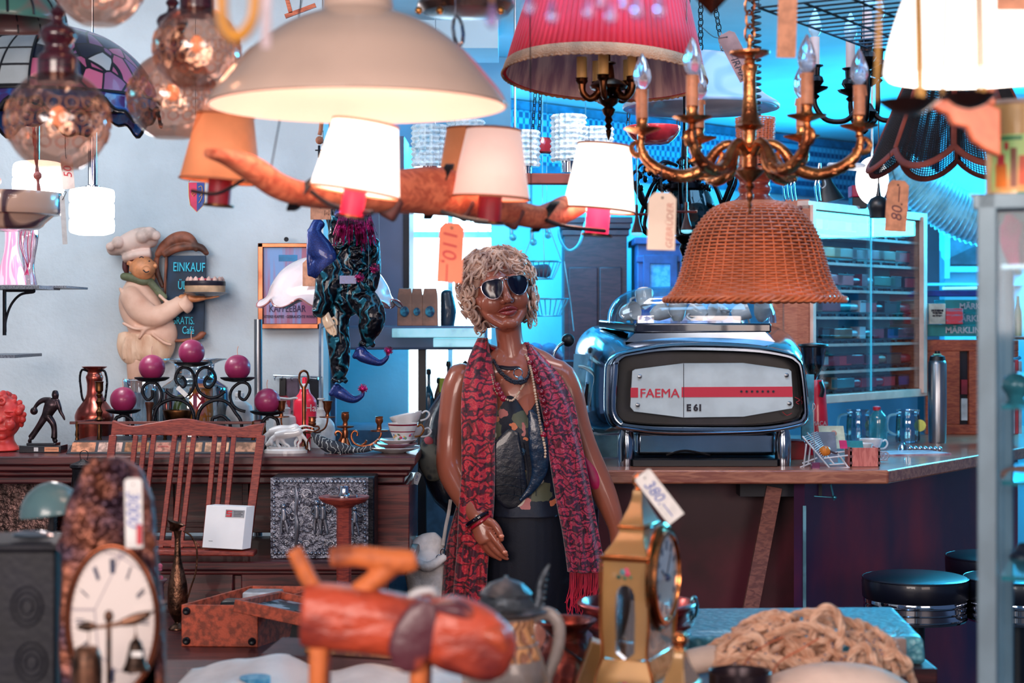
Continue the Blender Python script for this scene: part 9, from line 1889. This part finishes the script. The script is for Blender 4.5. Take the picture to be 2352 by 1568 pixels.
# ---------------- crystal cylinder lamp on wooden bar
Y=5.3; u=U(Y); t=thing('crystal_cylinder_lamp',tuple(W(1180,425,Y)),'hanging wooden beam lamp carrying bumpy clear crystal glass cylinders','lamp')
mb=MB(mt('lamp_bar_wood',(130,60,52),.5)); a=W(930,410,Y); b=W(1420,412,Y); mb.bar(tuple(a),tuple(b),.032,.05,up=(0,1,0)); obj('wooden_bar',mb,t,bev=.003)
cg=mt('bumpy_crystal_glass',(226,242,250),.05,kind='voro',c2=(150,200,225),vs=52,bump=.8,coat=1.0,tr=.2,ior=1.3,thr=(.05,.6)); sh0=None
for px,y0,y1,r,dy in ((988,384,288,43,0),(1070,384,276,44,.05),(1205,384,300,36,.05),(1306,372,264,41,0),(1372,384,292,38,.06)):
    c=W(px,y1,Y+dy); mb=MB(cg); H_=(y0-y1)*u; rows_=int((y0-y1)/11)
    mb.lathe([(r*u*(1.0 if i%2 else .9),-i*H_/(2*rows_)) for i in range(2*rows_+1)],c=tuple(c),n=36,fn=lambda R,z,a_,q:(R*(1+.05*cos(18*a_)),z)); s_=obj('crystal_shade',mb,t,sharp=10)
    mb=MB(chrome); mb.lathe([(17*u,-H_),(17*u,-H_-24*u)],c=tuple(c),n=20); obj('socket',mb,s_)
mb=MB(steel); 
for px in (1183,): p=W(px,404,Y); mb.tube([tuple(p),(p.x,Y,ZC)],.004,n=10)
p=W(1000,404,Y); mb.tube([tuple(p),(p.x,Y,ZC)],.002,n=6); obj('suspension_rod',mb,t)
def rglass(px,Yv,prof,label,ch):
    t=thing('red_glass_lamp',tuple(W(px,prof[0][1],Yv)),label,'lamp'); mb=MB(mt('ruby_glass',(190,50,60),.12,coat=1,kind='noise',vs=14,c2=(110,24,40),tr=.25)); PL(mb,Yv,px,prof,n=48,smooth=2); obj('glass_bowl',mb,t)
    mb=MB(iron)
    for dx in ch: mb.chain(tuple(W(px+dx[0],dx[1],Yv)),tuple(W(px+dx[2],60,Yv)),.03,.0016,w=.006); q=W(px+dx[2],60,Yv); mb.tube([tuple(q),(q.x,q.y,ZC)],.001,n=5)
    obj('chain',mb,t)
rglass(1240,5.7,[(20,354),(30,350),(32,330),(30,318),(28,320)],'small ruby glass hanging lamp on black chains between the crystal cylinders',((-2,318,6),(-18,318,0)))
rglass(1500,5.15,[(12,334),(36,330),(56,312),(64,296),(62,290),(56,296)],'ruby glass bowl lamp partly behind the brass chandelier arm',((-58,292,-45),(58,292,60)))
# ---------------- black ornate chandelier
Y=4.4; u=U(Y); t=thing('iron_chandelier',tuple(W(1570,610,Y)),'dark ornate chandelier with teal glass belly and scroll arms below the brass chandelier','chandelier')
dk=mt('dark_ornate_metal',(30,28,38),.3,.85,var=.3); 
mb=MB(dk); PL(mb,Y,1572,[(2,612),(8,600),(4,590),(12,570),(8,560),(24,545),(14,536)],n=28); PL(mb,Y,1572,[(40,440),(46,434),(44,424),(20,410),(12,380),(20,372),(8,360),(5,300)],n=28); p=W(1572,300,Y); mb.tube([tuple(p),(p.x,Y,ZC)],.004,n=8); obj('column',mb,t)
mb=MB(mt('teal_dark_glass',(20,66,84),.08,coat=1,var=.3,vs=5,tr=.2)); PL(mb,Y,1585,[(18,548),(40,535),(56,505),(58,480),(50,455),(44,440)],n=40,smooth=2); obj('glass_belly',mb,t)
for k in range(6):
    a=tau*k/6+.35; d=Vector((cos(a),sin(a),0)); c=W(1572,HY,Y); P=lambda r,y: (c.x+d.x*r*u,Y+d.y*r*u,CH+(HY-y)*u)
    mb=MB(dk); mb.tube([P(10,430),P(40,405),P(75,420),P(100,470),P(112,515),P(90,540),P(72,520),P(84,505)],4.5*u,n=8,k=5); mb.tube([P(30,440),P(60,470),P(95,480),P(120,440),P(132,410),P(118,395),P(108,410)],[4*u,5*u,5*u,5*u,4*u,3*u,2*u],n=8,k=5)
    mb.tube([P(60,425),P(80,395),P(104,380),P(118,392)],3*u,n=8,k=4)
    for q in range(8): mb.sphere(P(38+q*12,412+22*sin(q)),6*u,n=8,k=6,sc=(1,1,1.4))
    mb.tube([P(20,380),P(50,372),P(70,388),P(60,400)],3.5*u,n=7,k=4); obj('scroll_arm',mb,t)
for px,py,lb in ((1463,514,'small reflector spot bulb hanging left under the dark chandelier'),(1577,508,'small reflector spot bulb hanging in front of the teal glass')):
    t2=thing('spot_bulb',tuple(W(px,py+28,3.9)),lb,'bulb','small reflector spot bulbs'); mb=MB(mt('spot_housing',(120,96,96),.35,.7)); PL(mb,3.9,px,[(12,py+20),(13,py+18),(6,py-6),(4,py-18)],n=24); obj('reflector',mb,t2)
    mb=MB(mt('spot_lens',(160,230,245),.1,emit=.8,ec=(120,230,255))); PL(mb,3.9,px,[(5,py+28),(11,py+25),(12,py+20)],n=16,fn=lambda r,z,a,q:(r*(1+.1*cos(8*a)),z)); obj('lens',mb,t2)
    mb=MB(wdred); TP(mb,3.9,[(px-24,py-22),(px+24,py-22)],3,n=8); TP(mb,3.9,[(px,py-18),(px,py-44)],4,n=8); p=W(px,py-44,3.9); mb.tube([tuple(p),(p.x,p.y,ZC)],.0015,n=5); obj('holder',mb,t2)
# ---------------- lit globe + black spot, duct
Y=6.0; t=thing('globe_ceiling_lamp',tuple(W(2000,470,Y)),'bright white glowing flat globe lamp behind the cane lampshade','lamp'); mb=MB(litb); mb.sphere(tuple(W(2003,415,Y)),50*U(Y),n=32,k=20,sc=(.75,.75,1.1)); obj('globe',mb,t); mb=MB(white); mb.L(Y,[(1905,378,0,5,20),(1950,382,0,9,24),(1985,384,0,9,24)],n=14); p=W(2003,360,Y); mb.tube([tuple(p),(p.x,p.y,ZC)],.004,n=8); obj('bracket',mb,t)
t=thing('black_spotlight',tuple(W(2018,500,5.6)),'black spotlight head hanging before the bright globe lamp','spotlight'); mb=MB(blk); PL(mb,5.6,2018,[(20,500),(22,482),(24,478),(24,466),(18,456),(6,450),(4,440),(2,420)],n=28); p=W(2018,420,5.6); mb.tube([tuple(p),(p.x,p.y,ZC)],.002,n=6); obj('head',mb,t); mb=MB(steel); PL(mb,5.6,2018,[(19,499),(21,480)],n=28); obj('ring',mb,t)
Y=7.35; mb=MB(mt('duct_foil_cyan',(180,235,245),.3,.35,bump=.4,bs=40,var=.06)); P=cr([(2030,370,48),(2090,415,50),(2150,460,52),(2210,495,54),(2290,515,54),(2400,520,54)],14); mb.tube([tuple(W(x,y,Y)) for x,y,r in P],[(r+(4 if i%2 else -3))*U(Y) for i,(x,y,r) in enumerate(P)],n=36); obj('foil_duct',mb,None,'silvery ribbed foil ventilation duct curving down at the right','duct',sharp=10)
# ---------------- wooden shutter cabinet, boxes, magazines
Y=7.0; b=HY+(CH-ZC1)/U(Y); t=thing('shutter_cabinet',(W(2200,0,Y).x,Y+.1,ZC1),'orange wooden slatted shutter cabinet standing on the counter at right','cabinet'); sw=mt('shutter_wood',(186,92,60),.5,kind='wood',vs=4,c2=(150,64,46),scale=(6,6,30))
for (a,b1,c,d) in ((2126,780,2340,806),(2126,975,2340,b),(2126,806,2150,975),(2150,806,2205,975),(2226,806,2250,975),(2250,806,2340,975)): mb=MB(sw); BX(mb,a,b1,c,d,Y,Y+.03); obj('panel_board',mb,t,bev=.003)
mb=MB(navy); BX(mb,2130,782,2336,b-2,Y+.03,Y+.2); obj('carcass',mb,t); mb=MB(mt('red_model_pack',(170,40,60),.5)); BX(mb,2208,872,2222,905,Y+.01,Y+.03); mb.m(white); BX(mb,2208,915,2222,965,Y+.01,Y+.03); obj('packet',mb,None,'narrow red and white packet seen through the shutter gap','packet')
zc=W(0,780,Y).z
teal=mt('box_teal',(30,140,140),.5,var=.06)
def carton(x0,y0,x1,y1,Ya,Yb,m,label,txt=None,ts=.03,tm_=white,txo=.5,tyo=.3,nm='cardboard_box'):
    t=thing(nm,tuple(W((x0+x1)/2,y1,Ya)),label,'box'); mb=MB(m); BX(mb,x0,y0,x1,y1,Ya,Yb); obj('carton',mb,t,bev=.002)
    if txt: c=W(x0+(x1-x0)*txo,y1-(y1-y0)*tyo,Ya-.001); mb=MB(tm_).text(txt,ts,Matrix.Translation(c)@Matrix.Rotation(pi/2,4,'X'),align='CENTER',ext=.0004,bold=.001); obj('lettering',mb,t,flat=True)
    return t
carton(2127,745,2330,772,6.98,7.2,teal,'long teal box lettered in white, lowest of the stack on the shutter cabinet','MÄRKLIN',.034,txo=.42,tyo=.28)
carton(2190,718,2330,745,7.0,7.2,teal,'teal box with large white letters, second from the bottom of the stack','MÄRKLIN',.034,txo=.3,tyo=.28)
carton(2170,688,2330,718,7.02,7.2,teal,'teal box with faded white letters, third from the bottom of the stack','MÄRKLIN',.032,txo=.45,tyo=.3)
carton(2127,667,2300,680,7.05,7.2,mt('box_blue',(20,70,170),.5),'flat bright blue box lid on top of the teal boxes')
carton(2134,697,2172,744,6.94,6.99,mt('box_cream',(222,214,196),.6),'small cream box with black print before the teal boxes','MODERNE\nTORTEN\nzu Hause',.010,tm_=inkk,txo=.5,tyo=.62)
carton(2173,708,2212,744,6.94,6.99,mt('box_mauve_stripe',(160,120,140),.5,kind='noise',vs=8,c2=(220,60,70),scale=(1,1,8),thr=(.5,.55)),'small mauve and red striped box before the teal boxes')
carton(2284,668,2325,772,6.7,6.76,mt('crate_blue_plastic',(30,130,190),.3,coat=.4),'translucent blue plastic crate seen through the display case glass',nm='plastic_crate')
bottle(2338,6.75,[(9,772),(9,740),(8,715),(4,700),(3,680)],mt('green_bottle_glass',(70,120,60),.15,coat=.6),'slim green glass bottle beside the blue crate at the right edge',z=W(0,772,6.75).z)
t=thing('wall_shelf',tuple(W(2330,775,6.75)),'dark shelf holding the blue crate at the right edge','shelf'); mb=MB(navy); BX(mb,2275,773,2420,780,6.65,6.85); obj('board',mb,t); 
for i,(c,lb) in enumerate(zip([(200,190,200),(190,60,80),(150,180,200),(210,200,205),(60,110,140),(190,180,190),(200,60,70),(170,190,205)],['pale','red','light blue','white','teal','grey','bright red','blue-grey'])):
    mb=MB(mt('magazine_%d'%i,c,.5)); BX(mb,2284+i*8,826+3*(i%3),2291+i*8,996,6.35,6.5); obj('magazine',mb,None,lb+' magazine standing upright on the counter behind the display case glass','magazine','magazines standing on the counter')
mb=MB(mt('hanger_cyan',(40,150,190),.4)); TP(mb,6.42,[(2300,822),(2330,825),(2344,820)],4,n=8,k=4); obj('blue_clip',mb,None,'bright blue clip bar over the standing magazines','clip')
mb=MB(mt('fluor_tube_cyan',(150,240,250),.3,emit=1.2,ec=(140,240,255))); TP(mb,7.6,[(2165,662),(2245,661)],3,n=8); obj('tube_light',mb,None,'short glowing tube light above the stack of teal boxes','lamp')
# ---------------- background behind the mannequin
Y=7.9; t=thing('wardrobe',(W(1372,0,Y).x,Y+.2,0),'tall dark red-brown wardrobe with heavy cornice behind the mannequin','wardrobe'); wr=mt('wardrobe_wood',(70,30,38),.45,kind='wood',vs=3,c2=(46,20,30),scale=(4,4,20))
p=W(1296,540,Y); q=W(1440,540,Y); mb=MB(wr); mb.box(((p.x+q.x)/2,Y+.2,p.z/2),(q.x-p.x,.4,p.z)); obj('body',mb,t,bev=.003)
for k,(dz,ex) in enumerate(((.0,.02),(.03,.035),(.055,.05))): mb=MB(wr); mb.box(((p.x+q.x)/2,Y+.2,p.z+dz+.012),(q.x-p.x+ex,.4+ex,.028)); obj('cornice',mb,t,bev=.004)
mb=MB(wr); mb.box((q.x-.075,Y-.006,1.2),(.10,.014,1.1)); mb.box((p.x+.085,Y-.006,1.2),(.13,.014,1.1)); obj('door',mb,t,bev=.004)
Y=7.75; t=thing('glazed_cupboard',(W(1520,0,Y).x,Y+.2,0),'blue-grey painted cupboard with small glazed doors behind the coffee machine','cupboard'); bp_=mt('cupboard_blue_paint',(56,82,134),.5,var=.1)
p=W(1464,548,Y); q=W(1645,548,Y); mb=MB(bp_); mb.box(((p.x+q.x)/2,Y+.2,p.z/2),(q.x-p.x,.4,p.z)); mb.box(((p.x+q.x)/2,Y+.19,p.z-.01),(q.x-p.x+.03,.44,.03)); mb.box(((p.x+q.x)/2,Y+.0,p.z-.09),(q.x-p.x+.01,.03,.03)); obj('body',mb,t,bev=.004)
for k in range(2):
    x=p.x+.10+k*.165; mb=MB(bp_); mb.ringprism([(x-.075,1.1),(x+.075,1.1),(x+.075,1.8),(x-.075,1.8)],[(x-.045,1.13),(x+.045,1.13),(x+.045,1.76),(x-.045,1.76)],Y-.02,Y-.001); dr=obj('door',mb,t,bev=.002)
    mb=MB(mt('frosted_blue_glass',(40,150,215),.4,kind='noise',vs=60,c2=(90,180,230))); mb.box((x,Y-.006,1.445),(.09,.004,.63)); obj('pane',mb,dr)
t=thing('wire_basket_tower',tuple(W(1245,740,7.0)),'tiered hanging wire baskets behind the wig of the mannequin','basket'); Y=7.0; wm=mt('basket_wire_cyan',(110,190,210),.3,.6)
for (cx,y0,y1,w_) in ((1243,600,640,46),(1258,686,725,48)):
    mb=MB(wm)
    for (y,k) in ((y0,1),(y1,.62)): c=W(cx,y,Y); mb.tube([(c.x+w_*k*U(Y)*cos(a),Y+w_*k*.6*U(Y)*sin(a),c.z) for a in [tau*j/32 for j in range(32)]],.0028,n=6,closed=True)
    for j in range(22): a=tau*j/22; A2=W(cx,y0,Y); B2=W(cx,y1,Y); mb.tube([(A2.x+w_*U(Y)*cos(a),Y+w_*.6*U(Y)*sin(a),A2.z),(B2.x+w_*.62*U(Y)*cos(a),Y+w_*.37*U(Y)*sin(a),B2.z)],.0016,n=5)
    obj('wire_basket',mb,t)
mb=MB(wm)
for a,b in (((1200,600),(1246,480)),((1290,600),(1246,480)),((1296,600),(1310,690)),((1250,600),(1246,480)),((1208,688),(1206,604)),((1310,690),(1318,760))): mb.tube([tuple(W(*a,Y)),tuple(W(*b,Y))],.002,n=5)
p=W(1246,480,Y); mb.tube([tuple(p),(p.x,p.y,ZC)],.002,n=5); obj('hanging_wire',mb,t)
mb=MB(mt('dark_fruit',(90,70,90),.5)); mb.L(Y,[(1232,622,0,14,14),(1254,622,0,16,14)],n=14); obj('onion_bag',mb,None,'dark fruit bundle lying in the upper wire basket','fruit')
for (pts,c,lb) in (([(1280,500),(1285,545),(1305,575),(1330,560),(1345,510)],(120,200,220),'pale blue hose loop hanging left of the wardrobe top'),([(1080,500),(1090,525),(1115,535),(1140,510)],(140,215,230),'short white cable loop under the yoke behind the mannequin')):
    mb=MB(mt('hose_%d'%c[0],c,.4)); TP(mb,7.2,pts,3.2,n=8,k=6); q=W(*pts[-1],7.2); mb.tube([tuple(q),(q.x,q.y,ZC)],.002,n=5); obj('hose_loop',mb,None,lb,'hose')
for i,(px,py,lb) in enumerate(((1175,545,'clear glass ladle hanging at the left behind the yoke'),(1222,556,'pair of glass stirrers hanging behind the yoke, middle'),(1256,540,'glass tube hanging nearest the hose loop'))):
    mb=MB(mt('hanging_glass_cyan',(140,215,230),.1,coat=.6,tr=.4)); TP(mb,7.1,[(px,py-60),(px,py-10),(px+4,py)],5,n=10,k=3); mb.sphere(tuple(W(px+3,py,7.1)),.015,n=12,k=8); q=W(px,py-60,7.1); mb.tube([tuple(q),(q.x,q.y,ZC)],.001,n=5); obj('hanging_utensil',mb,None,lb,'utensil','glass utensils hanging behind the yoke')
t=thing('back_worktop',(W(1230,0,7.3).x,7.4,0),'dark worktop unit behind the mannequin shoulder','worktop'); mb=MB(mt('worktop_dark',(40,44,66),.5)); p=W(1110,830,7.2); q=W(1330,830,7.2); mb.box(((p.x+q.x)/2,7.35,p.z/2),(q.x-p.x,.3,p.z)); obj('unit',mb,t)
for px,c,lb in ((1228,(190,70,100),'red and pink produce bag on the worktop behind the mannequin'),(1262,(120,70,90),'plum coloured bag right of the pink one on the worktop')):
    mb=MB(mt('bag_%d'%c[0],c,.5,kind='noise',vs=14,c2=(60,100,140))); mb.L(7.2,[(px-18,822,0,14,18),(px,808,0,22,24),(px+20,820,0,14,18)],n=16); obj('produce_bag',mb,None,lb,'bag')
mb=MB(mt('screen_dark',(60,120,160),.3)); BX(mb,1100,570,1170,620,7.3,7.33); p=W(1135,620,7.33); q=W(1170,830,7.2); mb.box((p.x,7.34,(p.z+q.z)/2),(.03,.03,p.z-q.z)); obj('blue_screen',mb,None,'tilted blue-grey screen on a stand behind the blond wig','screen',bev=.003)
# recess: fridge, shelf, coffee bags, bottles
Y=6.55; t=thing('grey_panel_unit',(W(840,0,Y).x,Y+.2,0),'grey-blue tall panel unit behind the marionette','cupboard'); gp=mt('grey_blue_panel',(112,122,150),.5,var=.05,vs=3); mb=MB(gp); p=W(742,470,Y); q=W(928,470,Y); z1=W(0,748,Y).z; mb.box(((p.x+q.x)/2,Y+.15,(z1+2.2)/2),(q.x-p.x,.3,2.2-z1)); obj('panel_body',mb,t); mb=MB(navy); BX(mb,926,470,940,750,Y-.01,Y+.3); obj('edge_strip',mb,t)
mb=MB(gp); mb.box((p.x+.01,Y+.28,z1/2),(.02,.04,z1)); obj('support_leg',mb,t)
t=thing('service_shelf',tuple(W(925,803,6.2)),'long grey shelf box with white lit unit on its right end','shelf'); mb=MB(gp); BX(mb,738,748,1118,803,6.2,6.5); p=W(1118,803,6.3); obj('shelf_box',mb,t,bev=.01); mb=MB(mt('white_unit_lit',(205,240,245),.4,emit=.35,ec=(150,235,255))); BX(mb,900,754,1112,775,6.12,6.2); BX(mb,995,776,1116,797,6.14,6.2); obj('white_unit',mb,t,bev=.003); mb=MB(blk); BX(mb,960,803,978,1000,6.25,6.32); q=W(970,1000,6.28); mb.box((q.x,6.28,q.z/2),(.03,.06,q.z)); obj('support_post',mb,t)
kraft=mt('kraft_paper',(196,130,104),.6,var=.1,vs=14,bump=.2); z0=W(0,748,6.3).z
for i,(px,w_,lb) in enumerate(((930,34,'kraft coffee bag, leftmost of the row on the grey shelf'),(958,26,'narrow kraft coffee bag, second in the row on the grey shelf'),(988,36,'kraft coffee bag, third in the row with a blue print'))):
    t=thing('coffee_bag',(W(px,0,6.28).x,6.28,z0),lb,'bag','kraft coffee bags on the grey shelf'); u=U(6.28); mb=MB(kraft); x=W(px,0,6.28).x; H_=86*u; hw=w_*u/2
    mb.add([(x-hw,6.26,z0),(x+hw,6.26,z0),(x+hw,6.31,z0),(x-hw,6.31,z0),(x-hw*.95,6.265,z0+H_*.8),(x+hw*.95,6.265,z0+H_*.8),(x+hw*.95,6.305,z0+H_*.8),(x-hw*.95,6.305,z0+H_*.8),(x-hw*.8,6.283,z0+H_),(x+hw*.8,6.283,z0+H_),(x+hw*.8,6.288,z0+H_),(x-hw*.8,6.288,z0+H_)],[(0,1,2,3),(0,4,5,1),(1,5,6,2),(2,6,7,3),(3,7,4,0),(4,8,9,5),(5,9,10,6),(6,10,11,7),(7,11,8,4),(8,11,10,9)]); obj('paper_bag',mb,t,bev=.002)
    mb=MB(mt('bag_print_cyan',(70,160,180),.5,kind='noise',vs=40,c2=(24,50,80))); mb.sphere((x,6.258,z0+H_*.38),hw*.6,n=14,k=8,sc=(1,.1,1.2)); obj('printed_mark',mb,t)
blob(6.3,[(1028,745,0,16,16),(1030,710,0,18,16),(1026,675,0,14,12)],mt('dark_bag_teal',(24,50,74),.35,coat=.4),'dark_bag','dark glossy bag at the right end of the coffee bag row','bag',.004)
t=thing('back_bench',(W(1010,0,6.5).x,6.6,0),'low bench behind the sideboard carrying bottles','bench'); zbn=W(0,985,6.5).z; mb=MB(mt('bench_blue_grey',(70,110,140),.5)); p=W(760,0,6.5); q=W(1110,0,6.5); mb.box(((p.x+q.x)/2,6.68,zbn/2),(q.x-p.x,.5,zbn)); obj('bench_body',mb,t)
for px,c,h,lb in ((985,(30,90,120),850,'tall dark syrup bottle with black cap behind the teacups, left one'),(1008,(150,90,60),870,'amber bottle between the two dark bottles behind the teacups'),(1030,(20,30,44),832,'black pepper-mill shaped bottle nearest the mannequin shoulder')):
    bottle(px,6.5,[(11,984),(12,980),(12,920),(9,900),(4,885),(4,h+8)],mt('bottle_%d'%c[0],c,.2,coat=.6),lb,cap=[(5,h+10),(6,h+6),(5,h-2),(2,h-4)],capm=blk,z=zbn)
mb=MB(mt('yellow_tag_bright',(220,230,60),.5)); BX(mb,1010,868,1022,900,6.45,6.47); obj('yellow_label',mb,None,'bright yellow label card among the bottles behind the mannequin','label')
bpy.context.view_layer.update()
